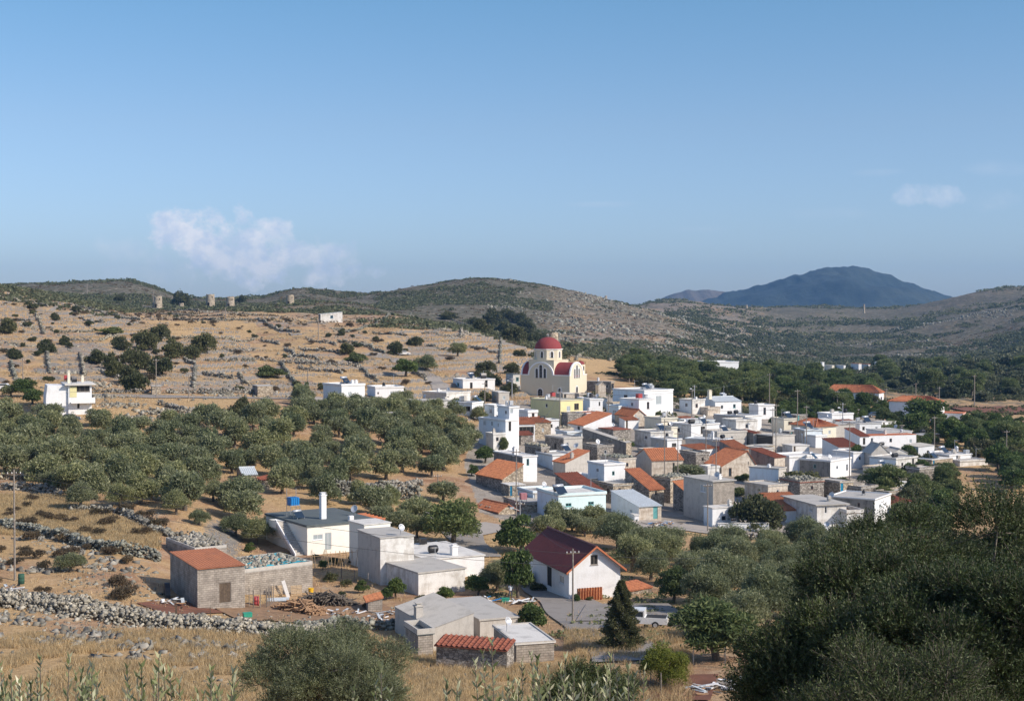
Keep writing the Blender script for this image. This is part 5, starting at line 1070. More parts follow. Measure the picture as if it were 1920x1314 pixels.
O5 = [(1010,1010),(1120,1005),(1120,985),(1010,985)]
scatter('olive', O5, 180, 222, .9, 'young olive', 'young olives by the street', .6, .9, 1200, 8, .8)
# infill of the village: low sheds and small trees in the gaps between the houses
VIL = [(900,960),(880,880),(960,770),(1110,745),(1270,755),(1420,775),(1600,785),(1700,810),(1760,850),(1745,900),(1680,975),(1620,985),(1180,975),(960,975)]
def infill():
    g = np.random.default_rng(88); n = 0; bx = [(i['M'] @ Vector((i['w']/2, i['d']/2, 0)), math.hypot(i['w'], i['d'])/2*.82) for i in HOUSES]
    for k in range(9000):
        if n >= 46: break
        Y = math.sqrt(g.random()*(380**2-205**2)+205**2); x = ((880 + 880*g.random())-960)/F*Y; z = h(x, Y); px, row = proj(x, Y, z)
        if not inpoly(np.array([px]), np.array([row]), VIL)[0]: continue
        w, d, hh = 2.5+2.8*g.random(), 2.5+2.2*g.random(), 1.5+1.3*g.random(); rr = math.hypot(w, d)/2
        if any((q.to_2d() - Vector((x, Y))).length < r_ + rr*.8 for q, r_ in bx): continue
        kind = ['walled yard', 'flat shed', 'tiled shed'][int(g.random()*3)]; wm = ['stonetan', 'white2', 'concrete', 'stonegrey', 'white', 'dirtyplaster', 'stonewall'][int(g.random()*7)]; rr_ = proj(x, Y, z+hh)[1]
        P = [(px - (w*.3)*F/Y), (px + w*.85*F/Y)]
        I = H('x', px, rr_, P[0], P[1], Y=Y, th=20+20*g.random(), roof='shed_v' if kind == 'tiled shed' else 'flat', rise=.5, wall=wm, rm='tiledark' if kind == 'tiled shed' and g.random() < .5 else ('tile' if kind == 'tiled shed' else ['roofconc', 'roofwhite'][int(g.random()*2)]), d=d, par=0 if kind == 'flat shed' else .3, wins=[('r', px+4, rr_+8, 4, 9, 'kDTB'[int(g.random()*4)])] if kind != 'walled yard' else (), name='shed' if kind != 'walled yard' else 'walled_yard', tk=.1)
        bx.append((Vector((x, Y, 0)), rr)); PLACED.append((x, Y, rr*.7)); o = I['e']; del o['label']; col = {'stonetan': 'tan stone', 'white2': 'off-white', 'concrete': 'grey', 'stonegrey': 'dark stone', 'white': 'white', 'dirtyplaster': 'stained', 'stonewall': 'brown stone'}[wm]
        auto(o, f'small {col} {kind}', 'shed' if kind != 'walled yard' else 'yard wall', 'small sheds and yards of the village', px, row); n += 1
infill()
scatter('green', VIL, 205, 380, 1, 'small village tree', 'small trees between the houses', .35, .7, 3000, 91, .9, kinds=['green', 'green', 'fig', 'fig'], cap=50)
scatter('green', [(1640,960),(1690,880),(1700,862),(1770,880),(1800,900),(1760,1010),(1690,1010)], 200, 330, 1, 'leafy tree', 'trees at the village edge', .7, 1.2, 2000, 92, .8, kinds=['green', 'oak', 'pine', 'fig'], cap=45)
scatter('olive', [(1560,1000),(2300,1000),(2300,1500),(1600,1500)], 62, 175, 1, 'bushy grey-green olive', 'olive trees of the lower grove', .9, 1.3, 3000, 97, 1.0, cap=34)
# pine grove and woods to the right of the church
P1 = [(1165,705),(1195,672),(1245,655),(1345,650),(1390,680),(1430,720),(1440,758),(1270,752),(1190,725)]
scatter('pine', P1, 350, 560, 1, 'green pine', 'pine grove right of the church', .95, 1.5, 5000, 9, .9, kinds=['pine', 'pine', 'oak'])
P2 = [(1430,700),(1500,690),(1640,700),(1640,770),(1560,778),(1470,770),(1440,745)]
scatter('pine', P2, 330, 640, 1, 'green pine', 'woods above the village', .9, 1.5, 5000, 10, 1.0, kinds=['pine', 'oak', 'green'], cap=90)
P3_ = [(1650,815),(1700,815),(1800,835),(1930,835),(1990,900),(1900,930),(1860,870),(1760,835),(1700,815)]
scatter('green', P3_, 240, 400, 1, 'leafy tree', 'woods at the right of the village', .95, 1.6, 5000, 12, .88, kinds=['green', 'green', 'oak', 'pine'], cap=110)
P4 = [(1640,690),(1700,690),(1960,690),(1980,745),(1780,748),(1700,740),(1660,725)]
scatter('far', P4, 400, 900, 1, 'dark evergreen', 'woods at the far right', 1.1, 1.9, 6000, 13, 1.0, kinds=['far', 'far', 'far', 'pine'], cap=130)
P5 = [(1380,690),(1440,672),(1500,690),(1620,683),(1920,655),(1960,690),(1640,700),(1440,700)]
scatter('green', [(1650,792),(1780,797),(1930,802),(1990,845),(1700,845),(1640,815)], 260, 420, 1, 'leafy tree', 'woods at the right of the village', .6, 1.0, 4000, 94, .82, kinds=['green', 'green', 'fig', 'pine'], cap=75)
P6 = [(1560,735),(1680,735),(1700,770),(1590,790),(1460,790),(1460,770)]
scatter('green', P6, 310, 420, .9, 'leafy tree', 'garden trees behind the village', .5, .8, 1500, 15, .9)
# shrubs on the slopes, each its own
S1 = [(0,560),(200,575),(480,595),(760,620),(900,650),(960,700),(780,740),(480,735),(180,735),(0,735)]
scatter('shrub', S1, 300, 640, 1.5, 'dry brown shrub', 'dry shrubs of the hillside', .6, 1.5, 160, 21)
scatter('gshrub', S1, 300, 700, 1.5, 'low dark shrub', 'dark shrubs of the hillside', .6, 1.4, 110, 22)
S2 = [(-60,930),(300,960),(330,1060),(300,1140),(-60,1120)]
scatter('shrub', S2, 125, 200, 1.2, 'dry brown shrub', 'dry shrubs of the near slope', .6, 1.3, 90, 23)
S3 = [(0,1150),(500,1190),(700,1230),(500,1320),(0,1320)]
for px, row, w in [(130,1072,64)]: tree_px('olivenear', px, row, w, label='bare grey almond tree on the near slope', asp=.75)
for px, row, w in [(45,1040,40),(85,1065,36),(60,985,40),(95,975,36),(60,938,30),(200,1035,26),(250,1040,30),(410,1100,22),(420,1120,30),(505,1178,40),(690,1140,30),(215,1095,24)]:
    tree_px('shrub', px, row, w)
# yellow leaved tree
def swap(e, m):
    for c in e.children:
        if c.name.startswith('crown'): c.data = c.data.copy(); c.data.materials[0] = MATS[m]
e = tree_px('olivenear', 1250, 1290, 100, label='yellow green leafy tree standing over the red dirt yard', asp=1.05); swap(e, 'leaf_yellow')

# conical dark fir
def conifer():
    p = hit(1165, 1215); e = empty('cypress_tree', p, 0, 'conical dark cypress with ragged tiers beside the concrete yard', 'cypress'); g = np.random.default_rng(5)
    H1 = 128*p.y/F; m = MB(); m.tube((0, 0, -.4), (0, 0, H1*.9), .16, .03); m.build('trunk', 'bark', e)
    n = 13000; z = g.random(n)**1.1; t = g.random(n)*2*math.pi; tier = .72 + .28*np.abs(np.sin(z*21 + np.sin(t*3)*1.1)); lump = 1 + .28*np.sin(t*5 + z*17) + .15*np.sin(t*3 - z*30)
    rad = (1.65*(1 - z)**.75 + .12)*tier*lump*(.55 + .45*g.random(n)**.5); zz = .08*H1 + z*H1*.92 - rad*.12
    P = np.stack([rad*np.cos(t), rad*np.sin(t), zz], 1); ax = P*[1, 1, 0]; ax /= np.linalg.norm(ax, axis=1)[:, None]+1e-6; ax = ax*.7 + unit(n, g)*.6 + [0, 0, .25]; ax /= np.linalg.norm(ax, axis=1)[:, None]
    V, Q = leaf_quads(P, ax, .13+.08*g.random(n), .04); obj_np('crown', V, Q, 'leaf_dark', e)
conifer()

# big near olives, built from leafy twigs
def twig_tmpl(g, nl=14, L=.5, l=.032, w=.0075):
    P = []; A = []
    for i in range(nl):
        t = (i//2 + .6)/(nl/2); a = 2.4*(i//2) + (math.pi if i % 2 else 0); d = np.array([math.cos(a)*.75, math.sin(a)*.75, .65 + .3*t]); d /= np.linalg.norm(d); P.append(np.array([0, 0, t*L]) + d*l); A.append(d)
    return np.array(P), np.array(A)
def twig_crown(g, P, D, L, l, w, nl=14):
    """twigs at P pointing along D, each with leaves in pairs"""
    tp, ta = twig_tmpl(g, nl, L, l); n = len(P); D = D/np.linalg.norm(D, axis=1)[:, None]; r = unit(n, g); U = np.cross(D, r); U /= np.linalg.norm(U, axis=1)[:, None]; W_ = np.cross(D, U)
    M3 = np.stack([U, W_, D], 2); sc1 = (.7 + .6*g.random(n))[:, None, None]
    C = P[:, None, :] + np.einsum('nij,kj->nki', M3, tp)*sc1; A = np.einsum('nij,kj->nki', M3, ta); C = C.reshape(-1, 3); A = A.reshape(-1, 3) + .25*g.normal(size=(n*nl, 3)); A /= np.linalg.norm(A, axis=1)[:, None]
    s = .7 + .6*g.random(len(C)); V, Q = leaf_quads(C, A, l*s, w*s)
    # the stems
    a = P; b = P + D*L*sc1[:, :, 0]; sV = np.stack([a + U*.004, a - U*.004, b - U*.002, b + U*.002], 1).reshape(-1, 3); return V, Q, sV, np.arange(4*n).reshape(-1, 4)
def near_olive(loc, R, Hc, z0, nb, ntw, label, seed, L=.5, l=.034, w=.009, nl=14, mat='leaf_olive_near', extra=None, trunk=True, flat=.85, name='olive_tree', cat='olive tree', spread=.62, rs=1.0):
    g = np.random.default_rng(seed); e = empty(name, loc, 0, label, cat); B = blobs_crown(g, R, Hc, z0, nb, flat, spread, rs) + (extra or [])
    P, d = crown_pts(g, B, ntw, .45); D = d*.8 + unit(ntw, g)*.55 + np.array([0, 0, .45]); V, Q, sV, sQ = twig_crown(g, P, D, L, l, w, nl)
    obj_np('crown', V, Q, mat, e); obj_np('twigs', sV, sQ, 'bark', e)
    if trunk:
        m = MB(); m.tube((0, 0, -.6), (.2, .1, z0+Hc*.2), .32, .24)
        for b in B:
            q = Vector((.2, .1, z0 + Hc*.15)); t_ = Vector(b[:3]); mid = q.lerp(t_, .5) + Vector((g.normal()*.2, g.normal()*.2, -.2)); m.tube(q, mid, .12, .07, 6); m.tube(mid, t_, .07, .02, 6)
            for _ in range(5):
                dd = Vector(unit(1, g)[0])*b[3]*.95; m.tube(t_, t_ + dd, .022, .006, 4, False)
        m.build('trunk', 'bark', e)
    return e
def at(px, row, Y): return P3(px, row, Y)
def big(px_c, row_top, wpx, Y, label, seed, ntw, hfac=1.0, **k):
    """crown top at row_top, width wpx at distance Y, trunk down to the ground"""
    R = wpx*Y/F/2; x = ray(px_c, row_top)[0]*Y; zt = P3(px_c, row_top, Y).z; g0 = h(x, Y); Hc = min(zt - g0, R*2.0*hfac)
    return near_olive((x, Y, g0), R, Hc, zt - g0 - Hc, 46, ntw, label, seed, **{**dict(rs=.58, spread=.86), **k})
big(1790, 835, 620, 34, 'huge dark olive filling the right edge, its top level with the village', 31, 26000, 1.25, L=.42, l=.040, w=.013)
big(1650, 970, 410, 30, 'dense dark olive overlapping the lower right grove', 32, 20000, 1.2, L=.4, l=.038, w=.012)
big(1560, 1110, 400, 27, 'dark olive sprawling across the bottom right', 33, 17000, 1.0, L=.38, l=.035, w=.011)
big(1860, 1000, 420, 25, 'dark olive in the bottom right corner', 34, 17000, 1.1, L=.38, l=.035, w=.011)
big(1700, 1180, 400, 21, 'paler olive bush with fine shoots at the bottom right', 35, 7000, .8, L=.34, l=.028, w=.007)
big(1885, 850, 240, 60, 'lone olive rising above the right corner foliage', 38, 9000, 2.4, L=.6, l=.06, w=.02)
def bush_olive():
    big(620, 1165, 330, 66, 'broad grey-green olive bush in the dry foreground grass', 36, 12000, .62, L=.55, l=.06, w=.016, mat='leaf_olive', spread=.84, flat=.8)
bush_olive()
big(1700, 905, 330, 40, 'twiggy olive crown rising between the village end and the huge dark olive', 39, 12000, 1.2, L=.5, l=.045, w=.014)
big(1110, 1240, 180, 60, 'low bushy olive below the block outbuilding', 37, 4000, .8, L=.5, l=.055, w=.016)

# olive shoots poking up close to the camera
def shoots(px0, px1, label, seed, tops, Y=9.5):
    g = np.random.default_rng(seed); xc = (px0+px1)/2; x0 = ray(xc, 1300)[0]*Y; g0 = h(x0, Y); e = empty('olive_sapling', (x0, Y, g0), 0, label, 'olive sapling')
    Vs, n0, C, A = MB(), 0, [], []
    for px, row in tops:
        yy = Y + g.normal()*.6; T = P3(px, row, yy) - Vector((x0, Y, g0)); Bp = Vector((T.x*.6 + g.normal()*.12, T.y*.6, 0.0)); mid = Bp.lerp(T, .55) + Vector((g.normal()*.05, g.normal()*.05, 0))
        Vs.tube(Bp, mid, .012, .008, 5, False); Vs.tube(mid, T, .008, .003, 5, False)
        ln = (T - mid).length; k = 0
        while k*.042 < min(ln, .8):
            s = 1 - k*.042/ln; p = mid.lerp(T, s); fr = min(1, .45 + k*.1)
            for q in (0, 1):
                a = 1.57*k + q*math.pi + g.normal()*.4; d = Vector((math.cos(a)*.8*fr, math.sin(a)*.8*fr, .75)); d.normalize(); C.append(np.array(p + d*.034*fr)); A.append(np.array(d))
            k += 1
    C = np.array(C); A = np.array(A) + .12*g.normal(size=(len(C), 3)); A /= np.linalg.norm(A, axis=1)[:, None]; n = len(C); s = .8 + .4*g.random(n); V, Q = leaf_quads(C, A, .037*s, .0095*s); obj_np('crown', V, Q, 'leaf_shoot', e); Vs.build('stem', 'bark', e)
g = np.random.default_rng(77)
def tops(a, b, n, r0, r1): return [(a + (b-a)*g.random(), r0 + (r1-r0)*g.random()**.7) for _ in range(n)]
shoots(0, 210, 'pale leafed olive shoots rising at the bottom left edge', 41, tops(-20, 210, 40, 1240, 1330) + [(75, 1236), (130, 1232), (20, 1262)])
shoots(210, 440, 'pale leafed olive shoots in the lower left between clumps', 42, tops(225, 440, 30, 1245, 1330) + [(298, 1232), (265, 1250)], 9)
shoots(870, 1010, 'slender olive shoots standing before the block outbuilding', 43, tops(885, 1010, 26, 1225, 1330) + [(922, 1205), (905, 1225)], 10)
shoots(1010, 1230, 'tangled olive shoots at the bottom centre', 44, tops(1010, 1215, 40, 1235, 1330) + [(1145, 1230), (1060, 1232), (995, 1228)], 9.5)
shoots(700, 880, 'sparse dry shoots at the bottom middle', 45, tops(640, 880, 8, 1275, 1325) + [(714, 1250)], 9)
print('olives', n_ol, 'placed', len(PLACED))

# ================================================================ STONE WALLS, ROCKS, GRASS, SCRUB
CUBE = np.array([(-1,-1,-1),(1,-1,-1),(1,1,-1),(-1,1,-1),(-1,-1,1),(1,-1,1),(1,1,1),(-1,1,1)], float)*.5
CQ = np.array([(0,3,2,1),(4,5,6,7),(0,1,5,4),(1,2,6,5),(2,3,7,6),(3,0,4,7)])
def stones(P, size, g, flat=.6):
    n = len(P); q = g.normal(size=(n, 4)); q /= np.linalg.norm(q, axis=1)[:, None]; w, x, y, z = q.T
    Rm = np.stack([1-2*(y*y+z*z), 2*(x*y-z*w), 2*(x*z+y*w), 2*(x*y+z*w), 1-2*(x*x+z*z), 2*(y*z-x*w), 2*(x*z-y*w), 2*(y*z+x*w), 1-2*(x*x+y*y)], 1).reshape(n, 3, 3)
    S = np.asarray(size).reshape(-1, 1, 1)*np.stack([.8+.6*g.random(n), .7+.5*g.random(n), flat*(.7+.6*g.random(n))], 1)[:, None, :]
    V = CUBE[None] * (1 + .22*g.normal(size=(n, 8, 3))) * S; V = np.einsum('nij,nkj->nki', Rm, V)*[1, 1, .85] + P[:, None, :]
    return V.reshape(-1, 3), (np.arange(n)[:, None, None]*8 + CQ[None]).reshape(-1, 4)
def dry_wall(pts, hgt, thick, size, label=None, seed=0, dens=1.0, desc='dry stone wall', mat='rock'):
    g = np.random.default_rng(seed); Pp = [hit(a, b) for a, b in pts]; Pn = []
    for a, b in zip(Pp, Pp[1:]):
        L_ = (b-a).length; n = int(L_*thick*max(hgt, size)*dens/(size**3)*.75) + 6; t = g.random(n); d = (b-a); nr = Vector((-d.y, d.x, 0)).normalized(); base = np.array(a)[None] + np.array(d)[None]*t[:, None]
        z = g.random(n); off = (g.random(n)-.5)*thick*(1-.45*z); hv = hgt*(.75 + .5*np.abs(vnoise(base[:, 0]/2.5, base[:, 1]/2.5+seed))*2)
        base = base + np.array(nr)[None]*off[:, None]; base[:, 2] = hts(base[:, 0], base[:, 1]) + z*hv - .1; Pn.append(base)
    Pn = np.concatenate(Pn); c = np.array(Pp[0]); V, Q = stones(Pn - c, size*(.45+1.15*g.random(len(Pn))**1.6), g); o = obj_np('dry_stone_wall', V, Q, mat); o.location = Pp[0]
    mp_ = pts[len(pts)//2]
    if label: tag(o, label, 'stone wall', 'dry stone walls')
    else: auto(o, desc, 'stone wall', 'dry stone walls', *mp_)
dry_wall([(-20,1128),(60,1132),(120,1140),(200,1156),(300,1168),(380,1175),(470,1186),(560,1194),(640,1188)], 1.15, 5.5, .25, 'long wide rubble wall crossing the near dry slope', 1, .55, mat='rockpile')
dry_wall([(560,1180),(640,1172),(700,1180),(745,1178)], 1.0, 1.4, .32, 'rubble wall end below the wood pile', 2, mat='rockpile')
dry_wall([(-10,985),(60,1000),(120,1012),(170,1027),(230,1038),(300,1052)], 1.25, 1.8, .26, 'tall grey wall below the golden field', 3, .7, mat='rockpile')
dry_wall([(0,918),(60,920),(110,930)], 1.4, 1.0, .38, 'short wall above the golden field', 4)
dry_wall([(0,898),(60,900),(120,905)], .9, .9, .38, 'upper short wall at the orchard edge', 5)
dry_wall([(130,958),(200,958),(240,966),(262,978),(290,998),(330,1010),(400,1020)], .9, 1.3, .36, 'curving wall round the golden field end', 6)
dry_wall([(590,930),(660,930),(720,934),(790,938)], 2.6, 1.2, .36, 'high pale terrace wall below the orchard', 7, 1.1)
dry_wall([(590,922),(690,914),(790,908)], .9, 2.2, .38, 'stone bank above the high terrace wall', 8)
dry_wall([(1178,1005),(1215,1008),(1250,1006)], 1.6, .9, .32, 'roadside wall by the ribbed roof shed', 9)
dry_wall([(1380,1010),(1450,1012),(1530,1008)], 1.2, .8, .32, 'low wall holding the village street', 10)
WL = [[(93,619),(176,623)],[(143,573),(191,588),(264,601)],[(153,598),(193,606)],[(66,590),(75,608),(83,627)],[(20,678),(28,710)],[(88,663),(93,700)],[(151,666),(154,686),(158,708)],[(296,581),(372,584)],
 [(334,599),(400,601),(478,602)],[(314,636),(400,636),(478,638)],[(382,676),(430,678),(478,678)],[(347,674),(367,688),(362,728)],[(447,704),(465,722)],[(173,736),(300,738),(400,738),(478,740)],[(296,758),(349,772)],
 [(261,780),(310,776),(362,776)],[(186,640),(226,631)],[(130,640),(176,640)],[(480,600),(520,621),(563,624)],[(573,636),(600,642),(631,650)],[(631,642),(681,650),(721,664)],[(653,624),(706,609),(771,589)],[(490,639),(523,648)],
 [(533,657),(553,670),(598,679)],[(480,674),(525,679),(600,684),(676,688)],[(525,682),(540,700),(555,725)],[(676,694),(706,718)],[(771,647),(839,657)],[(791,627),(872,634)],[(872,614),(864,634)],[(940,632),(938,656),(937,682)],[(819,591),(872,609)],
 [(774,697),(800,716)],[(1080,677),(1108,654)],[(1143,677),(1163,662)],[(1113,664),(1141,667)],[(0,655),(40,662)],[(0,600),(60,606)],[(186,700),(240,712)],[(420,655),(478,658)],[(1280,700),(1330,688)],[(560,690),(640,700)],[(380,700),(440,712)],[(0,560),(90,575)],
 [(210,560),(290,572)],[(300,590),(420,592)],[(560,655),(640,665)],[(880,650),(930,662)],[(700,625),(760,632)],[(990,668),(1040,676)]]
for i, p in enumerate(WL): dry_wall(p, 1.1, .8, .40, None, 20+i, 1.0)

def scatter_pts(n, Ymin, Ymax, pa, pb, g, mask=None):
    Y = np.sqrt(g.random(n)*(Ymax**2-Ymin**2)+Ymin**2); X = (((pa-960) + (pb-pa)*g.random(n))/F)*Y; Z = hts(X, Y); px, row = proj(X, Y, Z)
    k = mask(px, row, X, Y) if mask is not None else np.ones(n, bool); return np.stack([X, Y, Z], 1)[k]
ROAD = [(786,688),(850,745)]
def m_rock(px, row, X, Y):
    c = fbm(X/14, Y/14, 4) + .25*fbm(X/60, Y/60, 2); gold = np.zeros(len(px), bool)
    for p in GOLD: gold |= inpoly(px, row, p)
    vil = inpoly(px, row, [(600,770),(760,720),(1000,720),(1150,700),(1460,760),(1700,790),(1700,1010),(880,1010),(560,900)])
    return (c > .10) & ~gold & ~vil & ~inpoly(px, row, O1) & (row > 520)
g = np.random.default_rng(50)
P = scatter_pts(22000, 290, 720, -100, 1100, g, m_rock); V, Q = stones(P, .25 + .45*g.random(len(P))**2, g); tag(obj_np('scattered_rocks', V, Q, 'rock'), 'loose grey limestone strewn over the hillside', 'rocks', kind='stuff')
P = scatter_pts(9000, 90, 200, -60, 900, g, lambda px, row, X, Y: (fbm(X/7, Y/7, 4) > .05) & ((row > 1140) | (px < 300))); V, Q = stones(P, .12 + .3*g.random(len(P))**2, g); tag(obj_np('loose_stones', V, Q, 'rock'), 'loose pale stones in the near dry grass', 'stones', kind='stuff')
def big_rocks(pts, size, nm, lab, seed):
    g = np.random.default_rng(seed); A = []
    for px, row, k in pts:
        p = hit(px, row); k *= 3; q = np.array(p)[None] + g.normal(size=(k, 3))*[size*3.0, size*1.6, .05]; q[:, 2] = hts(q[:, 0], q[:, 1]) + .05; A.append(q)
    A = np.concatenate(A); V, Q = stones(A, size*(.4+.8*g.random(len(A))), g, .28); tag(obj_np(nm, V, Q, 'rock'), lab, 'rocks', kind='stuff')
big_rocks([(30,1165,16),(100,1200,20),(180,1190,16),(230,1215,12),(410,1215,20),(330,1205,12),(150,1035,10),(70,1010,8),(215,1052,10),(400,1235,10),(250,1230,6),(65,1070,10),(180,1065,8)], .6, 'bedrock_outcrops', 'pale bedrock breaking through the dry grass', 51)
big_rocks([(a, b, 26) for a, b in [(50,612),(40,650),(130,700),(195,745),(225,760),(380,770),(400,780),(300,772),(560,668),(575,680),(690,650),(760,612),(830,618),(880,628),(850,610),(1010,650),(1090,670),(390,586),(440,588),(470,590),(110,740),(180,720),(420,740),(260,785),(640,620)]], .85, 'rock_piles', 'grey rock heaps along the terraces', 52)

# dry grass blades in tufts
def grass(nm, lab, P, g, hgt, wid, blades=6, mat='grassdry'):
    n = len(P)*blades; B = np.repeat(P, blades, 0) + g.normal(size=(n, 3))*[.12, .12, 0]; a = g.random(n)*6.28; H2 = hgt*(.5 + .8*g.random(n)); lean = g.normal(size=(n, 2))*.35*H2[:, None]
    d = np.stack([np.cos(a), np.sin(a), 0*a], 1)*wid; T = B + np.stack([lean[:, 0], lean[:, 1], H2], 1); V = np.stack([B-d, B+d, T+d*.15, T-d*.15], 1).reshape(-1, 3); tag(obj_np(nm, V, np.arange(4*n).reshape(-1, 4), mat), lab, 'grass', kind='stuff')
P = scatter_pts(60000, 84, 140, -80, 1300, g, lambda px, row, X, Y: (row > 1182) & (fbm(X/5, Y/5, 3) > -.22) & ~inpoly(px, row, [(690,1120),(1060,1120),(1060,1250),(900,1245),(800,1220),(690,1190)])); grass('dry_grass', 'tall dry golden grass of the near slope', P, g, .42, .02, 6)
P = scatter_pts(60000, 150, 225, -80, 420, g, lambda px, row, X, Y: inpoly(px, row, GOLD[0])); grass('dry_grass_field', 'golden grass field below the orchard', P, g, .4, .03, 5)
P = scatter_pts(22000, 120, 330, -80, 1700, g, lambda px, row, X, Y: (fbm(X/9+4, Y/9, 3) > .02) & ~inpoly(px, row, [(880,740),(1700,760),(1700,1000),(880,990)])); grass('dry_tussocks', 'dry tussocks scattered between the trees', P, g, .35, .035, 4)
P = scatter_pts(60000, 290, 560, -100, 1100, g, lambda px, row, X, Y: (fbm(X/12+9, Y/12, 4) > .05)); grass('hill_grass', 'dry grass clumps of the hillside', P, g, .4, .06, 4)

# scrub on the far hills: low leafy domes nobody could count
def scrub(nm, lab, P, size, g, mat, k=26, l=.5):
    n = len(P); s = size*(.5 + .9*g.random(n)); d = unit(n*k, g).reshape(n, k, 3); d[:, :, 2] = np.abs(d[:, :, 2]); C = P[:, None] + d*s[:, None, None]*[1.15, 1.15, .62]*(.7+.3*g.random((n, k, 1))); ax = unit(n*k, g); V, Q = leaf_quads(C.reshape(-1, 3), ax, np.repeat(s, k)*l*.6, np.repeat(s, k)*l*.42); tag(obj_np(nm, V, Q, mat), lab, 'scrub', kind='stuff')
def m_far(thr, s): return lambda px, row, X, Y: (fbm(X/s, Y/s, 5) > thr) & (row > 500)
def lime(px): return smooth(980, 1080, px)*(1 - smooth(1400, 1500, px))
P = scatter_pts(52000, 560, 1500, -100, 2020, g, lambda px, row, X, Y: (fbm(X/75, Y/75, 5) - .22*lime(px)*(row < 640) > .06)); scrub('hill_scrub', 'dark low scrub covering the far hills', P, 2.1, g, 'leaf_far', 18)
P = scatter_pts(14000, 1400, 2500, -100, 2020, g, m_far(.12, 120)); scrub('ridge_scrub', 'dark scrub on the farthest ridges', P, 4.0, g, 'leaf_far', 14)
P = scatter_pts(9000, 560, 1400, -100, 2020, g, m_far(-.3, 60)); scrub('dry_heath', 'grey brown heath between the dark scrub', P, 1.3, g, 'leaf_dry', 14)
P = scatter_pts(17000, 800, 1650, 900, 1960, g, lambda px, row, X, Y: ((fbm(X/40, Y/40, 5) + .35*lime(px) + .2*smooth(1700,1800,px)*(row<600)) > .18) & (row < 690)); V, Q = stones(P, 1.2 + 1.6*g.random(len(P))**2, g, .5); tag(obj_np('limestone_outcrops', V, Q, 'rock'), 'pale limestone outcrops of the far slope', 'rocks', kind='stuff')
P = scatter_pts(9000, 330, 720, 1000, 2020, g, lambda px, row, X, Y: (fbm(X/30, Y/30, 5) > -.02) & (row < 780) & ~inpoly(px, row, [(1080,660),(1200,655),(1200,700),(1060,700)])); scrub('valley_scrub', 'green scrub of the valley floor', P, 1.3, g, 'leaf_dark', 20)
P = scatter_pts(2600, 640, 1400, 1300, 2020, g, lambda px, row, X, Y: inpoly(px, row, P5) & (fbm(X/50, Y/50, 4) > -.1)); scrub('far_woods', 'dark far woods of the valley that read as one mass', P, 5.0, g, 'leaf_far', 60, .3)
P = scatter_pts(1500, 420, 900, 1380, 2020, g, lambda px, row, X, Y: inpoly(px, row, P4) | inpoly(px, row, [(1180,640),(1500,670),(1640,690),(1640,720),(1430,700)])); scrub('valley_woods', 'bushy woods between the trees of the valley', P, 2.6, g, 'leaf_far', 50, .3)
P = scatter_pts(9000, 850, 1800, 1250, 2020, g, lambda px, row, X, Y: (fbm(X/45+7, Y/60, 5) > .12) & (row < 690)); scrub('slope_scrub', 'green scrub patches on the far right slopes', P, 3.0, g, 'leaf_far', 22)
P = scatter_pts(9000, 120, 330, 880, 1960, g, lambda px, row, X, Y: (fbm(X/14, Y/14, 5) > .12) & ~inpoly(px, row, [(880,740),(1700,760),(1700,1010),(880,990)]) & (row > 770)); scrub('undergrowth', 'low green weeds under the trees', P, .45, g, 'leaf_olive', 20)

# ================================================================ ROOF-TOP AND STREET THINGS
def drum_tank(I, px, row, mat, wpx, hpx, lab, stand=.5):
    P, q = on_roof(I, px, row); k = P.y/F; r = wpx*k/2; hh = hpx*k; e = empty('water_tank', P, I['e'].rotation_euler.z, lab, 'water tank', 'roof water tanks'); lie = wpx > hpx*1.25
    if lie:
        m = MB(); rr = hh/2; L_ = wpx*k; m.rev([(0, -L_/2), (rr*.75, -L_/2), (rr, -L_/2+.12)] + [(rr*(1.03 if i % 2 else .98), -L_/2+.12+(L_-.24)*i/8) for i in range(9)] + [(rr, L_/2-.12), (rr*.75, L_/2), (0, L_/2)], (0, 0, 0), 16); t = m.build('tank_body', mat, e, True); t.rotation_euler = (0, math.pi/2, 0); t.location = (0, 0, stand+rr)
        w_, d_ = L_/2*.8, rr*.8
    else:
        m = MB(); m.rev([(0, 0), (r*.95, 0), (r, .06)] + [(r*(1.03 if i % 2 else .97), .06 + (hh-.2)*i/8) for i in range(9)] + [(r*.7, hh-.02), (r*.35, hh), (r*.35, hh+.08), (0, hh+.08)], (0, 0, stand), 16); m.build('tank_body', mat, e, True); w_, d_ = r*.8, r*.8
    m = MB()
    for sx in (-1, 1):
        for sy in (-1, 1): m.box(sx*w_-.03, sx*w_+.03, sy*d_-.03, sy*d_+.03, -.02, stand)
    m.box(-w_-.05, w_+.05, -d_-.05, d_+.05, stand-.05, stand-.001); m.build('stand', 'metal', e)
def box_tank(I, px, row, mat, wpx, hpx, lab, stand=1.0):
    P, q = on_roof(I, px, row); k = P.y/F; w_ = wpx*k/2; hh = hpx*k; e = empty('water_tank', P, I['e'].rotation_euler.z, lab, 'water tank', 'roof water tanks'); m = MB(); m.box(-w_, w_, -w_*.8, w_*.8, stand, stand+hh)
    for i in range(4): x = -w_ + (i+.5)*w_/2; m.box(x-.05, x+.05, -w_*.8-.03, -w_*.8-.001, stand+.03, stand+hh-.03)
    m.build('tank_body', mat, e); m = MB()
    for sx in (-1, 1):
        for sy in (-1, 1): m.tube((sx*w_*.85, sy*w_*.65, -.02), (sx*w_*.85, sy*w_*.65, stand), .04, k=6)
    m.build('stand', 'metal', e)
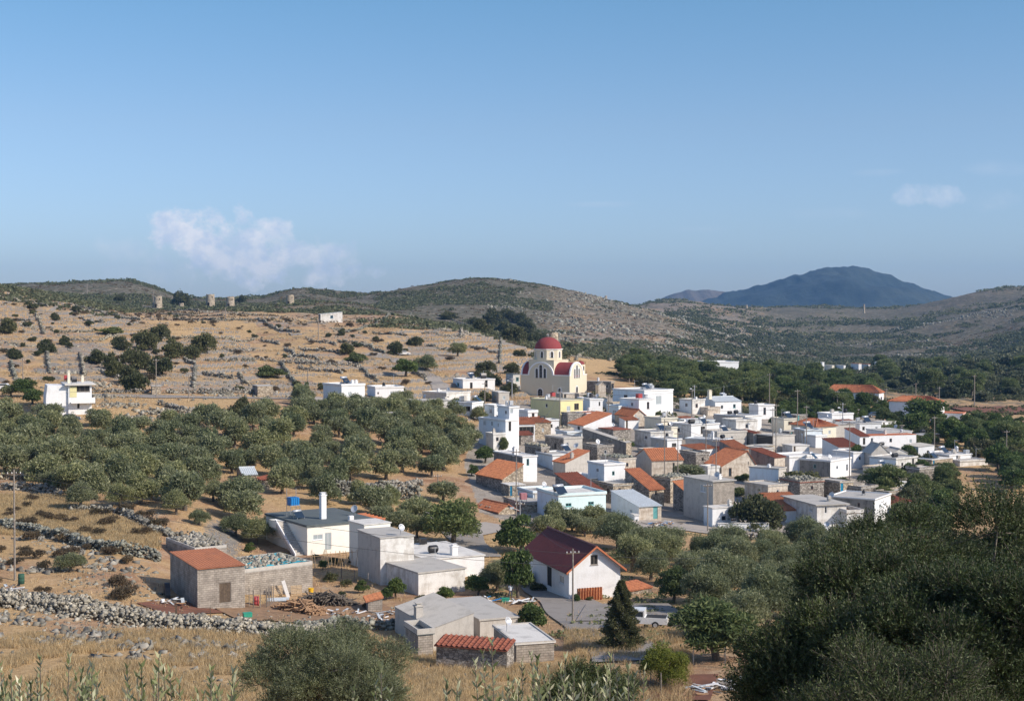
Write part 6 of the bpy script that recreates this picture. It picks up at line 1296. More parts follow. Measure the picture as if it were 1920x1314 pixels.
def solar(I, px, row, lab, s=1.0, dish=False):
    P, q = on_roof(I, px, row); e = empty('solar_heater', P, I['e'].rotation_euler.z + .2, lab, 'solar heater', 'solar water heaters'); e.scale = (s, s, s)
    m = MB(); m.prism([(-.9, -.75, .25), (.9, -.75, .25), (.9, .35, 1.25), (-.9, .35, 1.25)], (0, .06, .07)); m.build('collector', 'solarglass', e)
    m = MB(); m.tube((-.85, .6, 1.35), (.85, .6, 1.35), .27, k=14); m.build('boiler', 'galv', e, True)
    m = MB()
    for x in (-.8, .8): m.box(x-.03, x+.03, -.75, -.69, 0, .3); m.box(x-.03, x+.03, .45, .51, 0, 1.2); m.box(x-.03, x+.03, -.69, .45, 0.02, .07)
    m.build('frame', 'metal', e)
def antenna(I, px, row, hpx, lab):
    P, q = on_roof(I, px, row); hh = hpx*P.y/F; m = MB(); m.tube((0, 0, -.02), (0, 0, hh), .035, k=5); 
    m.tube((-.1, 0, hh*.95), (1.0, .2, hh*.95), .015, k=4)
    for i in range(5): m.tube((i*.2, -.3, hh*.95), (i*.2, .3, hh*.95), .01, k=4)
    o = m.build('antenna', 'galv'); o.location = P; tag(o, lab, 'antenna', 'roof antennas')
def dish(I, px, row, lab, r=.45):
    P, q = on_roof(I, px, row); e = empty('satellite_dish', P, random.random()*2-1, lab, 'satellite dish', 'satellite dishes'); m = MB(); m.rev([(0, 0), (r*.5, .04), (r*.85, .12), (r, .17), (r*1.02, .16), (r*.85, .10), (r*.5, .02), (0, -.02)], (0, 0, 0), 18); b = m.build('reflector', 'galv', e, True); b.rotation_euler = (R_(65), 0, 0); b.location = (0, 0, .85)
    m = MB(); m.tube((0, .05, -.02), (0, .05, .85), .03, k=6); m.build('mast', 'metal', e)
HN = {i['e'].get('label', ''): i for i in HOUSES}
def hs(sub):
    for k, v in HN.items():
        if sub in k: return v
    raise KeyError(sub)
# the blue tank on its tall frame above the dark blue roof
def blue_tank():
    P, q = on_roof(B1, 550, 968); k = P.y/F; e = empty('water_tank', P, B1['e'].rotation_euler.z, 'bright blue ribbed water tank on a tall frame on the dark blue roof', 'water tank', 'roof water tanks'); z0 = 1.55; w_, hh = .62, 1.0
    m = MB(); m.box(-w_+.02, w_-.02, -w_+.02, w_-.02, z0+.02, z0+hh-.02)
    for i in range(4): x = -w_+.17+i*.3; m.box(x-.1, x+.1, -w_-.04, w_+.04, z0, z0+hh)
    m.build('tank_body', 'bluetank', e); m = MB()
    for x in (-.66, .66):
        for y in (-.6, .6): m.tube((x, y, 0), (x, y, 3.6 if y > 0 else z0), .035, k=6)
    m.box(-.7, .7, -.64, .64, z0-.07, z0-.001); m.box(-.7, .7, -.02, .02, .7, .75); m.build('stand', 'metal', e)
blue_tank()
solar(B1, 560, 972, 'small solar heater under the bright blue tank', .7); dish(B1, 665, 966, 'satellite dish at the back of the dark blue roof', .5); box_tank(B1, 662, 977, 'trim', 9, 8, 'white air unit near the edge of the dark blue roof', .1)
# pergola beams
def pergola():
    e = empty('pergola', B1['M'] @ Vector((B1['w']+.3, 3.5, B1['h']-.5)), B1['e'].rotation_euler.z, 'row of reddish pergola beams beyond the dark blue roof', 'pergola'); m = MB()
    for i in range(6): m.box(-.2, 2.8, i*1.1, i*1.1+.14, .1, .28)
    m.build('beams', 'terracotta', e); m = MB(); m.box(2.6, 2.72, 0, 5.7, -.1, .099); m.box(2.6, 2.72, 0, .12, -3.0, -.101); m.box(2.6, 2.72, 5.5, 5.62, -3.0, -.101); m.build('posts', 'terracotta', e)
pergola()
drum_tank(C3, 812, 1037, 'black', 18, 14, 'black ribbed drum lying on the pale concrete roof', .1); box_tank(C3, 793, 1020, 'black', 13, 10, 'black box behind the black ribbed drum', .1)
antenna(C2, 845, 1046, 24, 'thin antenna pole on the peeling white house'); dish(C1, 760, 1006, 'small dish on the raised grey block', .4)
dish(E3, 905, 1186, 'satellite dish at the corner of the low block outbuilding', .36)
T = [('drum', 'white terraced house', 1300, 800, 'black', 13, 8, 'black drum on the white terraced roof'), ('drum', 'long grey house', 1380, 778, 'black', 9, 7, 'black drum on the long grey roof'),
 ('drum', 'long low grey blue wall', 1345, 828, 'black', 12, 7, 'black drum above the long grey blue wall'), ('drum', 'flat roofed pale aqua house', 1045, 925, 'black', 15, 9, 'black drum behind the aqua house parapet'),
 ('box', 'pale yellow two storey', 1027, 741, 'redtank', 8, 7, 'red box tank on the yellow house'), ('drum', 'pale yellow two storey', 1042, 740, 'black', 6, 8, 'black upright drum on the yellow house'), ('drum', 'small gabled tan house', 1165, 790, 'black', 7, 6, 'black drum beside the small gabled house') if 0 else None,
 ('box', 'big white flat roofed', 1228, 728, 'galv', 7, 7, 'grey box tank on the big white building'), ('box', 'lower white wing', 1222, 768, 'redtank', 10, 8, 'red box tank beside the big white building'), ('drum', 'white cube room', 1160, 880, 'black', 6, 6, 'dark drum beside the white cube room') if 0 else None,
 ('box', 'long white house with pale sloping', 1345, 742, 'galv', 8, 7, 'grey box tank above the pale sloping roof'), ('drum', 'tan flat house with cream wall above', 1262, 800, 'black', 7, 5, 'black drum on the tan flat roof'), ('drum', 'speckled white yard', 1660, 862, 'black', 15, 8, 'long black drum before the small grey gable'),
 ('drum', 'white row house behind', 1585, 776, 'black', 8, 7, 'black drum on the white row house'), ('drum', 'cream box house', 1485, 782, 'black', 7, 7, 'black drum on the cream box house'), ('drum', 'white cube house at the top', 634, 716, 'black', 8, 5, 'black drum on the orchard white cube house'),
 ('drum', 'low grey white building', 882, 706, 'black', 8, 6, 'black drum left of the church roof terrace'), ('box', 'low grey white building', 903, 708, 'concrete', 10, 7, 'grey concrete box on the terrace left of the church'), ('drum', 'white block against', 1108, 748, 'black', 7, 8, 'dark drum beside the yellow house extension'),
 ('box', 'white block against', 1112, 744, 'galv', 7, 7, 'grey tank on a stand beside the yellow house extension'), ('box', 'white stair room', 960, 762, 'galv', 7, 8, 'grey tank on top of the stair room'), ('drum', 'white stair room', 950, 762, 'galv', 5, 7, 'silver boiler on the stair room roof'),
 ('drum', 'white and yellow two', 130, 716, 'black', 9, 7, 'black drum on the yellow and white house'), ('box', 'white and yellow two', 115, 714, 'redtank', 10, 9, 'red box tank on the yellow and white house'), ('box', 'low grey white building', 862, 738, 'pinktank', 8, 9, 'pink box near the lane left of the church') if 0 else None,
 ('box', 'plain tan stone building', 981, 940, 'pinktank', 12, 12, 'pinkish red box tank behind the tan stone building'), ('drum', 'white flat roofed house at the right', 1800, 848, 'galv', 7, 9, 'silver tank at the right village edge'), ('box', 'pale grey low house', 1812, 858, 'galv', 9, 12, 'tall grey tank at the right village edge'),
 ('drum', 'grey roofed white house behind', 1262, 820, 'black', 6, 5, 'black drum behind the dark shrub'), ('drum', 'blackened', 1470, 812, 'galv', 5, 6, 'silver drum on the blackened house'), ('box', 'bluish white long low', 872, 752, 'galv', 8, 7, 'grey cabinet on the long low bluish house'), ('box', 'bluish white long low', 886, 751, 'concrete', 9, 8, 'concrete cabinet on the long low bluish house'),
 ('drum', 'large plain white', 1690, 813, 'galv', 5, 5, 'silver drum on the large plain white house'), ('drum', 'long white house stepping', 1690, 806, 'black', 6, 4, 'dark drum on the long stepping white house'), ('box', 'bluish white house with barred', 1172, 760, 'galv', 6, 5, 'grey box on the bluish white house')]
for t in T:
    if t: (drum_tank if t[0] == 'drum' else box_tank)(hs(t[1]), t[2], t[3], t[4], t[5], t[6], t[7], .35)
for sub, px, row, lab in [('flat roofed pale aqua', 1063, 932, 'solar heater on the aqua house roof'), ('white cube house at the top', 645, 716, 'solar heater on the orchard white cube house'), ('low grey white building', 875, 708, 'solar heater left of the church'), ('big white flat roofed', 1212, 730, 'solar heater on the big white building'),
 ('white terraced house', 1325, 796, 'solar heater on the white terraced house'), ('cream box house', 1478, 784, 'solar heater on the cream box house'), ('white flat roofed house at the right', 1770, 850, 'solar heater at the right village edge'), ('long white house with pale', 1362, 748, 'solar heater on the pale sloping roof'), ('white flat house at the right end', 1625, 792, 'solar heater on the upper row white house'), ('bluish white long low', 896, 754, 'solar heater on the long low bluish house'), ('low whitewashed house with', 1240, 808, 'solar heater on the whitewashed house'), ('house with brown' if 0 else 'stained white house', 1515, 803, 'solar heater on the brown window house')]:
    solar(hs(sub), px, row, lab)
for i, (sub, px, row, hp) in enumerate([('pale yellow two', 1016, 738, 24), ('pale yellow two', 1030, 780, 26), ('white terraced', 1320, 800, 16), ('long grey house', 1400, 776, 20), ('long low grey blue', 1325, 828, 20), ('white cube room', 1140, 872, 22), ('grey roofed white house behind', 1240, 822, 18), ('blackened', 1455, 812, 22), ('bare grey concrete', 1575, 794, 22), ('house with a four sided' if 0 else 'cream box house', 1466, 783, 16), ('big white flat roofed', 1190, 731, 18), ('long white house with pale', 1372, 748, 24), ('large plain white', 1660, 814, 14), ('low white house with a wide', 743, 722, 22), ('white two storey house, tallest', 925, 782, 18), ('flat roofed pale aqua', 1108, 925, 30), ('white flat roofed house at the right', 1790, 850, 26), ('pale grey low', 1830, 862, 22), ('stained white', 1530, 804, 18), ('dark sided', 1570, 862, 20), ('white cube house at the top', 612, 720, 12), ('low grey white building', 915, 708, 14)]):
    antenna(hs(sub), px, row, hp, f'{["thin bare", "slender", "crooked"][i % 3]} antenna on the roof of the ' + ' '.join(hs(sub)['e']['label'].split()[:6]))
for i, (sub, px, row) in enumerate([('tan flat house with cream wall above', 1245, 802), ('small gabled tan', 1180, 775), ('plain tan stone', 1030, 942), ('dark sided', 1560, 868), ('overhanging' , 1560, 938), ('low dark stone', 1120, 836), ('long white house stepping', 1680, 806), ('white block against', 1120, 748), ('narrow orange tile', 1075, 858), ('two storey block', 1345, 900)]):
    dish(hs(sub), px, row, 'grey satellite dish on the ' + ' '.join(hs(sub)['e']['label'].split()[:7]))

gq = random.Random(5); kk = 0
for I in HOUSES[14:]:
    if I['roof'] != 'flat' or I['w'] < 4 or I['Y'] > 420 or gq.random() > .55 or I['e'].name.startswith(('walled', 'yard', 'ruin', 'hut')): continue
    pxr, rwr = proj(*(I['M'] @ Vector((I['w']*gq.uniform(.2, .8), I['d']*gq.uniform(.3, .8), I['h'])))); kk += 1; t0 = len(bpy.data.objects); nm0 = set(o.name for o in COL.objects if o.parent is None and 'label' in o and o['label'] == 'x')
    q = gq.random()
    if q < .35: solar(I, pxr, rwr, 'x', .9); d_ = 'solar heater on a roof'; nmq = 'solar_heater'
    elif q < .6: drum_tank(I, pxr, rwr, 'black', 6 if gq.random() < .5 else 10, 6, 'x', .3); d_ = 'black water drum on a roof'; nmq = 'water_tank'
    elif q < .8: box_tank(I, pxr, rwr, gq.choice(['galv', 'concrete', 'trim']), 6, 6, 'x', .4); d_ = 'pale box tank on a roof'; nmq = 'water_tank'
    else: dish(I, pxr, rwr, 'x', .4); d_ = 'satellite dish on a roof'; nmq = 'satellite_dish'
    for o in COL.objects:
        if o.parent is None and o.get('label') == 'x': del o['label']; auto(o, d_, o['category'], o['group'], pxr, rwr)

# utility poles and cables
def pole(px, top, base, lab, Y=None, lamp=False, arm=True, r=.13):
    p = hit(px, base) if Y is None else Vector((ray(px, base)[0]*Y, Y, 0)); p.z = h(p.x, p.y); zt = P3(px, top, p.y).z - p.z; r = max(r*.85, .105*p.y/250)
    e = empty('utility_pole', p, .3, lab, 'utility pole', 'utility poles'); m = MB(); m.tube((0, 0, -.5), (0, 0, zt), r, r*.65, 8); m.build('mast', 'woodgrey' if not lamp else 'metal', e)
    if arm:
        m = MB(); m.box(-.7, .7, -.05, .05, zt-.5, zt-.4); c = m.build('crossarm', 'wood', e); m = MB()
        for x in (-.6, -.2, .2, .6): m.tube((x, 0, zt-.399), (x, 0, zt-.25), .04, k=6)
        m.build('insulators', 'trim', c)
    if lamp:
        m = MB(); m.tube((0, 0, zt*.8), (-1.0, -.3, zt*.86), .035, k=6); a = m.build('lamp_arm', 'galv', e); m = MB(); m.box(-1.5, -.95, -.4, -.22, zt*.85, zt*.89); m.build('lamp_head', 'galv', a)
    return p + Vector((0, 0, zt - .3))
def cable(a, b, lab, sag=.03, r=None):
    a, b = Vector(a), Vector(b); n = 24; L_ = (b-a).length; pts = [a.lerp(b, i/n) - Vector((0, 0, sag*L_*4*(i/n)*(1-i/n))) for i in range(n+1)]; m = MB()
    for p, q in zip(pts, pts[1:]): m.tube(p - a, q - a, r or max(.012, .02*(p.y/200)), k=4, caps=False)
    o = m.build('power_cable', 'wire'); o.location = a; tag(o, lab, 'cable', 'overhead cables')
PL = {}
for k, (px, t, b, Y, lamp, lab) in {
 'a': (28, 880, 1097, 140, 0, 'tall rusty brown pole at the left edge of the near slope'), 'b': (1074, 1028, 1168, None, 0, 'pole before the gable of the dark red roofed house'), 'c': (1327, 1040, 1104, None, 0, 'pole among the olives right of the dark red roof'),
 'd': (975, 939, 1030, None, 1, 'street lamp pole beside the russet walnut'), 'e': (968, 842, 935, 212, 0, 'pole in front of the stone house with blue shutters'), 'f': (1049.7, 733, 800, 300, 0, 'tall pole cutting across the yellow house'), 'g': (1246, 786, 862, 248, 0, 'tall dark pole behind the orange gabled stone house'),
 'h': (1271, 808, 862, 252, 0, 'pole by the dark shrub'), 'i': (1323.7, 765, 830, 280, 0, 'tall pole beside the white terraced house'), 'j': (1342.5, 822, 905, 232, 0, 'pole before the stained gabled house'), 'k': (1326.7, 905, 988, 208, 0, 'pole at the corner of the two storey block house'),
 'l': (1297.5, 730, 775, 355, 0, 'pole by the round cornered pale house'), 'm': (1302, 722, 760, 380, 1, 'lamp pole under the pines'), 'n': (1141, 738, 790, 330, 0, 'pole left of the bluish white house'), 'o': (1593, 790, 862, 262, 0, 'tall pole before the patched red tiles'),
 'p': (1449, 765, 812, 300, 0, 'leftmost pole of the pair by the cream box house'), 'q': (1455, 757, 812, 305, 0, 'taller pole of the pair by the cream box house'), 'r': (1442.5, 700, 762, None, 0, 'tall pole with a transformer above the village'), 's': (1495, 730, 802, 330, 0, 'very tall mast behind the four sided orange roof'),
 't': (1512, 760, 805, 320, 0, 'pole in front of the four sided orange roof'), 'u': (1570, 732, 775, 400, 0, 'pole left of the long red hipped roof'), 'v': (1580, 755, 800, 340, 1, 'lamp pole by the white row house'), 'w': (1661, 728, 755, 440, 0, 'pole right of the long red hipped roof'),
 'x': (1717, 718, 745, 470, 0, 'pole behind the red hipped roof with chimney'), 'y': (1761, 725, 752, 460, 0, 'pole at the left of the red field'), 'z': (1827, 703, 745, 470, 0, 'pole by the stone heap in the field'), 'A': (1752, 780, 830, 320, 0, 'pole among trees right of the stepping white house'),
 'B': (1887, 806, 862, 300, 0, 'pole at the right edge among dark trees'), 'C': (1187, 685, 717, None, 0, 'pole beside the pine grove and church'), 'D': (293, 672, 744, None, 0, 'pole by the tiny block hut'), 'E': (354, 702, 747, None, 0, 'pole on the hill road bank'), 'F': (43, 672, 722, None, 0, 'pole behind the yellow and white house'),
 'G': (577, 692, 738, None, 0, 'pole by the narrow dark cypress'), 'H': (597, 597, 636, None, 0, 'pole below the lone hillside house'), 'I': (797, 690, 742, None, 0, 'pole at the hill road bend') , 'J': (960, 708, 748, 378, 1, 'lamp pole left of the church corner'), 'K': (163, 532, 556, None, 0, 'thin pole on the left skyline'), 'L': (423, 576, 600, None, 0, 'short pole below the windmill towers'), 'M': (287, 545, 576, None, 0, 'thin pole beside the leftmost windmill tower'), 'N': (821, 888, 925, 235, 0, 'thin pole above the umbrella pine'), 'O': (1180, 697, 717, None, 0, 'leaning stick pole beside the pine grove')}.items():
    if k == 'I': px, t, b = 909, 716, 762; Y = 350; lab = 'pole in the lane left of the church'
    PL[k] = pole(px, t, b, lab, Y, bool(lamp), arm=k not in 'OKLM')
for a, b, lab in [('b', 'c', 'cable from the gable pole to the olive grove pole'), ('e', 'f', 'cable from the blue shutter house pole up to the yellow house'), ('f', 'n', 'cable crossing the upper village from the yellow house'), ('g', 'i', 'cable over the flat roofs in the middle'), ('j', 'g', 'cable over the orange gabled stone house'),
 ('k', 'j', 'cable rising from the block house corner'), ('i', 'p', 'cable over the long grey house'), ('o', 't', 'cable over the bare grey concrete house'), ('u', 'w', 'cable across the long red hipped roof'), ('w', 'x', 'cable in front of the dark pines'), ('x', 'z', 'cable passing over the red field'), ('r', 'u', 'cable over the woods above the village'), ('n', 'l', 'cable in front of the pine grove'), ('d', 'e', 'cable from the street lamp to the village'), ('l', 'r', 'cable over the round cornered pale house'), ('j', 'o', 'cable over the dark small red roof')]:
    cable(PL[a], PL[b], lab, .012)
cable(PL['a'], PL['b'] + Vector((0, 0, -.2)), 'upper long cable spanning from the left pole to the gable pole', .018, .018); cable(PL['a'] + Vector((0, 0, -1.6)), PL['b'] + Vector((0, 0, -1.4)), 'lower long cable spanning from the left pole to the gable pole', .022, .018)
cable(PL['c'], P3(1920, 1330, 60), 'cable sloping down to the bottom right corner', .02, .012); cable(PL['b'], PL['d'], 'cable from the gable pole to the street lamp', .02)

# cars
def car(px, row, yaw, mat, lab, kind='car', Y=None):
    p = hit(px, row) if Y is None else Vector((ray(px, row)[0]*Y, Y, 0)); p.z = h(p.x, p.y) + .22; e = empty('parked_car' if kind == 'car' else 'pickup_truck', p, R_(yaw), lab, 'car' if kind == 'car' else 'pickup')
    top = [(-2.1,.35),(-2.15,.75),(-1.9,.92),(-1.35,1.0),(-.85,1.42),(.6,1.45),(1.15,1.0),(1.95,.85),(2.12,.6),(2.1,.35)] if kind == 'car' else [(-2.4,.4),(-2.42,.95),(-.35,.97),(-.33,1.62),(.75,1.6),(1.25,1.05),(2.2,.92),(2.35,.6),(2.3,.4)]
    m = MB(); m.prism([(x, -.82, z) for x, z in top], (0, 1.64, 0)); b = m.build('body', mat, e)
    m = MB(); gl = [(-1.2,1.02),(-.8,1.36),(.55,1.38),(1.0,1.02)] if kind == 'car' else [(-.22,1.05),(-.22,1.5),(.7,1.5),(1.1,1.07)]
    for y in (-.835, .825): m.prism([(x, y, z) for x, z in gl], (0, .012, 0))
    m.build('side_window', 'glass', e)
    for x in (-1.35, 1.3):
        for y in (-.88, .70):
            m = MB(); m.tube((x, y, .33), (x, y+.2, .33), .33, k=16); w_ = m.build('wheel', 'rubber', e); m = MB(); m.tube((x, y-.01 if y < 0 else y+.2, .33), (x, y if y < 0 else y+.21, .33), .19, k=12); m.build('rim', 'galv', w_)
    for y in (-.62, .62): m = MB(); m.box(2.06 if kind == 'car' else 2.28, 2.14 if kind == 'car' else 2.37, y-.16, y+.16, .62, .76); m.build('headlight', 'trim', e)
    if kind != 'car': m = MB(); m.box(-2.3, -.45, -.7, .7, .972, .985); m.build('load_bed', 'rubber', e)
car(1203, 1178, 168, 'carwhite', 'white pickup parked on the concrete yard behind the cypress', 'pickup'); car(1640, 778, 10, 'cargrey', 'grey car parked below the school like house', Y=398); car(1668, 777, 170, 'carwhite', 'white car parked left of the hipped roof house', Y=400); car(1702, 784, 30, 'cargrey', 'dark car parked under the big round tree', Y=388)
car(1655, 770, 100, 'carred', 'small red car between the clipped trees', Y=415); car(130, 792, 15, 'cargrey', 'blue grey car beside the garden wall at the left'); car(757, 667, 10, 'carwhite', 'white car under the tree at the hill road bend'); car(8, 735, 5, 'carwhite', 'white van top at the left edge behind the garden', Y=312)

# person hanging about the garden by the oval tree
def person():
    p = hit(957, 1134); p = Vector((ray(957, 1122)[0]*150, 150, 0)); p.z = h(p.x, p.y)
    J = [(0,0,.92),(0,0,1.12),(0,-.02,1.36),(0,-.03,1.50),(0,-.04,1.60),(0,-.04,1.72), (.10,0,.88),(.12,-.06,.48),(.13,0,.08),(.14,-.14,.03), (-.10,0,.88),(-.13,.03,.48),(-.15,.08,.08),(-.16,-.06,.03), (.19,-.02,1.40),(.27,-.08,1.14),(.24,-.28,1.0),(.22,-.35,.97), (-.19,-.02,1.40),(-.27,.0,1.13),(-.24,-.2,.95),(-.23,-.28,.92)]
    Eg = [(0,1),(1,2),(2,3),(3,4),(4,5),(0,6),(6,7),(7,8),(8,9),(0,10),(10,11),(11,12),(12,13),(2,14),(14,15),(15,16),(16,17),(2,18),(18,19),(19,20),(20,21)]
    Rr = [.15,.14,.17,.06,.095,.085,.10,.07,.05,.04,.10,.07,.05,.04,.07,.05,.038,.035,.07,.05,.038,.035]
    me = bpy.data.meshes.new('person'); me.from_pydata(J, Eg, []); me.update(); o = link(bpy.data.objects.new('person', me)); sk = o.modifiers.new('skin', 'SKIN')
    for i, d in enumerate(me.skin_vertices[0].data): d.radius = (Rr[i], Rr[i]*.8)
    me.skin_vertices[0].data[0].use_root = True; s = o.modifiers.new('sub', 'SUBSURF'); s.levels = s.render_levels = 2; me.materials.append(MATS['skin'])
    dg = bpy.context.evaluated_depsgraph_get(); m2 = bpy.data.meshes.new_from_object(o.evaluated_get(dg)); o.modifiers.clear(); o.data = m2; m2.materials.clear()
    for q in ('skin', 'shirt', 'trousers', 'hair'): m2.materials.append(MATS[q])
    for f in m2.polygons:
        c = f.center; f.use_smooth = True; f.material_index = 2 if .1 < c.z < .95 and abs(c.x) < .22 and c.y > -.16 else (1 if .93 < c.z < 1.47 and abs(c.x) < .26 and c.y > -.2 else (3 if c.z > 1.70 or (c.z > 1.58 and c.y > 0) or c.z < .1 else 0))
    o.location = p; o.rotation_euler = (0, 0, .5); tag(o, 'person in a pale shirt and dark trousers standing in the garden', 'person')
person()

# garden and yard clutter
def at_ground(px, row): return hit(px, row)
def small(name, lab, cat, px, row, fn, yaw=0.0, group=None, dz=0.0):
    p = at_ground(px, row); e = empty(name, p + Vector((0, 0, dz)), yaw, lab, cat, group); fn(e); return e
def pallet(e):
    m = MB()
    for i in range(7): m.box(-.6, .6, -.02, .02, .05+i*.16, .15+i*.16)
    m.build('slats', 'woodlight', e); m = MB()
    for x in (-.58, 0, .52): m.box(x, x+.06, .021, .12, 0, 1.2)
    m.build('bearers', 'woodgrey', e); e.rotation_euler[0] = -.25
small('pallet', 'pale wooden pallet leaning at the block store wall', 'pallet', 520, 1118, pallet, .5); small('pallet', 'second wooden pallet leaning near the wood pile', 'pallet', 556, 1117, pallet, .3)
def plank(e): m = MB(); m.box(-.18, .18, -.03, .03, 0, 1.9); m.build('board', 'trim', e); e.rotation_euler[1] = -.3
small('board', 'white board leaning between the two pallets', 'board', 541, 1120, plank, .2)
def blue_sheet(e): m = MB(); m.box(-1.1, 1.1, -.5, .5, .25, .3); m.build('sheet', 'metalwhite', e); e.rotation_euler[0] = .15
small('metal_sheet', 'pale blue sheet lying in front of the pallets', 'sheet', 522, 1128, blue_sheet, .2)
def woodpile(e, n=260, w=2.6, mat='firewood'):
    g = np.random.default_rng(n); m = MB()
    for i in range(n):
        x, y = (g.random()-.5)*2*w, (g.random()-.5)*1.6; z = .1 + 1.1*g.random()*(1 - (x/w)**2); a = g.random()*6.28; L_ = .25+.5*g.random(); d = Vector((math.cos(a), math.sin(a), g.normal()*.25))*L_; c = Vector((x, y, z)); m.tube(c-d, c+d, .05+.05*g.random(), k=5)
    m.build('logs', mat, e)
small('wood_pile', 'heap of cut firewood below the block store', 'wood pile', 560, 1148, woodpile, -.35); small('brushwood_pile', 'dark heap of cut branches right of the block store', 'brushwood', 605, 1135, lambda e: woodpile(e, 420, 3.2, 'bark'), .2)
def bushel(e): m = MB(); m.rev([(0, 0), (.24, 0), (.3, .5), (.27, .5), (0, .45)], k=14); m.build('tub', 'yellowplastic', e)
small('plastic_tub', 'yellow plastic tub on the brushwood heap', 'tub', 583, 1118, bushel, dz=.4)
def green_crate(e): m = MB(); m.box(-.4, .4, -.3, .3, 0, .35); m.box(-.42, .42, -.32, .32, .351, .4); m.build('crate', 'greenplastic', e)
small('plastic_crate', 'green plastic crate dropped on the rubble wall', 'crate', 464, 1162, green_crate, .4, dz=.3); small('plastic_crate', 'green crate beside the person in the garden', 'crate', 948, 1128, green_crate)
def barrel(mat):
    def f(e): m = MB(); m.rev([(0, 0), (.3, 0), (.3, .3), (.32, .33), (.3, .36), (.3, .6), (.32, .63), (.3, .66), (.3, .95), (.27, .96), (0, .94)], k=16); m.build('barrel', mat, e, True)
    return f
small('barrel', 'red barrel behind the stick fence of the garage yard', 'barrel', 480, 1136, barrel('redtank')); small('barrel', 'dark green barrel at the left edge by the pole', 'barrel', 40, 1106, barrel('greenmesh'), dz=.6)
small('barrel', 'white pail beside the garage wall', 'pail', 305, 1132, lambda e: barrel('trim')(e) or setattr(e, 'scale', (.6, .6, .5)))
def gar_arch(e): m = MB(); pts = [(math.cos(math.pi*i/12)*1.1, 0, math.sin(math.pi*i/12)*1.4) for i in range(13)]; m.prism(pts, (0, .5, 0)); m.build('cover', 'black', e)
small('black_cover', 'black arched cover leaning on the dark garage wall', 'cover', 318, 1118, gar_arch, 1.9)
def junk(e, seed=3, n=30, mats=('woodgrey', 'trim', 'metalwhite', 'firewood')):
    g = np.random.default_rng(seed)
    for k, mt in enumerate(mats):
        for i in range(n//len(mats)//2):
            m = MB(); x, y = g.normal()*.9, g.normal()*.6; a = g.random()*6.28; L_, w_ = .3+.5*g.random(), .06+.12*g.random(); c, s = math.cos(a), math.sin(a); z = .05+.3*g.random(); P = [(x+c*L_*u-s*w_*v, y+s*L_*u+c*w_*v, z+.1*u) for u, v in ((-1,-1),(1,-1),(1,1),(-1,1))]; m.prism(P, (0, 0, .06)); m.build('board', mt, e)
for i, (px, row, lab) in enumerate([(318, 1132, 'scrap boards lying by the garage wall'), (900, 1128, 'heap of household junk under the oval tree'), (985, 1130, 'pale junk and bags right of the person'), (1335, 1296, 'scrap heap in the red dirt yard'), (1370, 1288, 'second scrap heap at the dark fence'), (640, 1150, 'loose boards right of the brushwood heap'), (815, 1020, 'rubbish on the lane behind the pale roof'), (22, 1108, 'planks stacked at the left edge'), (700, 1160, 'broken boards below the tiny hut'), (1230, 985, 'odds and ends at the alley mouth'), (1255, 983, 'blue and white clutter by the alley'), (740, 1150, 'timber scraps near the concrete wing')]):
    small('scrap_heap', lab, 'scrap heap', px, row, lambda e, i=i: junk(e, 3+i, 44, ('woodgrey', 'trim', 'bluetank', 'firewood') if i in (1, 9, 10) else ('woodgrey', 'trim', 'metalwhite', 'firewood')), group='heaps of scrap')
def tiles_stack(e):
    for r in range(2):
        for i in range(9):
            m = MB(); x = -1.3+i*.3; pts = [(x+.12*math.cos(math.pi*q/6), -.2+r*.28, .75+.12*math.sin(math.pi*q/6)) for q in range(7)]; m.add([(a, b, 0) for a, b, c in pts] + [(a, b, 1.1-r*.1) for a, b, c in pts], [(q, q+1, 8+q, 7+q) for q in range(6)]); 
            m.v = [(vx, vy - abs(math.cos((vx-x)/.12*1.4))*.1, vz) for vx, vy, vz in m.v]; m.build('roof_tile', 'tilebright', e)
e = small('tile_stack', 'stack of upright terracotta tiles against the white gable', 'tile stack', 1092, 1124, tiles_stack); e.rotation_euler[2] = D1['e'].rotation_euler.z; e.scale = (1.0, 2.0, 1.25)
q_ = D1['M'] @ Vector((2.0, -.9, 0)); q_.z = h(q_.x, q_.y); e.location = q_
# bean poles, fences
def beanpoles(e):
    g = np.random.default_rng(9); m = MB()
    for i in range(26): x = -4+i*.32; m.tube((x, g.normal()*.3, 0), (x+g.normal()*.3, g.normal()*.2, 1.9+.3*g.random()), .03, k=5)
    m.tube((-4.2, 0, 1.3), (4.6, .1, 2.0), .03, k=5); m.build('canes', 'woodlight', e)
small('bean_frame', 'row of pale garden canes below the blue roofed house', 'garden canes', 645, 1062, beanpoles, .2)
def fence(name, lab, pts, hgt, mat, wire=True, step=2.2, group=None):
    P = [hit(*q) for q in pts]; e = empty(name, P[0], 0, lab, 'fence', group); o = P[0]; net = MB()
    posts = []
    for a, b in zip(P, P[1:]):
        n = max(1, int((b-a).length/step))
        for i in range(n + 1):
            q = a.lerp(b, i/n); q = Vector((q.x, q.y, h(q.x, q.y))) - o; posts.append(q); m = MB(); m.tube(q - Vector((0, 0, .3)), q + Vector((random.gauss(0, .05), 0, hgt)), .045, k=5); m.build('post', mat, e)
    for a, b in zip(posts, posts[1:]):
        for k in range(6): net.tube(a + Vector((0, 0, hgt*(.1+.16*k))), b + Vector((0, 0, hgt*(.1+.16*k))), .009, k=3, caps=False)
    net.build('wires', 'wire', e)
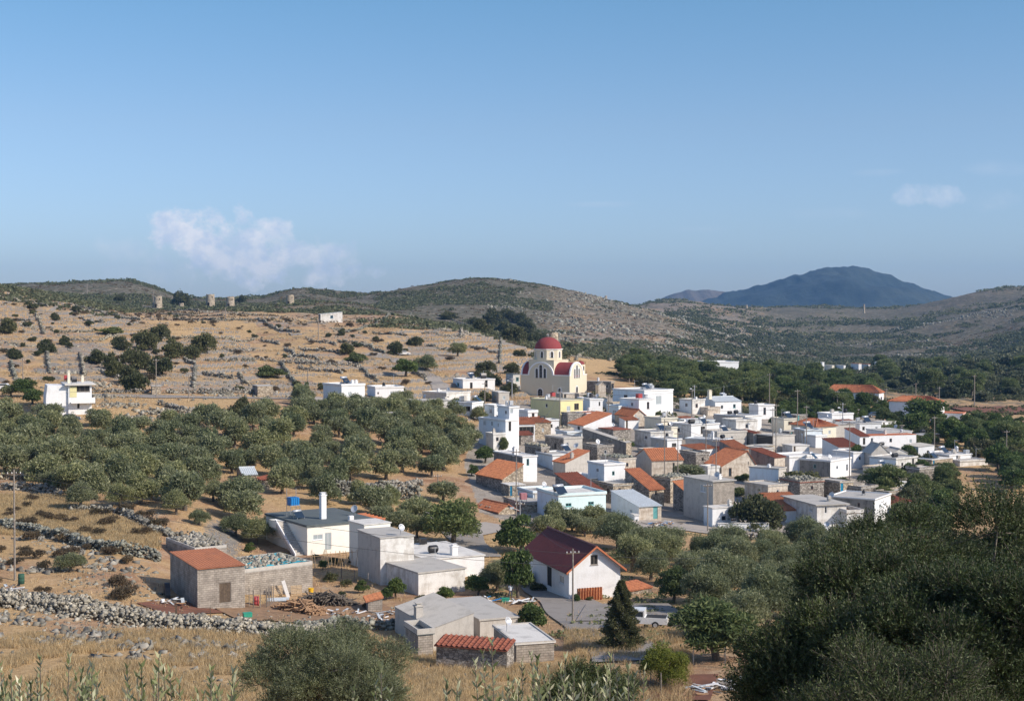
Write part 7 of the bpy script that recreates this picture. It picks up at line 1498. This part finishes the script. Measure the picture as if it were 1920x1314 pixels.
fence('wire_fence', 'wire fence of rusty posts round the garage yard', [(245, 1150), (330, 1160), (395, 1165)], 1.3, 'wood'); fence('wire_fence', 'stick fence between garage and block store', [(459, 1136), (475, 1142), (500, 1140), (512, 1132)], 1.9, 'woodgrey', step=.7)
fence('wire_fence', 'dark net fence round the red dirt yard', [(1150, 1262), (1200, 1275), (1240, 1300)], 1.5, 'woodgrey'); fence('wire_fence', 'mesh fence behind the red dirt yard', [(1300, 1245), (1360, 1252), (1420, 1260)], 1.6, 'galv'); fence('wire_fence', 'wire fence at the top of the orchard beside the lane', [(745, 812), (800, 818), (880, 815)], 1.6, 'metal')
fence('wire_fence', 'thin fence round the vegetable garden', [(590, 1075), (640, 1085), (690, 1095)], 1.3, 'woodgrey')
for i, (px, row, w) in enumerate([(605,1068,22),(630,1058,30),(660,1056,30),(690,1062,26),(620,1090,34),(650,1100,30),(680,1112,30),(705,1085,30),(640,1120,24),(725,1125,30),(790,1130,34),(815,1128,30),(985,1100,40),(1010,1108,36),(885,1140,30),(1080,1128,18),(1105,1126,18),(1000,1210,40),(560,1034,22),(590,1048,20),(530,1046,26),(470,1036,24)]):
    tree_px('gshrub' if i % 3 else 'green', px, row, w, 'leafy garden plant' if i % 3 else 'small garden bush', 'garden plants', asp=1.0)
# roof rubble
def roof_rubble(I, n, lab, mats=('rockpile',), tarp=False, s=.3, x0=.1, x1=.95, y0=.1, y1=.95):
    g = np.random.default_rng(n); P = np.stack([I['w']*(x0+(x1-x0)*g.random(n)), I['d']*(y0+(y1-y0)*g.random(n)), np.full(n, I['h']+.15)+.3*g.random(n)], 1); V, Q = stones(P, s*(.6+.8*g.random(n)), g, .6); o = obj_np('roof_stones', V, Q, 'rockpile'); o.matrix_world = I['M']; tag(o, lab, 'stones', kind='stuff')
    if tarp:
        g = np.random.default_rng(n+1); m = 26; X, Y = np.meshgrid(np.linspace(.3, I['w']-.3, m), np.linspace(.3, I['d']-.3, m), indexing='ij'); Z = I['h'] + .14 + .42*(fbm(X*1.6, Y*1.6, 3)+.35); V = np.stack([X, Y, Z], -1).reshape(-1, 3); i = np.arange(m-1)[:, None]*m; j = np.arange(m-1)[None]; Q = np.stack([i+j, i+j+m, i+j+m+1, i+j+1], -1).reshape(-1, 4); o = obj_np('tarpaulin', V, Q, 'tarp'); o.matrix_world = I['M']; tag(o, 'torn teal tarpaulin under stones on the block store', 'tarpaulin')
roof_rubble(G2, 420, 'stones weighing down the tarp of the block store', tarp=True, s=.32); roof_rubble(G3, 260, 'stones heaped on the low shed behind the garage', s=.32); roof_rubble(hs('low roadside stone'), 60, 'stones holding the roadside roof', s=.25)
roof_rubble(hs('broken grey ruin'), 260, 'rubble spilling inside the broken grey ruin', s=.5); roof_rubble(hs('roofless stone yard'), 160, 'rubble on the yard above the alley', s=.4); roof_rubble(hs('collapsed dark roofs'), 200, 'collapsed stones on the dark roofs', s=.45); roof_rubble(hs('tan rubble room'), 160, 'rubble in the tan room', s=.4); roof_rubble(hs('ruined rubble wall'), 60, 'rubble along the ruined wall', s=.4); roof_rubble(hs('rubble walled plot'), 160, 'stones filling the walled plot', s=.45)
# cemetery wall and far hamlet
H('white walled cemetery with pale tombs below the pines', 1331, 680, 1322, 1385, Y=520, th=14, wall='white', rm='roofwhite', d=12, par=.3, cat='cemetery', name='cemetery', short=None)
for i, (px, row, w, hh) in enumerate([(1531, 681, 22, 5), (1542, 676, 8, 9), (1560, 682, 10, 5), (1582, 682, 8, 4), (1610, 679, 12, 3), (1655, 676, 6, 2), (1628, 680, 9, 3), (1517, 683, 10, 4)]):
    H(['low white row house of the far hamlet', 'tiny white chapel of the far hamlet', 'cream house of the far hamlet', 'white box of the far hamlet', 'rose roofed house of the far hamlet', 'white speck house at the end of the far hamlet', 'orange roofed house of the far hamlet', 'bluish house at the start of the far hamlet'][i], px, row+3, px-w*.2, px+w*.45, Y=780 + i*7, th=20, wall=['white', 'white', 'cream', 'white', 'white', 'white', 'white2', 'bluewhite'][i], rm='terracotta' if i in (4, 6) else 'roofwhite', d=8, par=0)

# ================================================================ AIR
def haze():
    m = bpy.data.materials.new('haze'); m.use_nodes = True; nt = m.node_tree; nt.nodes.clear(); o = nt.nodes.new('ShaderNodeOutputMaterial'); v = nt.nodes.new('ShaderNodeVolumePrincipled')
    v.inputs['Color'].default_value = (.25, .55, 1.0, 1); v.inputs['Density'].default_value = HAZE; v.inputs['Anisotropy'].default_value = .2; nt.links.new(v.outputs[0], o.inputs['Volume'])
    MATS['haze'] = m; b = MB(); b.box(-6500, 6500, -60, 7600, -160, 300); ob = b.build('haze', 'haze'); tag(ob, 'thin blue air over the valley', 'haze', kind='stuff')
HAZE = 8e-5
haze()
finish_labels()
